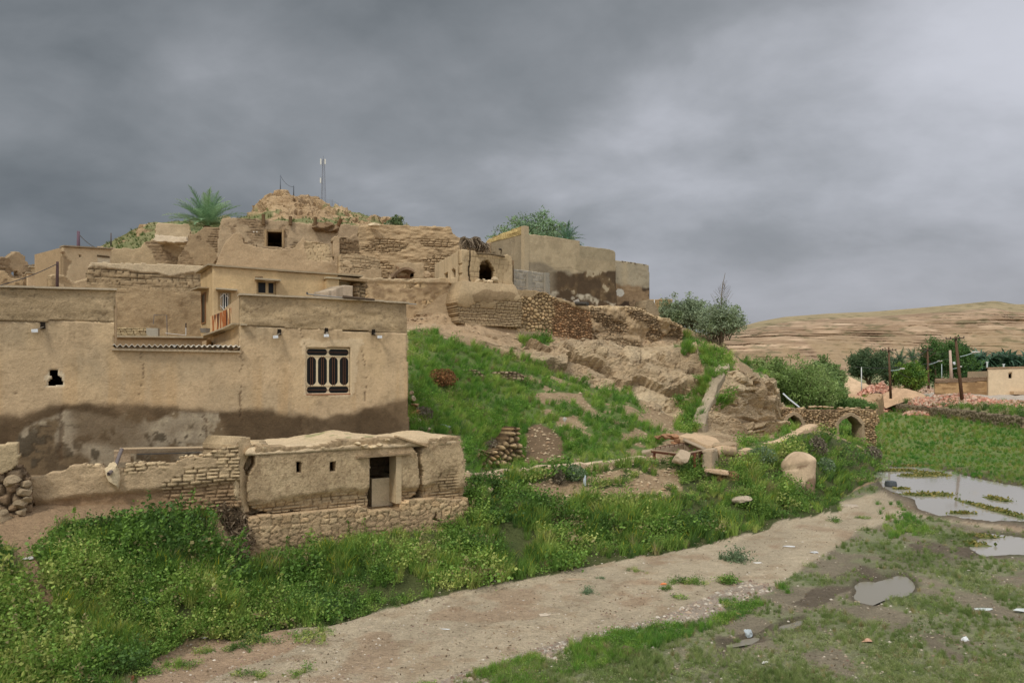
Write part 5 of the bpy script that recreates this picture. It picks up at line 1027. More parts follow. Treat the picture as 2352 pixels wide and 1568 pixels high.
mb = MB(); q = lambda u, Y, o_: xy(u, Y)
prism(mb, [xy(1062, 45.2), xy(1176, 46.9), xy(1150, 51), xy(1003, 50.2)], 12.6, 12.8, L(150, 124, 92)); mb.build('roof', M['mud'], tr)
mb = MB(); prism(mb, [xy(1003, 50.2), xy(1150, 51), xy(1150, 51.4), xy(1003, 50.6)], 11, 13., L(150, 124, 92)); prism(mb, [xy(1176, 46.9), xy(1180, 46.8), xy(1156, 51), xy(1150, 51)], 11, 13., L(150, 124, 92)); mb.build('side_wall', M['mud'], tr)
mb = MB(); mb.tube([P.px(1094, 583, .1), P.px(1125, 584.5, .15), P.px(1157, 590, .1)], .07, 6, L(110, 94, 72)); mb.build('roof_pole', M['wood'], tr)
for k, (u, v, s_) in enumerate(((1132, 643, .28), (1108, 644, .14), (1118, 648, .22), (1124, 647, .2), (1112, 648, .16), (1096, 646, .25))): V, Fc = blob(P.px(u, v, .12), (s_, .2, s_*.7), 210+k); mesh('fallen_stone', V, Fc, M['mud'], tr, col=L(200, 174, 136)*(1.08 if k in (2, 3) else .95))
# --- bulging buttress below
P = Plane((1046, 43.9), (1185, 46.2)); bt = thing('bulging_buttress', P, 1115, 720, 'bulging mud buttress with exposed brick courses under the breached house', 'wall')
zc = zcurve(P, [(1050, 700), (1070, 708), (1090, 694), (1110, 690), (1150, 692), (1185, 690)], .03, .12, 4, 2)
dm = [P.sz(*p) for p in ((1078, 680), (1095, 672), (1110, 665), (1150, 668), (1182, 672), (1182, 700), (1110, 694), (1085, 692))]
def f_bt(s, z):
    a, ca = f_plaster(L(186, 158, 118), 211, .10, .05)(s, z); j, r = courses(s, z, .30, .105, 212, .22, .02); k = zc(s, z); n = (fbm(s*1.5, z*1.5, 0, 213, 4)-.5)
    dk = inpoly(s+n*.9, z+n*.5, dm); ca = mix(ca, L(136, 110, 76), dk*.7); t, h = P.sz(1115, 697); pk = np.hypot((s-t)/.55, (z-h)/.28)+n < 1; k = k*(1-pk)
    bul = .35*np.exp(-((z-10.5)/.9)**2); cb = mix(L(112, 88, 60), L(188, 160, 120), j)*(1+.25*(r-.5))[..., None]
    return a*(1-k)+k*(.07*j-.09)+bul-.1, mix(ca, cb, k)
wall('wall', P, [(1062, 645), (1120, 649), (1180, 655), (1185, 664), (1200, 720), (1200, 748), (1090, 752), (1056, 740), (1052, 712), (1046, 695), (1052, 670)], f_bt, bt, thick=1.3, res=.04, rag=.04)
P = Plane((1150, 45.9), (1355, 52)); sw = thing('dry_stone_wall', P, 1220, 740, 'retaining wall of rounded yellowish stones right of the bulging buttress', 'wall')
fst = f_stone(L(200, 166, 116), 221, .34, .23, .13, L(90, 70, 48), .4, .13, .35); frb = f_stone(L(182, 142, 98), 222, .25, .16, .16, L(120, 90, 60), .6, .2, .6)
mm_ = lambda s, z: sm(0, .4, s-P.sz(1262, 700)[0]+(fbm(s, z, 0, 223, 3)-.5)*1.5)
f_sw = blend(fst, frb, mm_)
ftop = zcurve(P, [(1150, 680), (1185, 684), (1225, 682), (1240, 672), (1262, 676), (1280, 690), (1355, 715)], .06, .15, 9, 2, inv=True)
wall('wall', P, [(1182, 664), (1225, 668), (1256, 672), (1270, 680), (1310, 692), (1352, 703), (1362, 745), (1360, 790), (1270, 785), (1180, 760), (1150, 745), (1140, 730), (1170, 718), (1190, 722)], blend(f_sw, f_plaster(L(188, 158, 116), 224, .12, .08), ftop), sw, thick=1., res=.045, rag=.05, mat=M['stone'])
# --- grey block wall
P = Plane((1178, 47.3), (1264, 49.6)); gb = thing('grey_block_wall', P, 1220, 668, 'low wall of grey concrete blocks below the tall concrete house', 'wall')
def f_gb(s, z):
    j, r = courses(s, z, .42, .22, 231, .1, .0); return .02*j, mix(L(198, 180, 150), mix(L(148, 138, 124), L(172, 162, 146), r), j)
wall('wall', P, [(1178, 618), (1200, 620), (1262, 628), (1264, 690), (1178, 672)], f_gb, gb, thick=.25, res=.04)
for u in (1212, 1252):
    t = P.sz(u, 640)[0]; mb = MB(); prism(mb, [P.w(t-.17, 0, .22)[:2], P.w(t+.17, 0, .22)[:2], P.w(t+.17, 0, .03)[:2], P.w(t-.17, 0, .03)[:2]], P.sz(u, 672)[1], P.sz(u, 627)[1], L(158, 148, 132)); mb.build('pilaster', M['plaster'], gb)
# --- tall concrete house
PH = Plane((1211, 50), (1414, 55.4)); P = PH; cH = thing('concrete_house', P, 1300, 690, 'tall windowless concrete house with a dark damp base and a brick strip on its side', 'house')
con, dkb = L(186, 164, 128), L(92, 73, 52)
zd = zcurve(P, [(1211, 618), (1240, 622), (1262, 624), (1290, 624), (1312, 634), (1331, 628), (1360, 622), (1390, 625), (1414, 626)], .10, .25, 4, 1.6)
zd2 = zcurve(P, [(1211, 600), (1245, 606), (1262, 612), (1290, 622), (1331, 628), (1414, 626)], .15, .2, 7, 1.6)
zs = zcurve(P, [(1211, 720), (1270, 668), (1290, 662), (1305, 670), (1330, 678), (1350, 676), (1380, 690), (1414, 700)], .12, .35, 5, 1.6)
def f_cc(s, z):
    a, ca = f_plaster(con, 241, .10, .03)(s, z); n = fbm(s*1.2, z*1.2, 0, 242, 5); n2 = fbm(s*1.5, z*9, 0, 243, 4); k = zd(s, z); k2 = zd2(s, z); k3 = zs(s, z)
    ca = mix(ca, L(148, 132, 106), sm(.54, .62, n2)*.5*sm(13.2, 12.2, z)); ca = mix(ca, L(160, 140, 108), sm(.55, .62, fbm(s*.8, z*.8, 0, 244, 4))*.5); topg = sm(14.0, 14.4, z)*(s > P.sz(1331, 600)[0]); ca = mix(ca, L(160, 144, 114), topg*.6)
    ln_ = np.abs(z-13.3-.08*np.sin(s*2)) < .04; ca = mix(ca, L(140, 122, 94), ln_*.4)
    dk = mix(dkb, L(120, 96, 66), sm(.45, .65, n)); dk = mix(dk, L(206, 186, 150), sm(.64, .68, n)*.7)
    gy = mix(L(120, 108, 90), L(168, 150, 122), n); salt = mix(L(196, 182, 156), dkb, sm(.42, .58, n))
    ca = mix(ca, gy, k2*.8); lft = sm(P.sz(1285, 650)[0], P.sz(1262, 650)[0], s); ca = mix(ca, dk, k*(1-.75*lft)); ca = mix(ca, salt, k3*(1-.3*lft)); return a+(n-.5)*.05*k, ca
wall('wall', P, [(1213, 538), (1264, 543), (1331, 553.5), (1331.5, 564), (1395, 572), (1408, 575), (1413, 580), (1414, 640), (1420, 740), (1213, 740)], f_cc, cH, thick=.35, res=.06, mat=M['plaster'])
t = P.sz(1211, 600)[0]; t2 = P.sz(1416, 600)[0]
mb = MB(); a0 = P.w(-.28, 0, .03)[:2]; a1 = P.w(.12, 0, .03)[:2]; prism(mb, [a0, a1, P.w(.12, 0, -.3)[:2], P.w(-.28, 0, -.3)[:2]], 9, float(P.sz(1208, 519)[1]), con); mb.build('corner_pillar', M['plaster'], cH)
PLs = Plane((1204, 50.1), (1118, 54.2))
zbk = zcurve(PLs, [(1204, 538), (1124, 558)], .02, .03, 3, inv=True)
def f_sd(s, z):
    a, ca = f_plaster(L(166, 148, 118), 245, .09, .02)(s, z); k = zbk(s, z)*(s > .12); j, r = courses(s, z, .3, .10, 246, .2, .02)
    sl = sm(.5, .7, fbm(s*2, z*.3, 0, 248, 3)); ca = mix(ca, L(142, 126, 102), sl*.4); return a+k*.05*j, mix(ca, mix(L(140, 112, 60), L(214, 186, 116), j)*(1+.4*(r-.5))[..., None], k)
wall('wall', PLs, [(1203.5, 519), (1196, 521), (1160, 534), (1123, 549), (1118, 556), (1118, 680), (1203.5, 680)], f_sd, cH, thick=.35, res=.05, mat=M['plaster'])
V, Fc = blob(PLs.px(1152, 573, .1), .13, 3); mesh('vent_pipe', V, Fc, M['metal'], cH, col=L(70, 58, 48))
mb = MB(); q = lambda t_, b: P.w(t_, 0, -b)[:2]
prism(mb, [q(t2-.3, .36), q(t2, .36), q(t2-.3, 6), q(t2-.6, 6)], 9, 14.9, con*.95); prism(mb, [xy(1122, 54.5), xy(1300, 60), xy(1300, 60.4), xy(1122, 54.9)], 9, 14.6, con); mb.build('side_wall', M['plaster'], cH)
mb = MB(); prism(mb, [xy(1206, 50.8), xy(1412, 55.9), xy(1400, 61), xy(1124, 54.5)], 14.1, 14.3, con*.8); mb.build('roof', M['mud'], cH)
# --- stained house at the right
P = Plane((1414, 57.2), (1491, 59.4)); sh = thing('stained_house', P, 1450, 700, 'narrow grey house with brown stained lower half at the right end of the village', 'house')
zd3 = zcurve(P, [(1414, 651), (1440, 656), (1460, 655), (1491, 660)], .12, .2, 4, 1.5)
def f_sh(s, z):
    a, ca = f_plaster(L(176, 160, 132), 251, .08, .02)(s, z); n = fbm(s*.9, z*.9, 0, 252, 5); n2 = fbm(s*3, z*8, 0, 253, 4); ca = mix(ca, L(150, 134, 108), sm(.5, .7, n2)*.5); k = zd3(s, z)
    ca = mix(ca, L(200, 176, 136), .5*np.exp(-((s-1.0)/.35)**2)*(1-k)); dk = mix(L(132, 104, 72), L(172, 142, 104), n2); dk = mix(dk, L(80, 62, 46), sm(.58, .7, n)); t_, h_ = P.sz(1424, 672); ca = mix(ca, dk, k)
    ca = mix(ca, L(214, 206, 190), (np.hypot((s-t_)/.45, (z-h_)/.3) < 1)*1.); return a+(n-.5)*.05*k, ca
wall('wall', P, [(1414, 598), (1450, 602), (1490, 609), (1491.5, 640), (1492, 740), (1414, 740)], f_sh, sh, thick=.35, res=.06, mat=M['plaster'])
q = lambda t_, b: P.w(t_, 0, -b)[:2]; t2 = P.sz(1491, 640)[0]
mb = MB(); prism(mb, [q(t2-.3, .36), q(t2, .36), q(t2-.2, 5), q(t2-.5, 5)], 8, 14.6, L(140, 122, 98)); prism(mb, [q(0, 5), q(t2, 5), q(t2, 5.3), q(0, 5.3)], 8, 14.4, L(150, 130, 104)); prism(mb, [q(0, .36), q(.3, .36), q(.3, 5), q(0, 5)], 8, 14.4, L(150, 130, 104)); mb.build('side_wall', M['plaster'], sh)
mb = MB(); prism(mb, [q(.3, .36), q(t2-.3, .36), q(t2-.5, 5), q(.3, 5)], 14., 14.2, L(150, 130, 104)); mb.build('roof', M['mud'], sh)
for k in range(9):
    u = 1430+k*7+random.uniform(-2, 2); V, Fc = blob(P.px(u, 598.5+(u-1414)*.14, -.1), (.18, .15, .07), 260+k, n=2); mesh('parapet_stone', V, Fc, M['stone'], sh, col=L(120, 100, 76))
# rounded oven-like buttress + ochre wall behind
P = Plane((1482, 56.5), (1520, 57.5)); o = wall('rounded_buttress', P, [(1484, 740), (1483, 700), (1486, 691), (1492, 688), (1500, 690), (1506, 698), (1511, 710), (1514, 722), (1516, 745)], f_mud(L(164, 142, 110), L(186, 124, 70), 261, .45, .25, .15, .08, fall=lambda s, z: .35*(s < .75)), thick=1.2, res=.04, rag=.02, loc=P.px(1500, 720)); tag(o, 'rounded mud buttress with exposed orange bricks beside the stained house', 'buttress')
P = Plane((1490, 74), (1560, 75)); o = wall('ochre_wall', P, [(1488, 687), (1545, 687), (1548, 730), (1488, 740)], f_mud(L(190, 156, 104), L(184, 150, 100), 262, .9, .4, .12, .06, joint=.3), thick=.4, res=.07, loc=P.px(1520, 730)); tag(o, 'low ochre brick wall half hidden behind the feathery trees', 'wall')
mb = MB(); mb.tube([at(1503, 710, 70), at(1503, 688, 70)], .05, 6, L(230, 226, 216)); o = mb.build('white_pipe', M['paint'], loc=at(1503, 710, 70)); tag(o, 'thin white upright pipe against the ochre wall', 'pipe')
# --- rubble retaining wall on the crag
P = Plane((1345, 52.6), (1570, 58)); cr = thing('rubble_retaining_wall', P, 1460, 760, 'dark rubble retaining wall on the crag below the concrete and stained houses', 'wall')
frr = blend(f_stone(L(164, 136, 100), 271, .26, .17, .2, L(112, 90, 64), .5, .2, .35), f_plaster(L(170, 142, 104), 273, .2, .3), lambda s, z: sm(.46, .56, fbm(s*.9, z*1.4, 0, 274, 4)))
def f_cr(s, z):
    a, ca = frr(s, z); n = fbm(s*.35, z*.5, 0, 272, 5); big = (n-.5)*1.4; zb = sm(8.9, 8.3, z+(n-.5)*1.2)*sm(P.sz(1480, 750)[0], P.sz(1460, 750)[0], s); lp = sm(0, .18, -(z-np.interp(s, TPX, TPZ))-.15); ca = mix(L(206, 176, 132), ca, lp); return a+big+zb*.5, mix(ca, mix(L(150, 126, 94), L(186, 158, 118), n), zb*.8)
tp = [(1345, 702), (1355, 704), (1375, 701), (1430, 703), (1470, 706), (1497, 722), (1520, 730), (1545, 738), (1562, 746)]
TPX, TPZ = np.array([P.sz(*p) for p in tp]).T
wall('wall', P, tp+[(1568, 770), (1569, 796), (1520, 792), (1480, 800), (1420, 800), (1370, 790), (1356, 760)], f_cr, cr, thick=1.4, res=.06, rag=.08, mat=M['stone'])
mb = MB(); mb.tube([at(1322, 697, 51), at(1350, 698, 50.2)], .14, 8, L(70, 66, 60)); mb.bar(at(1318, 696, 51.2), at(1330, 691, 51.2), .3, .3, col=L(170, 160, 144)); o = mb.build('drain_pipe', M['plastic'], loc=at(1335, 698, 50.8)); tag(o, 'black drain pipe poking out below the concrete house', 'pipe')
# ================================================================ aqueduct bridge, channel, tank, right bank
P = Plane((1790, 52), (2022, 53.6)); br = thing('arched_bridge', P, 1900, 990, 'ruined rubble aqueduct bridge with two pointed arches, joined to the rock nose', 'bridge')
A1 = [(1803, 1040), (1803, 985), (1804, 970), (1811, 960), (1823, 953.5), (1835, 960), (1842, 973), (1844, 990), (1844, 1040)]
A2 = [(1926, 1080), (1926, 1010), (1927, 974), (1937, 964), (1954, 955), (1968, 963), (1978, 975), (1980, 1030), (1980, 1080)]
A3 = [(1862, 987), (1864, 978), (1869.5, 973), (1875, 978), (1878, 988), (1870, 992)]
q1 = np.array([P.sz(*p) for p in A1]); q2 = np.array([P.sz(*p) for p in A2])
def seg_d(s, z, q):
    d = np.full(np.shape(s), 9.)
    for (ax, az), (bx, bz) in zip(q[1:-2], q[2:-1]):
        t = np.clip(((s-ax)*(bx-ax)+(z-az)*(bz-az))/((bx-ax)**2+(bz-az)**2+1e-9), 0, 1); d = np.minimum(d, np.hypot(s-ax-t*(bx-ax), z-az-t*(bz-az)))
    return d
fbr = f_stone(L(184, 152, 110), 301, .22, .14, .16, L(104, 80, 54), .6, .14, .4)
def f_br(s, z):
    a, ca = fbr(s, z); d = np.minimum(seg_d(s, z, q1), seg_d(s, z, q2)); k = sm(.30, .24, d); j = .5+.5*np.sin(d*40); top = sm(3.25, 3.4, z)
    ca = mix(ca, L(164, 140, 110)*1.0, k*.85); n = fbm(s*.8, z*.8, 0, 303, 4); ca = ca*(1+.6*(n-.5))[..., None]; ca = mix(ca, L(204, 172, 134), top*.6)
    return a*(1-k)+k*(.02+.02*j)+(n-.5)*.15, ca
wall('wall', P, [(1786, 934), (1800, 936), (1838, 939), (1870, 942), (1900, 942.5), (1960, 940), (1990, 939), (2007, 939), (2010, 942), (2012, 950), (2018, 958), (2022, 968), (2018, 976), (2012, 984), (2014, 1000), (2013, 1020), (2008, 1040), (1998, 1044), (1985, 1036), (1980, 1080), (1786, 1080)], f_br, br, [A1, A2, A3], thick=1.1, res=.05, rag=.06, mat=M['stone'])
for k in range(26):
    u = 1796+k*8.3; s_ = random.uniform(.09, .2); V, Fc = blob(P.px(u, 938+4*math.sin(k*.4)*.5, -random.uniform(.1, 1.2))+np.array([0, 0, .06]), (s_*1.4, s_, s_*.5), 310+k, n=2); mesh('top_stone', V, Fc, M['stone'], br, col=L(200, 168, 128)*random.uniform(.8, 1.1))
def ribbon(name, pts, w, h, label, cat, col, parent=None, mat='mud', rough=.05, seed=0, down=.8, loc=None):
    """wall following ground points: pts of 3D top-centre points; width w, height h below"""
    pts = [np.array(p, float) for p in pts]; out = []
    for a, b in zip(pts[:-1], pts[1:]):
        n = max(2, int(np.linalg.norm(b-a)/.18)); out += [a+(b-a)*i/n for i in range(n)]
    out.append(pts[-1]); out = np.array(out)
    for _ in range(6): out[1:-1] = out[1:-1]*.5+.25*(out[:-2]+out[2:])
    ring = [(-.5, -1), (-.5, -.5), (-.5, -.1), (-.42, 0), (-.15, .03), (.15, .03), (.42, 0), (.5, -.1), (.5, -.5), (.5, -1)]
    V = []; Cc = []
    d = np.gradient(out[:, :2], axis=0); d /= np.linalg.norm(d, axis=1, keepdims=True)+1e-9
    for i, p in enumerate(out):
        nn = np.array([d[i, 1], -d[i, 0], 0])
        for (a, b) in ring:
            q = p+nn*a*w+np.array([0, 0, b*h]); q = q+(np.array([vn(q[0]*3, q[1]*3, q[2]*3, seed), vn(q[0]*3, q[1]*3, q[2]*3, seed+1), vn(q[0]*3, q[1]*3, q[2]*3, seed+2)]).ravel()-.5)*rough*2; V.append(q)
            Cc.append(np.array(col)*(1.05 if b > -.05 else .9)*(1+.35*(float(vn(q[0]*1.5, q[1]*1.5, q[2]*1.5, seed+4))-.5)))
    m = len(ring); Fc = [(i*m+k, (i+1)*m+k, (i+1)*m+k+1, i*m+k+1) for i in range(len(out)-1) for k in range(m-1)]+[tuple(range(m))[::-1], tuple((len(out)-1)*m+k for k in range(m))]
    o = mesh(name, V, Fc, M[mat], parent, col=np.array(Cc), smooth=False, loc=None if parent else (loc if loc is not None else pts[0]))
    if not parent: tag(o, label, cat)
    return o
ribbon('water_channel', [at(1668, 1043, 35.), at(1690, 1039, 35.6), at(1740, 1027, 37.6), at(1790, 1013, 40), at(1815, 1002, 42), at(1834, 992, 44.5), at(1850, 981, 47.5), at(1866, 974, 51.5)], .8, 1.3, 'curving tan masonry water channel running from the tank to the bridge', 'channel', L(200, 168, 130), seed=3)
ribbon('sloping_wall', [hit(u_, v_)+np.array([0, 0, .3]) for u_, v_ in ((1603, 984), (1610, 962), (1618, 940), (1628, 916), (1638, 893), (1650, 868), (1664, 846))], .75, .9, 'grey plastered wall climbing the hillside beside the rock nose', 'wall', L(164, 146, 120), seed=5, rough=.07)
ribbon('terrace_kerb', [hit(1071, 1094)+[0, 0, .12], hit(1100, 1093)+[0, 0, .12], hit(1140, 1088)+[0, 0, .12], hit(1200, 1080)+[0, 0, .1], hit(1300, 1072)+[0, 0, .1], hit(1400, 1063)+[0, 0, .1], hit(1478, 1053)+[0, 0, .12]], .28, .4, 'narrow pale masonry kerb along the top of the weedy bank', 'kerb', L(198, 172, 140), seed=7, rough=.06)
# concrete tank with rusty beams and tilted slab
cc1 = L(186, 162, 132)
tk = empty('water_tank', at(1580, 1060, 34), 'derelict concrete tank with rusty beams, leaning slab and thick pillar', 'tank')
def boxpx(name, pts, h, col, mat='plaster', parent=tk, rough=.0, bot=None):
    """pts: 4 top corners in world, vertical sides of height h"""
    top = np.array(pts, float); bt_ = top.copy(); bt_[:, 2] -= h
    bm = bmesh.new(); vs = [bm.verts.new(p) for p in list(bt_)+list(top)]
    for f in [(3, 2, 1, 0), (4, 5, 6, 7), (0, 1, 5, 4), (1, 2, 6, 5), (2, 3, 7, 6), (3, 0, 4, 7)]: bm.faces.new([vs[i] for i in f])
    bmesh.ops.recalc_face_normals(bm, faces=bm.faces); bmesh.ops.bevel(bm, geom=bm.edges[:]+bm.verts[:], offset=.035, segments=2, affect='EDGES'); bmesh.ops.subdivide_edges(bm, edges=bm.edges[:], cuts=2, use_grid_fill=True)
    V = np.array([v.co[:] for v in bm.verts]); bm.verts.index_update(); Fc = [tuple(v.index for v in f.verts) for f in bm.faces]; bm.free()
    n = np.stack([vn(V[:, 0]*2.5, V[:, 1]*2.5, V[:, 2]*2.5, 11+k) for k in range(3)], -1)-.5; V = V+n*rough
    c = np.array(col)[None]*(1+.5*(fbm(V[:, 0]*1.5, V[:, 1]*1.5, V[:, 2]*1.5, 9, 3)-.5))[:, None]
    return mesh(name, V, Fc, M[mat], parent, col=c)
boxpx('left_pillar', [at(1470, 1041, 31.9), at(1499, 1034, 32.1), at(1501, 1030, 33), at(1474, 1033, 33)], .9, cc1*.92, rough=.08)
boxpx('pillar', [at(1614, 1034, 31.2), at(1636, 1036, 31.0), at(1650, 1030, 32), at(1627, 1029, 32)], 1.35, cc1*.95, rough=.1)
boxpx('pillar_cap', [at(1612, 1033, 31.15), at(1640, 1032, 31.1), at(1648, 1028, 32.2), at(1620, 1029, 32.2)], .12, cc1*1.05, rough=.05)
V, Fc = blob(at(1566, 1051, 30.4), (.52, .4, .36), 33, rough=.3, n=4); mesh('boulder', V, Fc, M['plaster'], tk, col=cc1*1.02)
boxpx('back_wall', [at(1497, 1031, 33.2), at(1570, 1019, 34.6), at(1572, 1017, 35), at(1499, 1029, 33.6)], 1.2, cc1*.8, rough=.05)
boxpx('back_wall', [at(1570, 1019, 34.6), at(1618, 1027, 33.4), at(1620, 1025, 33.8), at(1572, 1017, 35)], 1.2, cc1*.6, rough=.05)
boxpx('side_wall', [at(1634, 1024, 32.3), at(1690, 1019, 33.2), at(1691, 1015, 34.4), at(1640, 1017, 34)], 1.5, L(176, 148, 112), 'stone', rough=.22)
mb = MB(); ru = L(92, 54, 38)
mb.bar(at(1496, 1033.5, 31.8), at(1560, 1041, 30.9), .07, .05, col=cc1*.9); mb.bar(at(1496, 1036.5, 31.8), at(1552, 1044, 30.9), .05, .09, col=ru); bm_ = mb.build('steel_beam', M['metal'], tk)
mb = MB(); mb.bar(at(1580, 1039.5, 31.), at(1616, 1033, 31.5), .07, .05, col=cc1*.9); mb.bar(at(1580, 1043, 31.), at(1616, 1036.5, 31.5), .05, .09, col=ru); mb.build('steel_beam', M['metal'], tk)
for (u, v0, v1, Y, w_) in ((1503, 1037, 1064, 31.8, .1), (1595, 1040, 1073, 31.2, .1), (1611, 1036, 1072, 31.5, .16)):
    mb = MB(); mb.bar(at(u, v0, Y), at(u, v1, Y), w_, .08, up=(0, 1, 0), col=L(112, 62, 38)); mb.build('steel_post', M['metal'], tk)
mb = MB()
for k in range(10):
    q_ = at(1506, 1027.5, 33.3)*(1-k/9)+at(1600, 1012, 34.8)*(k/9); mb.bar(q_+[0, 0, -.1], q_+[0, 0, .02], .03, col=ru)
mb.bar(at(1506, 1027.5, 33.3), at(1600, 1012, 34.8), .025, col=ru); mb.build('rebar', M['metal'], tk)
# leaning roof slab: broad sheet seen from above with a thick front lip
def slab3(name, c4, th, col, parent, seed=0, amp=.1, n=26, label=None):
    c4 = np.array(c4, float); V = []; Cc = []
    for i in range(n):
        for j in range(n):
            a, b = i/(n-1), j/(n-1); p = (c4[0]*(1-a)+c4[1]*a)*(1-b)+(c4[3]*(1-a)+c4[2]*a)*b; q = p+(np.array([float(vn(p[0]*1.2, p[1]*1.2, 0, seed+k)) for k in range(3)])-.5)*amp*2
            V.append(q); Cc.append(np.array(col)*(1+.3*(float(fbm(p[0]*1.2, p[1]*1.2, 0, seed+7, 3))-.5)))
    V = np.array(V); Cc = np.array(Cc); g = np.arange(n*n).reshape(n, n); Fg = np.stack([g[:-1, :-1], g[1:, :-1], g[1:, 1:], g[:-1, 1:]], -1).reshape(-1, 4)
    V2 = V.copy(); V2[:, 2] -= th; B_ = len(V); bd = np.r_[g[:, 0], g[-1, 1:], g[::-1, -1][1:], g[0, ::-1][1:]]
    sd = np.stack([bd[:-1], bd[:-1]+B_, bd[1:]+B_, bd[1:]], -1)
    return mesh(name, np.r_[V, V2], np.concatenate([Fg, Fg[:, ::-1]+B_, sd]), M['mud'], parent, col=np.r_[Cc, Cc*.9])
slab3('roof_slab', [at(1557, 997, 35.8), at(1652, 1032, 31.9), at(1690, 1023, 33.2), at(1596, 993, 38.5)], .38, L(206, 172, 132), tk, 3, .09)
slab3('leaning_slab', [at(1568, 1010, 34.6), at(1618, 1031, 32.2), at(1622, 1028, 32.6), at(1572, 1006, 35)], .07, cc1*.8, tk, 5, .02, n=8)
for k, (u, v, s_, c) in enumerate(((1548, 1004, .3, 1), (1538, 1001, .25, .9), (1556, 1012, .28, .8), (1562, 1018, .22, 1.1), (1529, 1002, .3, .75), (1549, 1016, .2, 1.1), (1512, 1003, .22, .9))):
    V, Fc = blob(at(u, v, 35.6), (s_, s_*.8, s_*.6), 340+k); o = mesh('stone', V, Fc, M['stone'], tk, col=L(182, 132, 92)*c)
# stepped stones and low wall in front
YW = float(hit(1670, 1104)[1])
ls = empty('low_brick_wall', at(1660, 1092, YW), 'low mossy brick wall with flat top half buried in weeds below the tank', 'wall')
boxpx('coping', [at(1618, 1077, YW+.1), at(1672, 1085, YW-.2), at(1676, 1080, YW+.6), at(1626, 1073, YW+.9)], .14, L(204, 170, 134), 'stone', ls, .05)
P = Plane((1622, YW), (1700, YW+.2)); wall('wall', P, [(1640, 1084), (1696, 1084), (1698, 1108), (1650, 1104)], f_stone(L(166, 130, 80), 345, .1, .2, .05, L(96, 74, 48), .5), ls, thick=.4, res=.04, rag=.03, mat=M['stone'])
for k, (u, v, s_) in enumerate(((1700, 1045, .2), (1706, 1056, .22), (1712, 1066, .24), (1733, 1070, .16), (1752, 1062, .2), (1722, 1072, .3))):
    V, Fc = blob(hit(u, v), (s_*1.3, s_, s_*.55), 350+k); mesh('stone', V, Fc, M['stone'], ls, col=L(190, 144, 104)*random.uniform(.8, 1.1))
# rounded plastered dome
def dome():
    cx = at(1829, 1086, 33); n, m = 48, 40; V = []; Cc = []
    for i in range(m):
        t = i/(m-1)
        for k in range(n):
            a = 2*math.pi*k/n
            if t < .5: z = -1.2+t/.5*1.75; r = .78-.05*t
            else: b = (t-.5)/.5*math.pi/2; z = .55+.42*math.sin(b); r = .76*math.cos(b)+.001
            x = r*math.cos(a)*(1+.1*math.cos(a)); y = r*math.sin(a)*.9
            nn = float(fbm(x*1.4+3, y*1.4, z*1.4, 61, 3))-.5
            V.append(cx+np.array([x*(1+nn*.25), y*(1+nn*.25), z+nn*.12+((.42*x if x < 0 else -.04*x) if t > .42 else .1*x*t)])); st = sm(.50, .56, float(fbm(x*1.5, y*1.5, z*1.5+4, 62, 4)))
            Cc.append(mix(L(208, 178, 142), L(140, 112, 84), np.array(float(st))*(.9 if z < .5 else .35)))
    Fc = [(i*n+k, i*n+(k+1) % n, (i+1)*n+(k+1) % n, (i+1)*n+k) for i in range(m-1) for k in range(n)]
    o = mesh('plastered_dome', V, Fc, M['plaster'], col=np.array(Cc), smooth=True, loc=cx+[0, 0, -.8]); tag(o, 'stained tan plastered dome block standing in the weeds on the bank', 'dome')
dome()
# stone revetments on the green slope
P = Plane((1075, 29.2), (1215, 31.5)); o = wall('dry_stone_revetment', P, [(1076, 1084), (1076, 1030), (1100, 1034), (1130, 1040), (1150, 1030), (1165, 1010), (1180, 990), (1188, 980), (1196, 986), (1194, 1010), (1202, 1030), (1210, 1060), (1206, 1068), (1140, 1082)], f_stone(L(186, 156, 112), 361, .3, .24, .22, L(84, 66, 44), .6, .25, .5), thick=.8, res=.04, rag=.07, mat=M['stone'], loc=hit(1140, 1082)); tag(o, 'collapsing dry stone revetment at the foot of the green slope', 'wall')
for k, (a, b, v0, v1, Y) in enumerate(((1024, 1110, 846, 866, 36.8), (1113, 1202, 850, 866, 38.5))):
    P = Plane((a, Y), (b, Y+.6)); o = wall('stone_terrace', P, [(a, v0+9), (a+16, v0+4), (a+30, v0+2), (b-15, v0+4), (b-4, v0+10), (b, v1+1), (b, v1+12), (a, v1)], f_stone(L(172, 148, 116), 363+k, .22, .14, .1, L(90, 74, 52), .5, .2, .2), thick=.5, res=.04, rag=.07, mat=M['stone'], loc=P.px((a+b)/2, v1)); tag(o, ('low dry stone terrace on the green slope, nearer the plastered house', 'low dry stone terrace on the green slope, nearer the rock face')[k], 'wall')
# scattered stones: each its own thing
r = random.Random(21); stone_pts = []
BO = [(1112, 1123, .26, 'pale boulder on the bank right of the ruined hut'), (1695, 1145, .5, 'flat grey boulder lying in the weeds below the dome'), (1442, 1492, .13, 'dark round stone at the edge of the gravel'), (598, 1408, .30, 'flat pinkish slab lying in the weeds behind the black bag'), (1952, 1160, .35, 'flat pale stone slab on the mud left of the big pond')]
for k, (u, v, s_, lb) in enumerate(BO):
    p = hit(u, v+4); fl = .35 if 'flat' in lb else .8; V, Fc = blob(p+[0, 0, s_*.3*fl], (s_*1.2, s_, s_*fl), 370+k, n=4); o = mesh('stone', V, Fc, M['stone'], col=(L(200, 172, 134), L(188, 168, 142), L(120, 98, 76), L(190, 150, 118), L(186, 168, 146))[k], loc=p); tag(o, lb, 'stone')
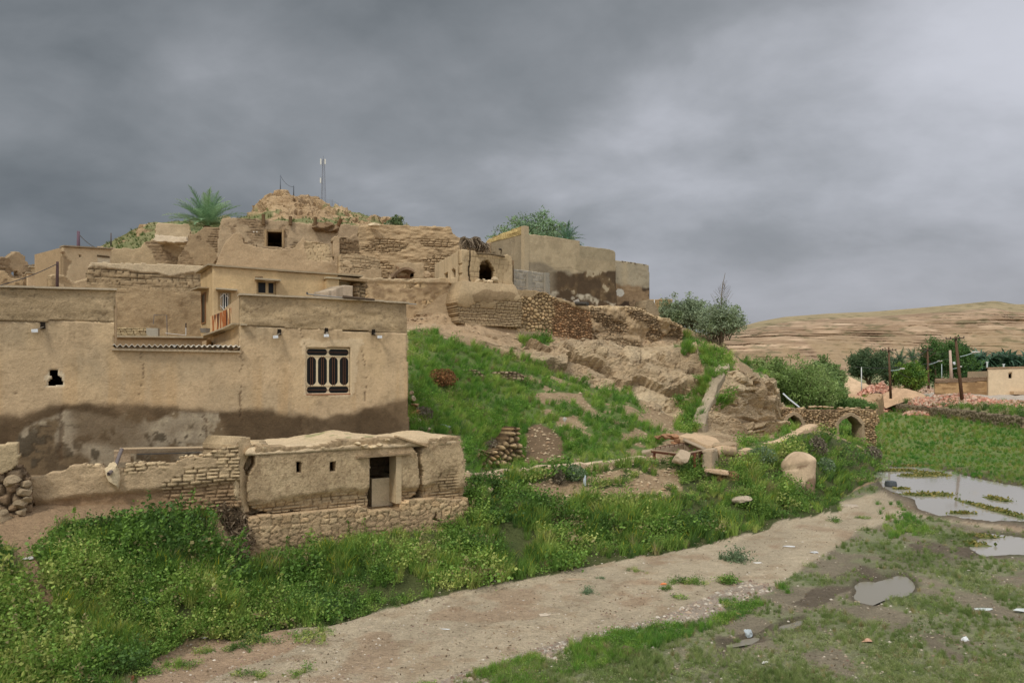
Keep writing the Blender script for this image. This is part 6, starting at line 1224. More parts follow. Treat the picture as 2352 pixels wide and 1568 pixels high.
# right bank
def rbwall():
    root = empty('river_wall', atz(2210, 87, .6), 'long low grey block retaining wall along the far river bank', 'wall')
    pts = [(2008, 118.6), (2110, 102), (2210, 87.4), (2352, 71.6), (2500, 71.6)]
    for (a, b) in zip(pts[:-1], pts[1:]):
        P = Plane(a, b); wall('wall', P, [(0, -.3), (P.len, -.3), (P.len, 1.75), (0, 1.75)], f_stone(L(160, 142, 116), 381, .6, .35, .12, L(110, 94, 72), .4, .15, .1), root, thick=.5, res=.12, pxs=False, mat=M['stone'], rag=.08)
rbwall()
P = Plane((2270, 113), (2460, 111)); hs = thing('cream_house', P, 2270, 906, 'cream plastered flat-roofed house with one small window, far right', 'house')
wall('wall', P, [(2270, 846), (2460, 841), (2460, 920), (2270, 912)], f_plaster(L(214, 188, 152), 391, .05, .02), hs, [[(2316.5, 855), (2324.5, 855), (2324.5, 868.5), (2317, 868.5)]], thick=.4, res=.15, mat=M['plaster'])
shell(hs, P, 0, P.sz(2460, 850)[0], 2, 6.7, 7, col=L(206, 180, 146))
mb = MB(); slabq(mb, P, (2269, 843.6), (2460, 838.6), .6, .16, .15, L(176, 142, 110)); mb.build('cornice', M['plaster'], hs)
mb = MB(); a = P.px(2318, 905, .2); mb.hexa([a, a+[2.6, 0, 0], a+[2.6, -.9, 0], a+[0, -.9, 0]][::-1], [a+[0, 0, .45], a+[2.6, 0, .45], a+[2.6, -.9, .45], a+[0, -.9, .45]][::-1], L(196, 164, 126)); mb.build('door_step', M['plaster'], hs)
for u, h in ((2277.5, 12), (2316, 7)): mb = MB(); mb.tube([P.px(u, 843, -1.5), P.px(u, 843-h, -1.5)], .12, 6, L(196, 204, 200)); mb.bar(P.px(u-3, 843-h, -1.5), P.px(u+3, 843-h, -1.5), .12, col=L(214, 220, 216)); mb.build('roof_pipe', M['paint'], hs)
P = Plane((2147, 116), (2272, 113.4)); yw = thing('yard_wall', P, 2200, 907, 'low ochre mud yard wall topped with grey brushwood, beside the cream house', 'wall')
def f_yw(s, z): n = fbm(s*.8, z*3, 0, 392, 4); b = sm(3.3, 3.0, z+(n-.5)*.8); return (n-.5)*.15, mix(mix(L(184, 146, 98), L(150, 116, 76), sm(.45, .65, n)), L(86, 68, 50), b*.6)
wall('wall', P, [(2147, 879), (2272, 875), (2272, 909), (2147, 912)], f_yw, yw, thick=.5, res=.12)
wall('brushwood', P, [(2147, 871), (2148, 869), (2200, 868), (2240, 866), (2272, 865), (2272, 875), (2147, 879)], lambda s, z: ((fbm(s*.5, z*7, 0, 393, 3)-.5)*.3, mix(L(104, 84, 66), L(150, 126, 102), fbm(s*.8, z*8, 0, 394, 3))), yw, thick=.7, res=.08, rag=.06, mat=M['wood'], off=.1)
# brick rubble heaps: thousands of broken bricks
def heap(name, lab, foot, hmax, n, cols, size, seed, kind='stuff', prof=None):
    r = np.random.default_rng(seed); foot = np.array(foot, float); lo, hi = foot.min(0), foot.max(0); Vs = []; Fs = []; Cs = []; k = 0
    base = np.array([[-1, -1, -1], [1, -1, -1], [1, 1, -1], [-1, 1, -1], [-1, -1, 1], [1, -1, 1], [1, 1, 1], [-1, 1, 1]])*.5
    fq = np.array([(3, 2, 1, 0), (4, 5, 6, 7), (0, 1, 5, 4), (1, 2, 6, 5), (2, 3, 7, 6), (3, 0, 4, 7)])
    while k < n:
        p = lo+(hi-lo)*r.random(2)
        if not inpoly(p[0], p[1], foot): continue
        dmin = min(abs((foot[i]-p)@np.array([-(foot[(i+1) % len(foot)]-foot[i])[1], (foot[(i+1) % len(foot)]-foot[i])[0]]))/np.linalg.norm(foot[(i+1) % len(foot)]-foot[i]) for i in range(len(foot)))
        h = hmax*min(1, dmin/2.2)*(.5+float(vn(p[0]*.35, p[1]*.35, 0, seed)))
        q = base*np.array([size*r.uniform(.7, 1.8), size*r.uniform(.5, 1.), size*r.uniform(.35, .7)]); a, b, c = r.uniform(0, 6.28, 3)*np.array([1, .25, .25])
        Rm = np.array(Matrix.Rotation(a, 3, 'Z')@Matrix.Rotation(b, 3, 'X')@Matrix.Rotation(c, 3, 'Y')); q = q@Rm.T*(1+.2*(r.random((8, 1))-.5))
        Vs.append(q+[p[0], p[1], gz(p[0], p[1])+h*r.uniform(.85, 1.1)]); Fs.append(fq+8*k); Cs.append(np.tile(np.array(cols[r.integers(len(cols))])*r.uniform(.75, 1.15), (8, 1))); k += 1
    # soil core under the bricks
    o = mesh(name, np.concatenate(Vs), np.concatenate(Fs), M['stone'], col=np.concatenate(Cs), loc=(*foot.mean(0), 2.)); tag(o, lab, 'rubble heap', kind=kind); return o
pk = [L(220, 158, 130), L(206, 140, 112), L(228, 178, 150), L(196, 132, 108)]; wt = [L(214, 184, 158), L(204, 168, 138), L(196, 150, 122)]
heap('brick_heap', 'long heap of broken pinkish bricks along the road by the cream house', [xy(2075, 101), xy(2150, 97), xy(2260, 90), xy(2380, 82), xy(2480, 84), xy(2380, 90), xy(2290, 95), xy(2220, 100), xy(2140, 108), xy(2095, 112)], .9, 2600, pk+wt, .42, 5)
heap('brick_heap', 'farther mound of broken pink bricks between the two left lamp poles', [xy(1965, 112), xy(2010, 108), xy(2060, 112), xy(2068, 122), xy(2030, 130), xy(1980, 124)], 1.8, 1100, pk, .42, 6)
heap('brick_heap', 'small pale brick heap left of the yard wall', [xy(2090, 130), xy(2145, 122), xy(2147, 134), xy(2110, 140)], 1.4, 300, wt, .4, 7)
# eroded mud mounds and low walls beyond
def mound(name, lab, u, v, Y, rx, ry, h, col, seed):
    n = 40; c = at(u, v, Y); V = []; Cc = []
    for i in range(n):
        for j in range(n):
            a, b = -1+2*i/(n-1), -1+2*j/(n-1); d = math.hypot(a, b); z = h*max(0, 1-d**2.2)*(.6+.8*float(fbm(a*2+seed, b*2, 0, seed, 4)))-.25-2.6*max(0, d-.92); V.append(c+[a*rx, b*ry, z]); q = float(fbm(a*6, b*6+z, z*3, seed+3, 3)); Cc.append(np.array(col)*(.75+.5*q))
    g = np.arange(n*n).reshape(n, n); Fg = np.stack([g[:-1, :-1], g[1:, :-1], g[1:, 1:], g[:-1, 1:]], -1).reshape(-1, 4)
    o = mesh(name, V, Fg, M['mud'], col=np.array(Cc), smooth=True, loc=c); return tag(o, lab, 'mound')
mound('eroded_mound', 'pale eroded mud mound beside the big feathery bushes', 1945, 902, 122, 5.0, 4, 2.4, L(206, 172, 134), 3)
mound('earth_mound', 'bare brown earth mound at the left end of the river wall', 2072, 913, 113, 4.0, 3, 1.4, L(196, 158, 120), 5)
mound('earth_mound', 'earth bank left of the farther brick mound', 1915, 912, 105, 5, 3, .9, L(190, 150, 114), 6)
for k, (a, b, v0, v1, Y, lb) in enumerate(((2015, 2110, 886, 893, 138, 'low crumbling mud wall running right behind the farther brick mound'), (1990, 2030, 879, 892, 150, 'short mud wall block behind the lone dark tree trunk'), (2026, 2060, 888, 897, 128, 'low mud bank wall at the left of the bright green tree'), (1945, 2012, 884, 896, 146, 'smooth mud wall segment right of the eroded mound'))):
    P = Plane((a, Y), (b, Y+2)); o = wall('mud_wall', P, [(a, v0+2), (a+8, v0), (b-8, v0+1), (b, v0+3), (b, v1+4), (a, v1+4)], f_plaster(L(188, 156, 118), 395+k, .1, .1), thick=.8, res=.15, rag=.15, loc=P.px(a, v1)); tag(o, lb, 'wall')
ribbon('ridge_wall', [at(1968, 938, 78), at(1985, 926, 84), at(2000, 915, 92), at(2013, 906, 100)], 1.6, 2.6, 'brown stone-faced ramp wall rising behind the broken bridge end', 'wall', L(176, 142, 104), seed=9, rough=.25)
# poles and lamps
def lamp_arm(root, p, q, s_=.5):
    mb = MB(); mb.tube([p, p*.5+q*.5+[0, 0, -.05], q], .05, 6, L(170, 186, 184)); a = mb.build('lamp_arm', M['metal'], root)
    V, Fc = blob(q+[.25, 0, .05], (s_, .22, .13), 5, rough=.05); mesh('lamp_head', V, Fc, M['paint'], a, col=L(236, 232, 224), smooth=True)
def lpole(lab, u0, v0, u1, v1, Y, r_, col, cross=None, lamp=None, name='street_lamp', grp='lamp and wire poles along the road', cat='lamp pole'):
    b = at(u0, v0, Y); t = at(u1, v1, Y); root = empty(name, b, lab, cat, grp); mb = MB(); mb.tube([b-[0, 0, .5], t], [r_, r_*.6], 8, col); mb.build('pole', M['wood'], root, smooth=True)
    if cross:
        (ua, va, ub, vb) = cross; mb = MB(); mb.bar(at(ua, va, Y-.2), at(ub, vb, Y-.2), .14, .12, col=L(84, 70, 60)); c_ = mb.build('crossarm', M['wood'], root)
        for k in range(5):
            if k == 2: continue
            p = at(ua+(ub-ua)*k/4, va+(vb-va)*k/4, Y-.2); mb = MB(); mb.tube([p, p+[0, 0, .22]], .07, 6, L(70, 66, 66)); mb.build('insulator', M['paint'], c_)
    if lamp: lamp_arm(root, at(*lamp[:2], Y-.1), at(*lamp[2:4], Y-.6), lamp[4] if len(lamp) > 4 else .5)
    return root
brn = L(104, 80, 62)
lpole('tallest dark leaning pole with crossarm and lamp, beside the brick heap', 2211, 921, 2194.5, 773, 95, .24, brn, (2173, 778, 2214, 776), (2205, 819, 2236, 810, .75))
lpole('brown pole with crossarm and lamp, left of the bright green tree', 2046, 907, 2041, 797, 104, .19, brn, (2027, 804, 2058, 804.5), (2046, 851, 2068, 848, .5))
lpole('dark pole with crossarm and lamp, just left of the yard wall', 2133.5, 903, 2130, 798, 128, .22, brn, (2119, 803, 2142, 803), (2134, 837, 2155, 830, .6))
lpole('pale concrete pole rising behind the yard wall', 2186, 876, 2182, 804, 124, .3, L(196, 172, 152), None, (2187, 847, 2203, 843, .3), name='concrete_pole')
lpole('slim white post in front of the eroded mound', 1979, 900, 1978.5, 843, 112, .1, L(206, 206, 200), None, None, name='white_post', cat='post')
lpole('thin pale post behind the left end of the yard wall', 2163, 872, 2163, 836, 126, .09, L(176, 190, 186), None, None, name='thin_post', cat='post')
V, Fc = blob(at(2191, 834, 123.5), (.28, .25, .36), 4); o = mesh('meter_box', V, Fc, M['paint'], col=L(196, 200, 200), loc=at(2191, 834, 123.5)); tag(o, 'grey meter box fixed to the pale concrete pole', 'box')
wire('overhead_wire', at(2041, 803, 104), at(2130, 803, 128), 1.2, .03, 'overhead wire between the brown pole and the yard wall pole')
wire('overhead_wire', at(2130, 803, 128), at(2182, 806, 124), .6, .03, 'overhead wire between the yard wall pole and the concrete pole')
wire('overhead_wire', at(2058, 848, 104), at(2133, 838, 128), 1.6, .03, 'lower sagging wire between two left street lamps')
wire('overhead_wire', at(1960, 842, 120), at(2182, 822, 124), .8, .03, 'long thin wire crossing before the trees to the concrete pole')
wire('overhead_wire', at(2194, 780, 95), at(2420, 800, 60), 1.2, .02, 'wire leaving the tallest pole toward the right edge')
# motorcycle parked by the brick mound
mc = empty('motorcycle', at(2016, 910, 105.5), 'small dark motorcycle parked before the farther brick mound', 'motorcycle')
for u in (2009.5, 2022):
    c = at(u, 907, 105.3); mb = MB(); n = 14; mb.tube([c+np.array([.3*math.cos(2*math.pi*k/n), 0, .3*math.sin(2*math.pi*k/n)]) for k in range(n+1)], .05, 5, L(34, 32, 32)); mb.tube([c-[0, .03, 0], c+[0, .03, 0]], .07, 6, L(150, 150, 150)); mb.build('wheel', M['metal'], mc)
mb = MB(); mb.bar(at(2010, 903, 105.3), at(2021, 904, 105.3), .2, .16, col=L(70, 60, 66)); mb.bar(at(2011, 905, 105.3), at(2019, 908, 105.3), .18, .3, col=L(90, 88, 88)); mb.build('frame', M['metal'], mc)
mb = MB(); mb.bar(at(2014, 901.5, 105.3), at(2022, 902, 105.3), .26, .12, col=L(40, 36, 36)); mb.build('seat', M['plastic'], mc)
mb = MB(); mb.tube([at(2009.5, 906, 105.3), at(2010.5, 900, 105.3)], .04, 5, L(120, 120, 124)); mb.tube([at(2009.5, 900.5, 105.), at(2011.5, 899.5, 105.6)], .04, 5, L(60, 60, 60)); mb.build('handlebar', M['metal'], mc)
# things on the hill top: lattice mast, poles, fence
Y = 122; base = at(743, 463, Y); hM = float((463-358)/F*Y); mast = empty('lattice_mast', base, 'tall slender steel lattice mast on the rock peak', 'mast')
mb = MB(); g_ = L(140, 144, 152); wv = lambda t: .24*(1-t)+.12
cor = [(-1, -1), (1, -1), (1, 1), (-1, 1)]
for (a, b) in cor: mb.bar(base+[a*wv(0), b*wv(0), -1.5], base+[a*wv(1), b*wv(1), hM*.93], .055, col=g_)
nb_ = 24
for i in range(nb_):
    t0, t1 = i/nb_*.93, (i+1)/nb_*.93
    for k in range(4):
        a, b = cor[k], cor[(k+1) % 4]; mb.bar(base+[a[0]*wv(t0), a[1]*wv(t0), hM*t0], base+[b[0]*wv(t1), b[1]*wv(t1), hM*t1], .03, col=g_)
mb.tube([base+[0, 0, hM*.9], base+[0, 0, hM]], .05, 5, g_); mb.build('lattice', M['metal'], mast)
for dx, t, h_ in ((-.36, .86, .95), (.36, .86, .85), (-.4, .45, .8)): mb = MB(); mb.bar(base+[dx, -.3, hM*t-h_/2], base+[dx, -.3, hM*t+h_/2], .2, .14, up=(0, 1, 0), col=L(214, 212, 200)); mb.build('antenna_panel', M['paint'], mast)
def hp(lab, u, v0, v1, Y, r_, col=L(96, 92, 90), name='thin_pole'): return pole(name, at(u, v0, Y), at(u, v1, Y), r_, col, lab, 'pole')
hp('tall thin pole standing on the very top of the rock peak', 644, 437, 402, 120, .09, L(110, 116, 124)); hp('shorter thin pole right of the tallest one on the rock peak', 674.5, 443, 427, 121, .09, L(90, 94, 100))
wire('cable', at(644, 404, 120), at(674, 429, 121), .5, .025, 'slack cable between the two poles on the rock peak'); 
for k, (u, v0, v1, lb) in enumerate(((665, 484, 452, 'brown fence stake against the rock face, tallest of the hill stakes'), (685, 509, 480, 'brown stake on the grassy hillside, left of the white-topped one'), (702, 510, 485, 'brown stake on the grassy hillside, right of the white-topped one'), (741.5, 512, 503, 'shortest brown stake behind the roof posts'))): hp(lb, u, v0, v1, 112, .1, L(100, 80, 62), 'fence_stake')
o = MB(); o.tube([at(693.5, 496, 113), at(693.5, 485, 113)], .06, 5, L(170, 150, 110)); o.bar(at(687, 484, 113), at(699, 485, 113), .2, .15, col=L(220, 216, 206)); o = o.build('sign_post', M['paint'], loc=at(693.5, 496, 113)); tag(o, 'short post with a white bar on top, on the grassy hillside', 'post')
fe = empty('wire_fence', at(750, 470, 124), 'thin wire mesh fence on the crest right of the lattice mast', 'fence')
fp = [(727, 461, 450), (722+9.5, 463, 449), (763, 475, 459), (777, 480, 466)]
for (u, a, b) in fp: mb = MB(); mb.tube([at(u, a+3, 124), at(u, b, 124)], .05, 5, L(150, 154, 160)); mb.build('post', M['metal'], fe)
mb = MB()
for k in range(7): mb.tube([at(708, 450+k*2, 124), at(727, 451+k*2, 124), at(763, 461+k*2.2, 124), at(777, 468+k*2, 124)], .014, 3, L(140, 144, 150), caps=False)
mb.build('wire_mesh', M['metal'], fe)
# white pipe by the bridge end
mb = MB(); mb.tube([at(1799, 904, 57), at(1812, 916, 56), at(1836, 935, 54)], .06, 6, L(206, 210, 212)); o = mb.build('white_pipe', M['paint'], loc=at(1836, 935, 54)); tag(o, 'pale pipe slanting down to the bridge behind the rock nose', 'pipe')
# ================================================================ vegetation
def quadleaf(n, r, size, up=.5, spread=None, asp=1.6, pos=None, fold=.25):
    """n leaf quads, 4 verts each, centred on pos"""
    d = r.normal(size=(n, 3)); d[:, 2] = d[:, 2]*.6+up; d /= np.linalg.norm(d, axis=1, keepdims=True)      # leaf normal
    a = r.normal(size=(n, 3)); a -= d*(a*d).sum(1, keepdims=True); a /= np.linalg.norm(a, axis=1, keepdims=True)
    b = np.cross(d, a); s = (size*r.uniform(.6, 1.3, n))[:, None]
    L_, W_ = a*s*asp*.5, b*s*.5
    return np.stack([pos-L_, pos+W_+d*s*fold*.3, pos+L_, pos-W_+d*s*fold*.3], 1)   # n,4,3
def blades(n, r, h, rad, w, lean=.5):
    """grass blades as tapered quads"""
    a = r.uniform(0, 2*np.pi, n); b = np.stack([np.cos(a), np.sin(a), 0*a], 1)*(rad*np.sqrt(r.random(n)))[:, None]; hh = h*r.uniform(.5, 1.1, n)
    dr = r.normal(size=(n, 3)); dr[:, 2] = 0; t = b+dr*(lean*hh*.5)[:, None]+np.c_[0*a, 0*a, hh]; sd = np.stack([-np.sin(a), np.cos(a), 0*a], 1)*w
    m = b*.5+t*.5+np.c_[0*a, 0*a, hh*.12]
    return np.stack([b-sd*.5, b+sd*.5, m+sd*.35, m-sd*.35], 1), np.stack([m-sd*.35, m+sd*.35, t+sd*.05, t-sd*.05], 1)
def templates(seed):
    r = np.random.default_rng(seed); T = []
    for k in range(5):       # broad-leaved mallow-like clump
        n = 80; p = r.normal(size=(n, 3))*[.13, .13, .10]; p[:, 2] = np.abs(p[:, 2])+.04+.10*r.random(n); T.append(('broad', quadleaf(n, r, .052, .9, asp=1.15, pos=p), p[:, 2]/.3))
    for k in range(4):       # grass tuft
        q1_, q2_ = blades(46, r, .30, .10, .012, .6); q = np.concatenate([q1_, q2_]); T.append(('grass', q, q[:, :, 2].mean(1)/.3))
    for k in range(4):       # feathery herb
        n = 120; p = r.normal(size=(n, 3))*[.12, .12, .13]; p[:, 2] = np.abs(p[:, 2])+.03; T.append(('feather', quadleaf(n, r, .026, .4, asp=2.4, pos=p), p[:, 2]/.35))
    for k in range(3):       # tall leafy stalk
        n = 46; t = r.random(n); p = np.c_[r.normal(size=(n, 2))*.035*(1.2-t)[:, None]*2, t*.55+.05]; q = quadleaf(n, r, .035, .5, asp=2., pos=p); st = np.array([[[-.006, 0, 0], [.006, 0, 0], [.004, 0, .6], [-.004, 0, .6]]]); T.append(('stalk', np.concatenate([q, st]), np.r_[t, 1.]))
    return T
TPL = templates(3)
def scatter(mask, dens, seed):
    """points on the land, evenly thick as seen from the river bed: returns positions, normals"""
    P_ = P3; u, v = P_[..., 0]/P_[..., 1]*F+CX, HY-(P_[..., 2]-CZ)/P_[..., 1]*F
    du = u[1:, 1:]-u[:-1, :-1]; A = np.abs((u[:-1, 1:]-u[:-1, :-1])*(v[:-1, :-1]-v[1:, :-1])); m = mask[:-1, :-1] & (v[1:, :-1] < v[:-1, :-1]+.5) & (u[:-1, :-1] > -110) & (u[:-1, :-1] < 2460) & (v[:-1, :-1] < 1640)
    d_ = dens[:-1, :-1] if hasattr(dens, 'shape') else dens; lam = A*m*d_
    r = np.random.default_rng(seed); cnt = r.poisson(np.clip(lam, 0, 50)); i, j = np.nonzero(cnt); k = np.repeat(np.arange(len(i)), cnt[i, j]); i, j = i[k], j[k]; a, b = r.random(len(i)), r.random(len(i))
    p = (P_[i, j]*((1-a)*(1-b))[:, None]+P_[i, j+1]*(a*(1-b))[:, None]+P_[i+1, j]*((1-a)*b)[:, None]+P_[i+1, j+1]*(a*b)[:, None])
    return p, N3[i, j]*np.sign(N3[i, j][:, 2:3]+1e-9)
def plant(name, P_, Nn, kinds, scale, palette, label, cat, seed, kind='stuff', yel=0., tonef=None, mat='leaf'):
    r = np.random.default_rng(seed); Q = []; Cc = []; pal = np.array(palette); n = len(P_); typ = r.choice(len(kinds), n, p=[k[1] for k in kinds])
    zone = fbm(P_[:, 0]*.45, P_[:, 1]*.45, 0, seed, 4); zone2 = fbm(P_[:, 0]*1.3, P_[:, 1]*1.3, 4, seed+1, 3)
    zn = sm(.35, .65, zone); 
    tid = np.empty(n, int)
    for ti, (kn, _) in enumerate(kinds):
        ids = [i for i, t in enumerate(TPL) if t[0] == kn]; m = typ == ti
        # species follow zones so that patches of one plant form
        tid[m] = r.choice(ids, m.sum())
    swap = (zone2 > .54) & np.array([TPL[t][0] != 'grass' for t in tid])
    gi = [i for i, t in enumerate(TPL) if t[0] == kinds[-1][0]]; tid[swap] = r.choice(gi, swap.sum())
    sc_ = scale(P_) if callable(scale) else np.full(n, scale); sc_ = sc_*(r.uniform(.6, 1.25, n)+.45*r.random(n)**9)*(.7+.7*zone2)
    ang = r.uniform(0, 2*np.pi, n); base = pal[np.minimum((zn*.42+.58*r.random(n)**1.3)*len(pal), len(pal)-1).astype(int)]*r.uniform(.8, 1.2, (n, 1))
    dry = r.random(n) < .045; base[dry] = L(168, 156, 108)*r.uniform(.7, 1.1, (dry.sum(), 1))
    if tonef is not None: base = base*tonef(P_)[:, None]
    for t in range(len(TPL)):
        m = np.nonzero(tid == t)[0]
        if not len(m): continue
        q = TPL[t][1]; hh = np.clip(TPL[t][2], 0, 1); nq = len(q); c, s_ = np.cos(ang[m]), np.sin(ang[m])
        R = np.zeros((len(m), 3, 3)); R[:, 0, 0] = c; R[:, 0, 1] = -s_; R[:, 1, 0] = s_; R[:, 1, 1] = c; R[:, 2, 2] = 1
        up = Nn[m]*.55; 
        W = np.einsum('mij,qkj->mqki', R, q)*sc_[m][:, None, None, None]
        tilt = W[..., 2:3]*up[:, None, None, :]*[1, 1, 0]; W = W+tilt+P_[m][:, None, None, :]-[0, 0, .02]
        col = base[m][:, None, :]*(r.uniform(.72, 1.28, (len(m), nq, 1)))
        if yel: yy = r.random((len(m), nq)) < yel*sm(.52, .62, zone2[m])[:, None]*(hh > .45)[None]; col = np.where(yy[..., None], L(214, 200, 60), col)
        Q.append(W.reshape(-1, 4, 3)); Cc.append(col.reshape(-1, 3))
    Q = np.concatenate(Q); Cc = np.repeat(np.concatenate(Cc), 4, 0); nF = len(Q)
    o = mesh(name, Q.reshape(-1, 3), np.arange(nF*4).reshape(-1, 4), M[mat], col=Cc); print(name, n, nF)
    return tag(o, label, cat, kind=kind)
G = [L(86, 116, 56), L(102, 136, 58), L(120, 152, 66), L(144, 168, 80), L(174, 182, 100)]
Gd = [L(52, 96, 44), L(70, 116, 52), L(88, 132, 58), L(106, 146, 64)]
Gb = [L(96, 138, 58), L(112, 152, 60), L(134, 166, 70), L(158, 176, 86)]
Gt = [L(112, 132, 70), L(130, 148, 84), L(148, 160, 98), L(170, 174, 124)]
ps = lambda P_: .95+np.clip(P_[:, 1]-18, 0, 40)*.016
pb, nb_ = scatter(bank & (TV > 600), .0135, 11)
plant('bank_weeds', pb, nb_, (('broad', .42), ('stalk', .11), ('feather', .22), ('grass', .25)), lambda P_: ps(P_)*(.8+.5*sm(.4, .65, fbm(P_[:, 0]*.35, P_[:, 1]*.35, 0, 5, 3))), G, 'dense green weeds and mallow covering the bank in front of the ruins', 'weeds', 12, yel=.06)
pb, nb_ = scatter(slope, .020, 13)
plant('slope_grass', pb, nb_, (('feather', .45), ('grass', .55)), lambda P_: .85+np.clip(P_[:, 1]-24, 0, 30)*.015, Gb, 'fresh green grass covering the slope below the long retaining wall', 'grass', 14)
pb, nb_ = scatter(tufts, .024, 15)
plant('hillside_herbs', pb, nb_, (('broad', .4), ('feather', .3), ('grass', .3)), lambda P_: 1.2+np.clip(P_[:, 1]-35, 0, 60)*.02, Gb, 'green herbs growing in patches on the rock and behind the kerb', 'weeds', 16)
pb, nb_ = scatter(field, .05, 17)
plant('meadow_grass', pb, nb_, (('feather', .3), ('grass', .7)), lambda P_: .6+np.clip(P_[:, 1]-45, 0, 90)*.016, [L(84, 136, 52), L(104, 146, 56), L(132, 156, 66), L(156, 156, 82)], 'bright green marsh grass beyond the pond below the far river wall', 'grass', 18)
pb, nb_ = scatter(topfield & (TU < 2700), .02, 19)
plant('wall_top_weeds', pb, nb_, (('broad', .4), ('feather', .3), ('grass', .3)), 2.1, G[:4], 'weeds growing along the top of the far river wall', 'weeds', 20)
hg = hillgreen
pb, nb_ = scatter(hg, .03, 21)
plant('hill_grass', pb, nb_, (('grass', 1.),), 1.0, [L(96, 116, 62), L(122, 132, 76), L(150, 146, 100)], 'thin grass on the hillside under the rock peak', 'grass', 22)
turfm = bed & ~pathm & ~redsoil & ~inp & (TV > 1085) & (alg+.10*sm(1500, 2352, TU)+.12*sm(1330, 1568, TV)-.04+.05*(n2-.5)+.03*sm(1400, 1700, TV) > .465)
pb, nb_ = scatter(turfm, .030*np.clip(.25+2.2*(alg-.5+.12*sm(1330, 1568, TV)+.08*sm(1500, 2352, TU)), .12, 1), 23)
plant('river_turf', pb, nb_, (('feather', .45), ('grass', .55)), lambda P_: .27+.012*P_[:, 1]*.6, Gt, 'low patchy greyish turf and algae on the muddy river bed', 'grass', 24)
edge = inpoly(JU, JV, [(960, 1590), (1200, 1508), (1480, 1444), (1640, 1392), (1700, 1368), (1790, 1338), (1806, 1362), (1720, 1412), (1540, 1474), (1300, 1560), (1000, 1700)]) | inpoly(JU, JV, [(2010, 1160), (2060, 1150), (2090, 1190), (2140, 1230), (2040, 1240)])
pb, nb_ = scatter(edge & (fbm(TX*1.2, TY*1.2, 0, 95, 3) > .44), .03, 27)
plant('path_edge_grass', pb, nb_, (('feather', .4), ('grass', .6)), lambda P_: .38+.01*P_[:, 1], Gb, 'fresher green grass fringe between the gravel and the muddy river bed', 'grass', 28)
pb, nb_ = scatter(bed & ~inp & (TV > 1120), .0035, 29); rr_ = np.random.default_rng(30); ql = quadleaf(len(pb), rr_, .028, 2.5, asp=2.6, pos=pb+[0, 0, .012])
o = mesh('plant_debris', ql.reshape(-1, 3), np.arange(len(pb)*4).reshape(-1, 4), M['dryleaf'], col=np.repeat(np.array([L(116, 96, 72), L(140, 120, 92), L(92, 78, 60), L(180, 164, 136)])[rr_.integers(4, size=len(pb))], 4, 0)); tag(o, 'dry plant bits and dirt clods strewn over path and mud', 'debris', kind='stuff')
# pebbles
def pebbles(name, mask, dens, smin, smax, cols, label, seed):
    p, _ = scatter(mask, dens, seed); r = np.random.default_rng(seed); n = len(p)
    base = np.array([[1, 0, 0], [0, 1, 0], [-1, 0, 0], [0, -1, 0], [0, 0, 1.], [.7, .7, .5], [-.6, .6, .45]]); f = np.array([(0, 1, 4), (1, 2, 4), (2, 3, 4), (3, 0, 4)])
    s = smin+(smax-smin)*r.random(n)**3; a = r.uniform(0, 6.28, n); V = base[None, :5]*r.uniform(.6, 1.2, (n, 5, 1))*s[:, None, None]*[1, .75, .55]; c, sn = np.cos(a), np.sin(a)
    V = np.stack([V[..., 0]*c[:, None]-V[..., 1]*sn[:, None], V[..., 0]*sn[:, None]+V[..., 1]*c[:, None], V[..., 2]], -1)+p[:, None, :]
    Fc = (f[None]+5*np.arange(n)[:, None, None]).reshape(-1, 3); col = np.array(cols)[r.integers(len(cols), size=n)]*r.uniform(.75, 1.15, (n, 1))
    o = mesh(name, V.reshape(-1, 3), Fc, M['stone'], col=np.repeat(col, 5, 0)); print(name, n); return tag(o, label, 'gravel', kind='stuff')
pc = [L(196, 178, 154), L(172, 150, 128), L(214, 200, 180), L(158, 128, 108), L(186, 160, 134)]
pebbles('gravel', gravel, .06, .015, .085, pc, 'grey and tan gravel along the lower edge of the sandy path', 31)
pebbles('path_pebbles', pathm & (S < 1.05) & ~gravel, .012, .009, .05, pc, 'small pebbles strewn over the sandy path', 32)
pebbles('mud_pebbles', (bed & ~pathm & ~inp & (TV > 1120)), .005, .012, .06, pc, 'stones scattered on the muddy river bed', 33)
sl = (S > 1.9) & (S < 7.3) & (TU > 930) & (TU < 1800) & ~rock
pebbles('slope_rubble', sl & ~slope | (bank & False) | inpoly(TU, TV, [(1210, 1080), (1560, 1070), (1560, 1150), (1210, 1150)]), .022, .03, .16, [L(190, 162, 124), L(170, 136, 100), L(204, 178, 140)], 'loose stones on the bare slopes of the hillside', 34)
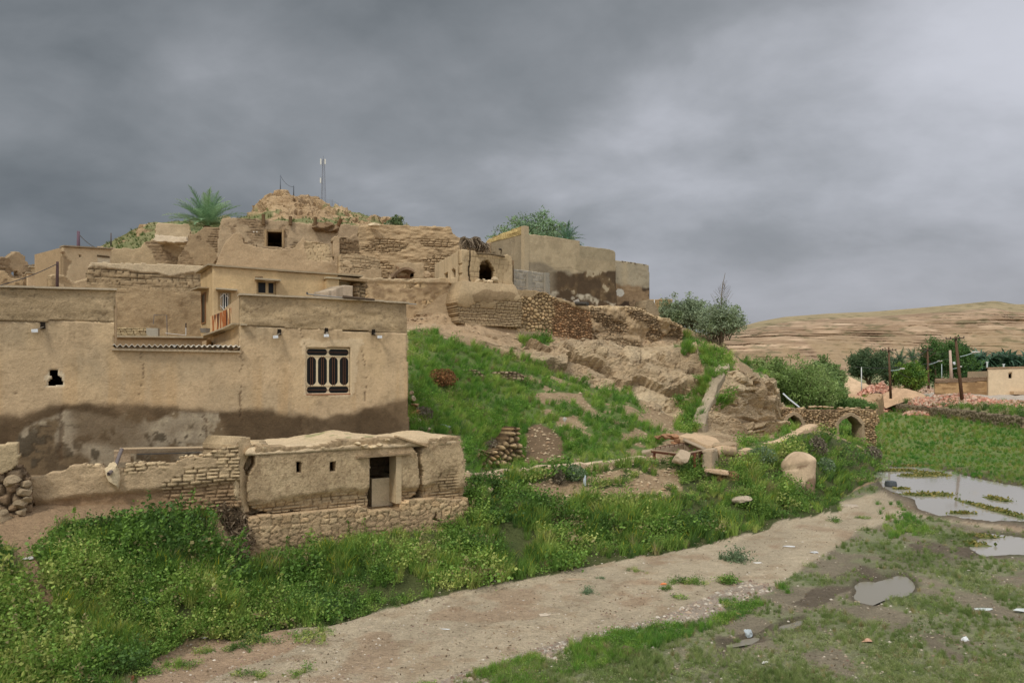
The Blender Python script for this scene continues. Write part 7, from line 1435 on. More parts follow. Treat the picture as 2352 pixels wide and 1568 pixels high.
# ---- individual trees
def limb_tree(name, base, h, label, cat, crown, nleaf, lsize, cols, seed, ntr=3, spread=.5, bare=0, asp=2.5, trunk_r=.16, droop=0., group=None, lean=0., flat=1., fill=.45):
    """multi-stemmed feathery tree: branching limbs, leaves gathered on the twigs"""
    r = np.random.default_rng(seed); root = empty(name, base, label, cat, group); mb = MB(); tips = []
    def grow(p, d, ln_, rad, lev):
        n = 4; pts = [p]
        for i in range(n):
            d = d+r.normal(size=3)*.16+np.array([0, 0, .05-droop*lev*.12]); d /= np.linalg.norm(d); pts.append(pts[-1]+d*ln_/n)
        mb.tube(pts, np.linspace(rad, rad*.55, n+1), 5 if lev < 2 else 3, L(96, 80, 62)*r.uniform(.8, 1.1), caps=False)
        if lev >= 1: tips.extend(pts[2:])
        if lev < 3:
            for k in range(4 if lev < 2 else 3):
                t = pts[r.integers(2, n+1)]; dd = d+r.normal(size=3)*(.55+.1*lev); dd[2] = abs(dd[2])*.7+.1-droop*.3*lev; dd /= np.linalg.norm(dd); grow(t, dd, ln_*r.uniform(.5, .75), rad*.5, lev+1)
    for k in range(ntr):
        a = 2*math.pi*k/ntr+r.random(); d = np.array([math.cos(a)*spread+lean, math.sin(a)*spread, 1.]); d /= np.linalg.norm(d); grow(np.array(base)+[math.cos(a)*.1, math.sin(a)*.1, -.2], d, h*.5, trunk_r, 0)
    if bare:
        top = np.array(base)+[0, 0, h*.9]; p = top; pts = [np.array(base)+[0, 0, h*.2], top-[0, 0, h*.3], top, top+[.1, 0, bare*.5], top+[.25, 0, bare]]
        mb.tube(pts, [.09, .07, .055, .04, .02], 4, L(150, 146, 140))
        for k in range(16): q = top+[0, 0, bare*(k/16)-.6]; s_ = 1 if k % 2 else -1; mb.tube([q, q+[s_*.35*(1.2-k/16), r.uniform(-.3, .3), .3], q+[s_*.7*(1.2-k/16), r.uniform(-.4, .4), .75]], [.022, .016, .009], 3, L(140, 134, 126), caps=False)
    mb.build('trunk', M['wood'], root)
    tips = np.array(tips); c0 = np.array(base)+[lean*h*.4, 0, h*crown[3]]; q = (tips-c0)/np.array(crown[:3]); dd = np.linalg.norm(q, axis=1); tips = c0+(q*np.minimum(1, (.75+.6*r.random(len(dd))**2)/np.maximum(dd, 1e-6))[:, None])*np.array(crown[:3])
    # fill the crown volume with clusters, thinner at the rim
    m = int(len(tips)*fill); e = r.normal(size=(m, 3)); e /= np.linalg.norm(e, axis=1, keepdims=True); e = c0+e*(r.random((m, 1))**.45)*np.array(crown[:3])*(.45+1.05*fbm(e[:, 0]*2.2, e[:, 1]*2.2, e[:, 2]*2.2+seed, seed, 3)[:, None]); cl = np.r_[tips, e]
    cl = cl[cl[:, 2] > base[2]+.05*h]
    pick = r.integers(len(cl), size=nleaf); sp = h*.045
    pos = cl[pick]+r.normal(size=(nleaf, 3))*sp*[1, 1, 1.+droop]; ql = quadleaf(nleaf, r, lsize, .3, asp=asp, pos=pos)
    tone = r.uniform(.75, 1.2, len(cl))[pick][:, None]; kk = np.minimum((fbm(pos[:, 0]*.9/max(h*.15, .5), pos[:, 1]*.5, pos[:, 2]*.9/max(h*.15, .5), seed, 3)*1.3*len(cols)).astype(int), len(cols)-1)
    col = np.array(cols)[kk]*tone*r.uniform(.8, 1.2, (nleaf, 1))
    mesh('crown', ql.reshape(-1, 3), np.arange(nleaf*4).reshape(-1, 4), M['leaf'], root, col=np.repeat(col, 4, 0)); return root
tam = [L(116, 134, 104), L(136, 152, 118), L(152, 166, 130), L(126, 142, 98)]
dk_ = [L(66, 94, 52), L(84, 112, 60), L(104, 130, 70)]
limb_tree('olive_tree', at(1998, 893, 138), 7.4, 'dark spreading tree on a single trunk above the farther brick mound', 'tree', (4.0, 3, 3.0, .62), 14000, .17, [L(66, 88, 58), L(84, 108, 72), L(104, 124, 84)], 51, 2, .3, trunk_r=.3)
limb_tree('olive_tree', at(2050, 890, 150), 6.0, 'dark round bush-like tree between the lone trunk and the bright green tree', 'tree', (4.2, 3, 2.6, .5), 9000, .18, [L(62, 84, 54), L(78, 100, 66)], 52, 3, .5, trunk_r=.25)
limb_tree('bright_tree', at(2092, 908, 116), 5.4, 'bright yellow green rounded tree left of the yard wall', 'tree', (2.6, 2.4, 2.7, .5), 13000, .15, [L(70, 104, 44), L(96, 130, 52), L(124, 150, 60)], 53, 3, .4, trunk_r=.2)
limb_tree('dark_tree', at(2152, 885, 140), 8.6, 'tall dark tree behind the left end of the yard wall', 'tree', (2.9, 2.6, 4.2, .53), 13000, .18, [L(58, 88, 46), L(74, 106, 54), L(92, 124, 64)], 54, 2, .3, trunk_r=.3)
limb_tree('dark_tree', at(2204, 885, 142), 8.6, 'tall dark tree behind the pale concrete pole', 'tree', (3.0, 2.6, 4.2, .53), 14000, .18, [L(56, 88, 46), L(72, 106, 52), L(90, 124, 62)], 55, 2, .3, trunk_r=.3)
limb_tree('dark_tree', at(2118, 890, 144), 4.8, 'low dark tree filling the gap left of the yard wall', 'tree', (3.4, 2.4, 2.3, .5), 9000, .17, [L(50, 78, 42), L(66, 94, 50)], 56, 3, .5, trunk_r=.2)
def palm(base, th, nfr, fl, label, seed, cols, name='palm_tree', group=None, droop=1., lw=.035, nl=34, up=.9):
    r = np.random.default_rng(seed); root = empty(name, base, label, 'palm tree', group); base = np.array(base, float); top = base+[0, 0, th]
    mb = MB(); k = max(3, int(th/.25)); mb.tube([base-[0, 0, .3]]+[base+[0, 0, th*i/k] for i in range(1, k+1)], [.26+.04*(i % 2) for i in range(k+1)], 9, L(120, 98, 72)); mb.build('trunk', M['wood'], root)
    Q = []; Cc = []
    for f in range(nfr):
        a = 2*math.pi*f*.381966+r.uniform(-.15, .15); el = 1.45-1.35*(f/nfr)**up+r.uniform(-.1, .1); L_ = fl*r.uniform(.85, 1.1); d = np.array([math.cos(a)*math.cos(el), math.sin(a)*math.cos(el), math.sin(el)]); p = top.copy(); pts = [p]; dirs = []
        for i in range(nl):
            d = d+np.array([0, 0, -droop*.9/nl*(.3+i/nl)*1.6]); d /= np.linalg.norm(d); p = p+d*L_/nl; pts.append(p); dirs.append(d)
        c = np.array(cols[r.integers(len(cols))])*r.uniform(.8, 1.15)
        for i in range(nl):
            d = dirs[i]; sd = np.cross(d, [0, 0, 1]); sd /= np.linalg.norm(sd)+1e-6; nn = np.cross(sd, d); p0, p1 = pts[i], pts[i+1]; Q.append([p0-sd*lw*.4, p0+sd*lw*.4, p1+sd*lw*.4, p1-sd*lw*.4]); Cc.append(c*1.1)
            t = (i+1)/nl
            if t < .16: continue
            ll = fl*.2*math.sin(math.pi*min(1, .15+t*.85))**.6*r.uniform(.8, 1.1)
            for s_ in (-1, 1):
                dd = sd*s_*.75+d*.75+nn*.35*(1 if r.random() < .5 else .3); dd /= np.linalg.norm(dd); e = p0+dd*ll+[0, 0, -.12*ll]; w_ = d*lw; Q.append([p0-w_*.5, p0+w_*.5, e+w_*.15, e-w_*.15]); Cc.append(c*r.uniform(.75, 1.2))
    Q = np.array(Q).reshape(-1, 3); mesh('crown', Q, np.arange(len(Q)).reshape(-1, 4), M['leaf'], root, col=np.repeat(np.array(Cc), 4, 0)); return root
pal_ = [L(122, 156, 116), L(142, 174, 130), L(166, 190, 148), L(130, 160, 110)]
palm(at(476, 545, 61), .9, 62, 3.3, 'date palm with a full crown above the mud walls, upper left', 61, pal_, droop=.8, lw=.07, nl=36, up=.7)
palm(at(1302, 575, 66), .6, 22, 2.2, 'small date palm peeping over the concrete house roof', 62, [L(84, 122, 92), L(112, 144, 108)], droop=1.1, lw=.06, nl=26)
r = random.Random(5)
for k, (u, v, Y, th) in enumerate(((2068, 870, 165, 3.4), (2096, 868, 170, 3.8), (2122, 868, 168, 3.2), (2044, 872, 172, 2.6))): palm(at(u, v, Y), th, 30, 3.6, ('date palm behind the bright green tree, second from the left', 'tallest date palm above the bright green tree', 'date palm nearest the tall dark tree', 'leftmost date palm, above the dark bush-like tree')[k], 70+k, [L(74, 104, 76), L(96, 124, 92), L(118, 140, 104)], group='date palms behind the road', lw=.16, nl=14)
def plume_tree(name, base, label, cat, nst, h, rx, ry, spread, cols, seed, per=90, lsize=.09, asp=3., w0=.10, droop=.5, trunk=None, bare=0., low=.12, group=None, twigcol=L(112, 98, 80)):
    """feathery shrub: arching plumes that leave the base, each clothed in fine leaves, ragged in outline"""
    r = np.random.default_rng(seed); base = np.array(base, float); root = empty(name, base, label, cat, group); mb = MB(); P_ = []; K = []
    for k in range(nst):
        a = r.uniform(0, 6.28); q = math.sqrt(r.random()); tx, ty = math.cos(a)*q*rx, math.sin(a)*q*ry; th = h*(1-.55*q**1.8)*r.uniform(.55, 1.08)*(.75+.5*float(vn(math.cos(a)*1.7+seed, math.sin(a)*1.7+q*2, 0, seed)))
        s0 = base+np.array([tx*.35*spread, ty*.35*spread, 0])+[0, 0, h*low*r.random()]; e = base+np.array([tx, ty, th]); m = s0*.45+e*.55+np.array([-tx*.18, -ty*.18, th*.16]); t = np.linspace(0, 1, 8)[:, None]
        c = (1-t)**2*s0+2*t*(1-t)*m+t**2*e; c[-2:] -= [[0, 0, droop*.12], [0, 0, droop*.35]]; mb.tube(c, np.linspace(.035, .008, 8)*h/4, 3, twigcol*r.uniform(.7, 1.1), caps=False)
        tt = low+(1-low)*r.random(per)**.75; i = np.clip((tt*7).astype(int), 0, 6); f = (tt*7-i)[:, None]; p = c[i]*(1-f)+c[i+1]*f; wd = h*w0*(.35+1.3*np.sin(np.pi*np.clip(tt*.9, 0, 1)))[:, None]; P_.append(p+r.normal(size=(per, 3))*wd*[1, 1, .7]*.6); K.append(np.full(per, r.uniform(.72, 1.2)))
    if trunk:
        for k in range(trunk): a = r.uniform(0, 6.28); mb.tube([base-[0, 0, .4], base+[math.cos(a)*.12*h*.5, math.sin(a)*.1*h, h*.28], base+[math.cos(a)*rx*.35, math.sin(a)*ry*.35, h*.62]], [.035*h, .022*h, .012*h], 6, twigcol)
    if bare:
        top = base+[0, 0, h]; mb.tube([base+[0, 0, h*.3], top-[0, 0, h*.3], top, top+[.1, 0, bare*.5], top+[.3, 0, bare]], [.08, .065, .05, .035, .014], 4, L(136, 126, 112))
        for k in range(26): q = top+[0.01*k, 0, bare*(k/26)-.9]; s_ = 1 if k % 2 else -1; x_ = 1.15-k/26; mb.tube([q, q+[s_*.3*x_, r.uniform(-.3, .3), .28], q+[s_*.75*x_, r.uniform(-.5, .5), .8*x_+.2]], [.02, .014, .006], 3, L(128, 118, 104), caps=False)
    mb.build('trunk', M['wood'], root); p = np.concatenate(P_); kk = np.concatenate(K); n = len(p); p[:, 2] = np.maximum(p[:, 2], base[2]+.02)
    ql = quadleaf(n, r, lsize, .35, asp=asp, pos=p); ci = np.minimum((fbm(p[:, 0]*.6, p[:, 1]*.6, p[:, 2]*.6, seed, 3)*1.25*len(cols)).astype(int), len(cols)-1); col = np.array(cols)[ci]*(kk*r.uniform(.8, 1.2, n))[:, None]
    mesh('crown', ql.reshape(-1, 3), np.arange(n*4).reshape(-1, 4), M['leaf'], root, col=np.repeat(col, 4, 0)); return root
tm1 = [L(112, 138, 72), L(130, 154, 84), L(152, 172, 102)]; tm2 = [L(104, 130, 72), L(122, 146, 84), L(142, 162, 100)]
plume_tree('feathery_tree', at(1657, 785, 58), 'tall airy tree with a bare twiggy top, rightmost on the village hill', 'tree', 66, 3.5, 2.0, 1.5, 1., tam, 200, w0=0.1, lsize=0.085, trunk=5, bare=1.9, low=.22)
plume_tree('feathery_tree', at(1594, 760, 62), 'middle feathery tree left of the tall airy one with the bare top', 'tree', 74, 3.1, 2.5, 1.6, 1., tam, 201, w0=0.1, lsize=0.085, trunk=5, low=.15)
plume_tree('feathery_tree', at(1550, 752, 63), 'feathery bush-like tree nearest the ochre wall on the village hill', 'tree', 56, 2.9, 1.7, 1.3, 1., tam, 202, w0=0.1, lsize=0.085, trunk=4, low=.1)
plume_tree('acacia_tree', at(1225, 590, 70), 'pale green airy tree rising behind the concrete house', 'tree', 62, 4.5, 4.4, 2.4, 1., [L(122, 150, 112), L(142, 168, 128), L(128, 152, 102)], 203, w0=0.085, lsize=0.1, trunk=5, low=.35)
plume_tree('roof_bush', at(910, 524, 66), 'small whitish bush on top of the huge rough brick wall', 'bush', 34, 1.2, 1.2, 0.6, 1., [L(140, 156, 112), L(186, 188, 152), L(120, 138, 92)], 204, w0=0.1, lsize=0.07, low=.1)
plume_tree('big_tamarisk', at(1826, 945, 72), 'large feathery grey green tamarisk behind the bridge', 'tree', 250, 4.8, 4.9, 3.4, 1.8, tm1, 205, w0=0.09, lsize=0.1, low=.05)
plume_tree('big_tamarisk', at(1876, 935, 76), 'feathery tamarisk right of the largest one, touching the earth bank', 'tree', 190, 4.2, 3.0, 2.4, 1.8, tm2, 206, w0=0.09, lsize=0.1, low=.05)
plume_tree('big_tamarisk', at(1757, 905, 70), 'pale feathery tamarisk half hidden by the rock nose', 'tree', 150, 3.8, 2.8, 2.2, 1.6, tm1, 207, w0=0.09, lsize=0.1, low=.05)
plume_tree('tamarisk_bush', at(1900, 890, 105), 'grey green bush behind the right tamarisk, left of the eroded mound', 'bush', 90, 4.4, 2.6, 2.0, 1.8, tm2, 208, w0=0.1, lsize=0.15, low=.05)
plume_tree('low_riverside_bush', at(1925, 940, 78), 'low green shrub just behind the bridge parapet', 'bush', 120, 1.5, 4.2, 1.5, 2.4, [L(96, 126, 66), L(112, 140, 76)], 209, w0=0.16, lsize=0.1, low=.0)
# far palm grove that reads as one mass
def grove():
    rr_ = np.random.default_rng(9); Q = []; Cc = []
    for k in range(150):
        u = rr_.uniform(2225, 2560); Y = rr_.uniform(175, 215); top = at(u, 824+rr_.uniform(-3, 10)+(Y-175)*.05, Y); c = np.array([L(56, 88, 66), L(72, 104, 78), L(92, 122, 92)][rr_.integers(3)])
        for f in range(18):
            a = rr_.uniform(0, 6.28); el = rr_.uniform(-.2, 1.3); d = np.array([math.cos(a)*math.cos(el), math.sin(a)*math.cos(el), math.sin(el)]); p = top.copy()
            for i in range(5):
                d = d+[0, 0, -.28]; d /= np.linalg.norm(d); q = p+d*.75; sd = np.cross(d, [0, 0, 1]); sd /= np.linalg.norm(sd)+1e-6; w_ = .42*(1-i/6); Q.append([p-sd*w_, p+sd*w_, q+sd*w_*.8, q-sd*w_*.8]); Cc.append(c*rr_.uniform(.6, 1.25)); p = q
        for f in range(46): p = top+rr_.normal(size=3)*[1.3, 1, .5]-[0, 0, rr_.uniform(.5, 5)]; Q.append(quadleaf(1, rr_, .9, .2, asp=1.8, pos=p[None])[0]); Cc.append(c*rr_.uniform(.4, .9))
    Q = np.array(Q).reshape(-1, 3); o = mesh('palm_grove', Q, np.arange(len(Q)).reshape(-1, 4), M['leaf'], col=np.repeat(np.array(Cc), 4, 0)); tag(o, 'dark mass of a date palm grove behind the cream house', 'palm grove', kind='stuff')
grove()
# ---- shrubs, dry bushes and single weeds, each a thing
def bush(name, u, v, w_, h, label, cols, seed, n=500, size=.05, asp=2., twig=True, mat='leaf', dry=False, cat='bush', group=None):
    r = np.random.default_rng(seed); c = hit(u, v); root = empty(name, c, label, cat, group)
    if twig:
        mb = MB()
        for k in range(26 if dry else 12):
            a = r.uniform(0, 6.28); d = np.array([math.cos(a)*r.uniform(.2, 1)*w_*.5, math.sin(a)*r.uniform(.2, 1)*w_*.5, h*r.uniform(.5, 1)]); mb.tube([c-[0, 0, .03], c+d*.5+r.normal(size=3)*.03, c+d+r.normal(size=3)*w_*.06], [.008, .006, .004] if not dry else [.01, .008, .005], 3, np.array(cols[0])*.8, caps=False)
        mb.build('twigs', M['wood'], root)
    e = r.normal(size=(n, 3)); e /= np.linalg.norm(e, axis=1, keepdims=True); rad = r.random((n, 1))**.4; p = e*rad*np.array([w_/2, w_/2, h*.62])*(.8+.4*fbm(e[:, 0]*2+seed, e[:, 1]*2, e[:, 2]*2, seed, 3)[:, None])+[0, 0, h*.42]; p = p[p[:, 2] > 0]+c
    ql = quadleaf(len(p), r, size, .3, asp=asp, pos=p); col = np.array(cols)[r.integers(len(cols), size=len(p))]*r.uniform(.75, 1.25, (len(p), 1))
    mesh('foliage', ql.reshape(-1, 3), np.arange(len(p)*4).reshape(-1, 4), M[mat], root, col=np.repeat(col, 4, 0)); return root
gy = [L(124, 114, 96), L(150, 140, 118), L(106, 96, 80)]; bn = [L(130, 92, 60), L(156, 112, 74), L(110, 84, 56)]; sg = [L(120, 142, 104), L(146, 162, 124), L(98, 122, 84)]
bush('dry_bush', 1014, 886, 1.5, .75, 'reddish brown dry bush on the green slope near the house', bn, 81, 1500, .05, 3, mat='dryleaf', dry=True)
bush('dry_bush', 1132, 1052, .8, .8, 'grey brown dry bush in front of the stone revetment', gy, 82, 900, .045, 3, mat='dryleaf', dry=True)
bush('dry_bush', 1282, 1112, .5, .6, 'grey dead bush on the bank under the kerb', gy, 83, 500, .04, 3, mat='dryleaf', dry=True)
bush('grey_shrub', 1318, 1102, .9, .6, 'silvery green shrub at the kerb, right of the grey dead bush', sg, 84, 1200, .045)
bush('dry_bush', 2004, 1060, 1.1, .9, 'dark round dead bush at the right foot of the bridge', gy, 85, 1600, .06, 2.5, mat='dryleaf', dry=True)
bush('dry_bush', 1878, 1046, .9, .9, 'tall grey dead bush between the dome and bridge', gy, 86, 1200, .055, 3, mat='dryleaf', dry=True)
bush('grey_shrub', 1897, 1085, .9, .7, 'grey green shrub right of the plastered dome', sg, 87, 1100, .055)
bush('grey_shrub', 1752, 1062, 1.3, .7, 'silvery green shrub left of the plastered dome', sg, 88, 1300, .055)
bush('dry_bush', 972, 962, .8, .5, 'dead brown bush beside the stone steps', gy, 89, 700, .04, 3, mat='dryleaf', dry=True)
for k, (u, v, w_, h) in enumerate(((515, 1200, .7, .6), (535, 1228, .8, .7), (555, 1262, .7, .6), (500, 1180, .5, .5), (548, 1290, .5, .4))): bush('dead_brush', u, v, w_, h, ('dead grey brushwood against the ruin footing, uppermost tangle', 'dead grey brushwood against the ruin footing, middle tangle', 'dead grey brushwood against the ruin footing, lower tangle', 'dead grey brushwood at the foot of the garden wall', 'dead grey brushwood at the very corner of the ruin footing')[k], [L(126, 108, 86), L(154, 136, 110), L(104, 88, 68)], 120+k, 900, .035, 5, mat='dryleaf', dry=True)
wd = [(1352, 1362, .30, .28, 1, 'round grey green bush alone on the sandy path'), (590, 1472, .5, .28, 0, 'weed clump on the path nearest the black bag'), (545, 1490, .45, .2, 0, 'weed clump at the lower edge of the bank near the yellow wrapper'), (700, 1462, .9, .25, 0, 'wide grassy clump at the path edge right of the black bag'), (465, 1500, .3, .2, 0, 'small weed clump on the red soil left of the path'), (560, 1545, .35, .2, 0, 'weed clump low on the red soil near the bottom'), (600, 1556, .22, .16, 0, 'tiny weed clump on the red soil near the bottom'), (690, 1545, .45, .16, 0, 'sprawling weed at the bottom of the sandy path'), (1530, 1352, .3, .22, 0, 'weed tuft beside the orange wrapper'), (1558, 1338, .4, .28, 0, 'leafy weed on the path, upper right of the orange wrapper'), (1600, 1340, .45, .25, 0, 'weed tuft on the path in the middle of the weedy strip'), (1560, 1372, .3, .18, 0, 'small weed tuft on the path below the orange wrapper'), (1672, 1340, .45, .3, 0, 'dark leafy weed at the right end of the weedy strip'), (1686, 1288, .55, .5, 1, 'tall sparse grey weed on the path below the bank'), (1920, 1198, .5, .22, 0, 'grass tuft on the path tip below the bank'), (1458, 1311, .5, .14, 0, 'low weed patch where the path meets the bank'), (1380, 1328, .22, .12, 1, 'tiny grey weed on the path edge'), (1980, 1190, .4, .2, 0, 'bright grass tuft on the mud left of the pond'), (1695, 1400, .7, .2, 0, 'grass hump between gravel and mud'), (410, 1530, .6, .22, 0, 'straggling weeds on the red soil at the lower left'), (330, 1548, .7, .25, 0, 'straggling weeds at the bottom left path corner')]
def weed(u, v, w_, h, label, cols, seed, grey):
    r = np.random.default_rng(seed); c = hit(u, v); Q = []; Cc = []; n = int(6+w_*16)
    for k in range(n):
        t = TPL[r.integers(5) if (r.random() < .45 and not grey) else (5+r.integers(8))]; a = r.uniform(0, 6.28); R = np.array([[math.cos(a), -math.sin(a), 0], [math.sin(a), math.cos(a), 0], [0, 0, 1]])
        o_ = r.normal(size=2)*[w_*.34, w_*.26]; s_ = h/.34*r.uniform(.35, 1.05)*math.exp(-(o_[0]/w_)**2*1.5); q = t[1]@R.T*s_*[1.15, 1.15, 1]+c+[o_[0], o_[1], -.01]; Q.append(q.reshape(-1, 3))
        cc = np.array(cols)[r.integers(len(cols))]*r.uniform(.8, 1.15); Cc.append(np.repeat(cc*r.uniform(.75, 1.2, (len(q), 1)), 4, 0))
    Q = np.concatenate(Q); o = mesh('weed', Q, np.arange(len(Q)).reshape(-1, 4), M['leaf'], col=np.concatenate(Cc), loc=c); return tag(o, label, 'weed', 'weeds along the sandy path')
for k, (u, v, w_, h, g_, lb) in enumerate(wd): weed(u, v, w_, h, lb, sg if g_ else G, 140+k, g_)
for k, (u, v, w_, h, g_, lb) in enumerate(()): bush('weed', u, v, w_, h, lb, sg if g_ else G[1:4], 140+k, 340 if w_ < .5 else 700, .028+.0006*hit(u, v)[1], 2.2, cat='weed', group='weeds along the sandy path')
# ---- litter
def litter(name, u, v, r_, col, label, cat, seed, mat='plastic', rough=.9):
    c = hit(u, v); V, Fc = blob(c+[0, 0, r_[2]*.6], r_, seed, rough=rough, n=3); o = mesh(name, V, Fc, M[mat], col=col, loc=c); return tag(o, label, cat)
litter('black_bag', 617, 1438, (.16, .09, .07), L(28, 30, 32), 'crumpled black plastic bag at the bank foot', 'bag', 1)
litter('flat_bag', 1254, 1412, (.15, .14, .015), L(208, 190, 166), 'flat beige sack lying on the sandy path', 'bag', 2)
litter('clear_bag', 343, 1388, (.16, .1, .12), L(130, 152, 140), 'pale clear plastic bag caught in the weeds, lower left', 'bag', 3)
litter('clear_bag', 1717, 1460, (.12, .1, .1), L(176, 184, 184), 'pale clear plastic bag standing on the wet mud', 'bag', 4)
litter('wrapper', 322, 1498, (.1, .05, .03), L(222, 190, 50), 'yellow wrapper in the weeds near the path corner', 'wrapper', 5)
litter('wrapper', 1524, 1342, (.09, .05, .04), L(230, 130, 70), 'orange wrapper on the path beside a weed', 'wrapper', 6)
litter('cardboard', 1316, 1330, (.30, .1, .01), L(190, 162, 130), 'torn brown cardboard sheet at the upper edge of the path', 'cardboard', 7)
litter('white_scrap', 1023, 1445, (.1, .02, .015), L(232, 232, 226), 'curved white plastic strip on the sandy path', 'scrap', 8)
litter('white_scrap', 1813, 1255, (.22, .08, .02), L(222, 220, 214), 'white paper scrap on the path below the tall sparse weed', 'scrap', 9)
litter('white_scrap', 1870, 1270, (.14, .09, .04), L(214, 214, 212), 'white scrap near the muddy edge of the path', 'scrap', 10)
litter('white_scrap', 1740, 1292, (.16, .07, .02), L(226, 222, 212), 'pale board scrap on the path by the tall sparse weed', 'scrap', 11)
litter('white_scrap', 470, 1465-1, (.1, .06, .02), L(232, 232, 230), 'white scrap at the lower edge of the weedy bank', 'scrap', 12)
litter('plastic_bag', 1020, 982, (.28, .16, .12), L(196, 202, 206), 'grey and white plastic bag on the green slope by the steps', 'bag', 13)
litter('plastic_bag', 1345, 1216, (.07, .06, .09), L(214, 226, 220), 'small white plastic bag in the weeds of the bank', 'bag', 14)
litter('plastic_bag', 682, 1262, (.07, .06, .09), L(236, 236, 232), 'white plastic shred in weeds under the ruin footing', 'bag', 15)
litter('plastic_bag', 62, 1282+2, (.14, .07, .05), L(222, 218, 208), 'white plastic scrap on the dirt track at the far left', 'bag', 16)
litter('plastic_bag', 2552-200, 1405, (.3, .1, .05), L(206, 208, 202), 'pale plastic strip on the turf at the right edge', 'bag', 17)
litter('white_scrap', 2262, 1400, (.3, .06, .04), L(200, 204, 198), 'long pale plastic strip on the turf, lower right', 'scrap', 18)
litter('white_scrap', 2215, 1470, (.09, .08, .06), L(226, 226, 222), 'small white scrap on the turf near the bottom right', 'scrap', 19)
litter('white_scrap', 1758, 1524, (.07, .05, .04), L(226, 222, 214), 'small white scrap on the turf at the bottom', 'scrap', 20)
litter('pink_scrap', 1950+40, 1544-70, (.12, .08, .05), L(206, 160, 130), 'pinkish scrap on the wet river turf', 'scrap', 21)
litter('orange_scrap', 1698, 1411, (.1, .06, .03), L(214, 140, 110), 'orange scrap on the grass hump by the gravel', 'scrap', 22)
litter('red_brick', 300, 1561, (.11, .08, .06), L(170, 90, 64), 'half red brick on the soil at the bottom left', 'brick', 23, mat='stone', rough=.2)
litter('rag', 1297, 968, (.12, .03, .2), L(176, 172, 158), 'grey rag hanging on the bare patch of the slope', 'rag', 24)
litter('rag', 1344, 1118, (.06, .03, .28), L(190, 200, 206), 'long pale plastic rag hanging on the bare bank', 'rag', 25)
# sunken pot in the pond
c = hit(2046, 1120); mb = MB(); mb.tube([c+[0, 0, 0], c+[0, 0, .16], c+[0, 0, .34], c+[0, 0, .36]], [.26, .30, .26, .2], 14, L(70, 74, 74)); o = mb.build('sunken_drum', M['metal'], loc=c); tag(o, 'small dark drum standing in the near edge of the big pond', 'drum')
# floating weed mats and mud islets in the pond
r = np.random.default_rng(77)
def islet(k, u, v, w_, d_, label, kind_='algae'):
    c = atz(u, yz(v, -.03), -.03); n = 26; V = [c+[0, 0, .03]]; 
    for i in range(n): a = 2*math.pi*i/n; q = .7+.6*float(vn(math.cos(a)*1.5+k*7, math.sin(a)*1.5, 0, k)); V.append(c+[math.cos(a)*w_*q, math.sin(a)*d_*q, -.01])
    Fc = [(0, 1+i, 1+(i+1) % n) for i in range(n)]; o = mesh('weed_mat', V, Fc, M['mud'], col=[L(112, 116, 62)]*len(V), loc=c); tag(o, label, 'weed mat', 'floating weed mats in the pond')
    m = int(420*w_*d_+60); p = c+np.c_[r.normal(size=m)*w_*.42, r.normal(size=m)*d_*.42, np.abs(r.normal(size=m))*.03+.02]; ql = quadleaf(m, r, .10, .9, asp=1.4, pos=p); cc_ = np.array([L(120, 124, 62), L(150, 140, 72), L(96, 108, 52), L(176, 160, 96)])[r.integers(4, size=m)]
    mesh('foliage', ql.reshape(-1, 3), np.arange(m*4).reshape(-1, 4), M['leaf'], o, col=np.repeat(cc_, 4, 0))
for k, (u, v, w_, d_, lb) in enumerate(((2138, 1088, .9, 1., 'round green weed mat in the upper pond'), (2050, 1080, 1.3, .5, 'yellowish weed mat at the upper left of the pond'), (2078, 1080, .8, .5, 'yellow green mat beside the left pole reflection'), (2108, 1092, 1.1, .5, 'small mat below the round green one'), (2130, 1135, 1.3, .6, 'long weed mat at the lower left of the pond'), (2285, 1170, .35, 2.6, 'narrow upright strip of weeds at the right of the pond'), (2290, 1145, .4, .8, 'top of the weed strip at the right of the pond'), (2070, 1122, .5, .2, 'tiny mat right of the sunken drum'), (2095, 1070, 1.8, .5, 'broad weed mat along the far shore'), (2210, 1178, .6, .2, 'small mat at the near shore by the pole reflection'), (2252, 1232, .7, .3, 'mat in the right puddle, upper edge'), (2235, 1250, .5, .3, 'mat at the left tip of the right puddle'))): islet(k, u, v, w_, d_, lb)
SKY_BACK, SKY_OVER, SUN_P, EXPO = 1.7, 1.7, 1.5, 0.46
# ---------------------------------------------------------------- camera, sky, sun
cam = bpy.data.cameras.new('camera'); co = bpy.data.objects.new('camera', cam); C.objects.link(co)
co.location = (0, 0, CZ); co.rotation_euler = (math.radians(90), 0, 0)
cam.sensor_width = 36; cam.lens = F/2352*36; cam.shift_y = (HY-784)/2352; cam.clip_end = 9000; cam.clip_start = .1
sc = bpy.context.scene; sc.camera = co
w = bpy.data.worlds.new('World'); sc.world = w; w.use_nodes = True; t = w.node_tree
bg = t.nodes['Background']; bg.inputs['Strength'].default_value = .1
SUN_E, SUN_A = math.radians(52), math.radians(215)
sky = nd(t, 'ShaderNodeTexSky', sky_type='NISHITA'); sky.sun_disc = False; sky.sun_elevation = SUN_E; sky.sun_rotation = SUN_A
tc = nd(t, 'ShaderNodeTexCoord'); sx = nd(t, 'ShaderNodeSeparateXYZ'); t.links.new(tc.outputs['Generated'], sx.inputs[0])
def mth(op, a, b=None):
    n = nd(t, 'ShaderNodeMath', operation=op)
    for i, q in enumerate((a, b)):
        if q is None: continue
        if isinstance(q, (int, float)): n.inputs[i].default_value = q
        else: t.links.new(q, n.inputs[i])
    return n.outputs[0]
X, Y, Z = sx.outputs
zz = mth('ADD', mth('MAXIMUM', Z, 0.), .42)
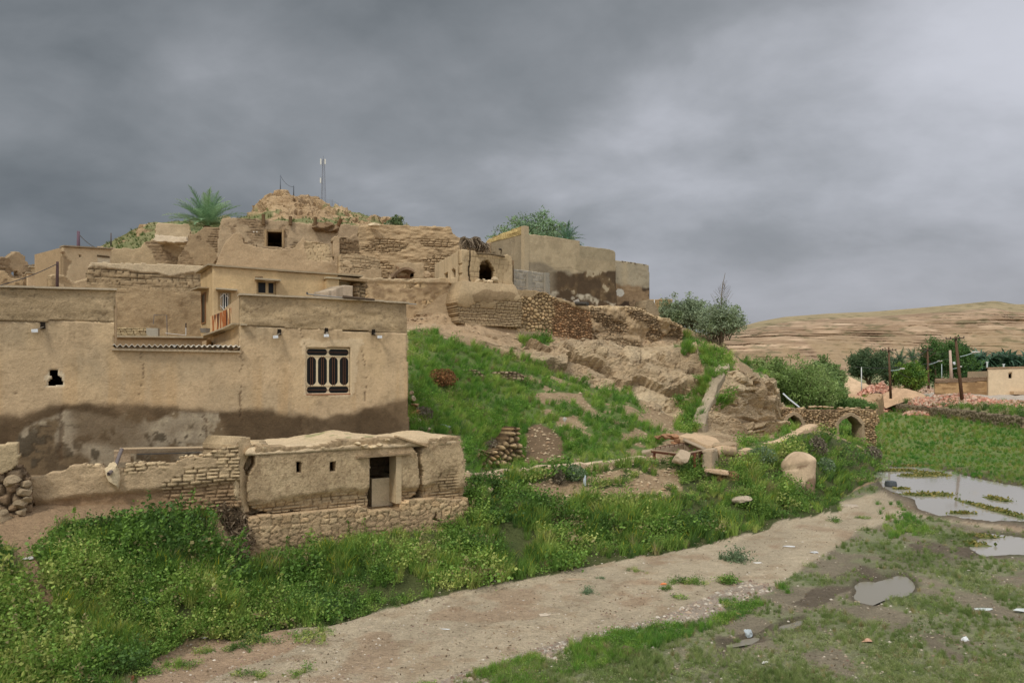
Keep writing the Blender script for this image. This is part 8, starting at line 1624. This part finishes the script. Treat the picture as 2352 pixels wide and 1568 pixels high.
cv = nd(t, 'ShaderNodeCombineXYZ'); t.links.new(mth('DIVIDE', X, zz), cv.inputs[0]); t.links.new(mth('DIVIDE', Y, zz), cv.inputs[1])
def noise(sc_, det, rough, dist=0., off=0.):
    mp = nd(t, 'ShaderNodeMapping'); mp.inputs['Location'].default_value = (off, off*.7, off*.3); mp.inputs['Rotation'].default_value = (0, 0, .5); mp.inputs['Scale'].default_value = (.9, 1.1, 1)
    t.links.new(cv.outputs[0], mp.inputs['Vector'])
    n = nd(t, 'ShaderNodeTexNoise', _Scale=sc_, _Detail=det, _Roughness=rough, _Distortion=dist); t.links.new(mp.outputs[0], n.inputs['Vector']); return n.outputs[0]
nA = noise(1.0, 2., .45, .2, 2.2); nB = noise(3.4, 8., .52, .15, 5.1)
s = mth('ADD', mth('MULTIPLY', nA, .58), mth('MULTIPLY', nB, .42))
s = mth('ADD', s, mth('MULTIPLY', X, .17))             # thicker cloud to the left, thinner to the right
up = mth('MULTIPLY', mth('MAXIMUM', mth('MULTIPLY', X, 1.0), 0.), mth('MULTIPLY', Z, .9)); s = mth('ADD', s, mth('MULTIPLY', up, .45))
rp = nd(t, 'ShaderNodeValToRGB'); t.links.new(s, rp.inputs[0])
cr = rp.color_ramp; cr.interpolation = 'B_SPLINE'
stops = [(.27, L(72, 77, 81)), (.40, L(96, 101, 105)), (.50, L(116, 120, 124)), (.60, L(133, 136, 141)), (.76, L(180, 182, 190))]
cr.elements[0].position = stops[0][0]; cr.elements[0].color = (*stops[0][1], 1); cr.elements[1].position = stops[-1][0]; cr.elements[1].color = (*stops[-1][1], 1)
for p, c in stops[1:-1]: e = cr.elements.new(p); e.color = (*c, 1)
# the cloud deck is much brighter behind the camera and overhead, where the hidden sun stands
back = mth('MAXIMUM', mth('ADD', mth('MULTIPLY', Y, -1.), .0), 0.)
ov = nd(t, 'ShaderNodeMapRange'); ov.interpolation_type = 'SMOOTHSTEP'; t.links.new(Z, ov.inputs['Value']); ov.inputs['From Min'].default_value = .45; ov.inputs['From Max'].default_value = 1.; ov.inputs['To Min'].default_value = 0; ov.inputs['To Max'].default_value = SKY_OVER
gain = mth('ADD', mth('ADD', 1., mth('MULTIPLY', back, SKY_BACK)), ov.outputs[0])
gain = mth('MULTIPLY', gain, 10.)
sc1 = nd(t, 'ShaderNodeVectorMath', operation='SCALE'); t.links.new(rp.outputs[0], sc1.inputs[0]); t.links.new(gain, sc1.inputs['Scale'])
hz = nd(t, 'ShaderNodeMapRange'); hz.interpolation_type = 'SMOOTHSTEP'; t.links.new(Z, hz.inputs['Value']); hz.inputs['From Min'].default_value = .26; hz.inputs['From Max'].default_value = .0; hz.inputs['To Min'].default_value = 0; hz.inputs['To Max'].default_value = .78
hx = nd(t, 'ShaderNodeMapRange'); t.links.new(X, hx.inputs['Value']); hx.inputs['From Min'].default_value = -.5; hx.inputs['From Max'].default_value = .45
hm = nd(t, 'ShaderNodeMix', data_type='RGBA'); t.links.new(hx.outputs[0], hm.inputs[0]); hm.inputs[6].default_value = (*L(88, 93, 101), 1); hm.inputs[7].default_value = (*L(138, 137, 142), 1)
hmix = nd(t, 'ShaderNodeMix', data_type='RGBA'); t.links.new(hz.outputs[0], hmix.inputs[0]); t.links.new(rp.outputs[0], hmix.inputs[6]); t.links.new(hm.outputs[2], hmix.inputs[7])
t.links.new(hmix.outputs[2], sc1.inputs[0])
mxn = nd(t, 'ShaderNodeMix', data_type='RGBA'); mxn.inputs[0].default_value = .97
t.links.new(sky.outputs[0], mxn.inputs[6]); t.links.new(sc1.outputs[0], mxn.inputs[7]); t.links.new(mxn.outputs[2], bg.inputs['Color'])
sl = bpy.data.lights.new('sun', 'SUN'); sl.energy = SUN_P; sl.angle = math.radians(10); sl.color = (1, .965, .91)
so = bpy.data.objects.new('sun', sl); C.objects.link(so)
# Nishita azimuth: rotation 0 = +Y, clockwise
d = Vector((math.sin(SUN_A)*math.cos(SUN_E), math.cos(SUN_A)*math.cos(SUN_E), math.sin(SUN_E)))
so.rotation_euler = (-d).to_track_quat('-Z', 'Y').to_euler()
sc.view_settings.view_transform = 'Standard'; sc.view_settings.look = 'None'; sc.view_settings.gamma = 1; sc.view_settings.exposure = EXPO
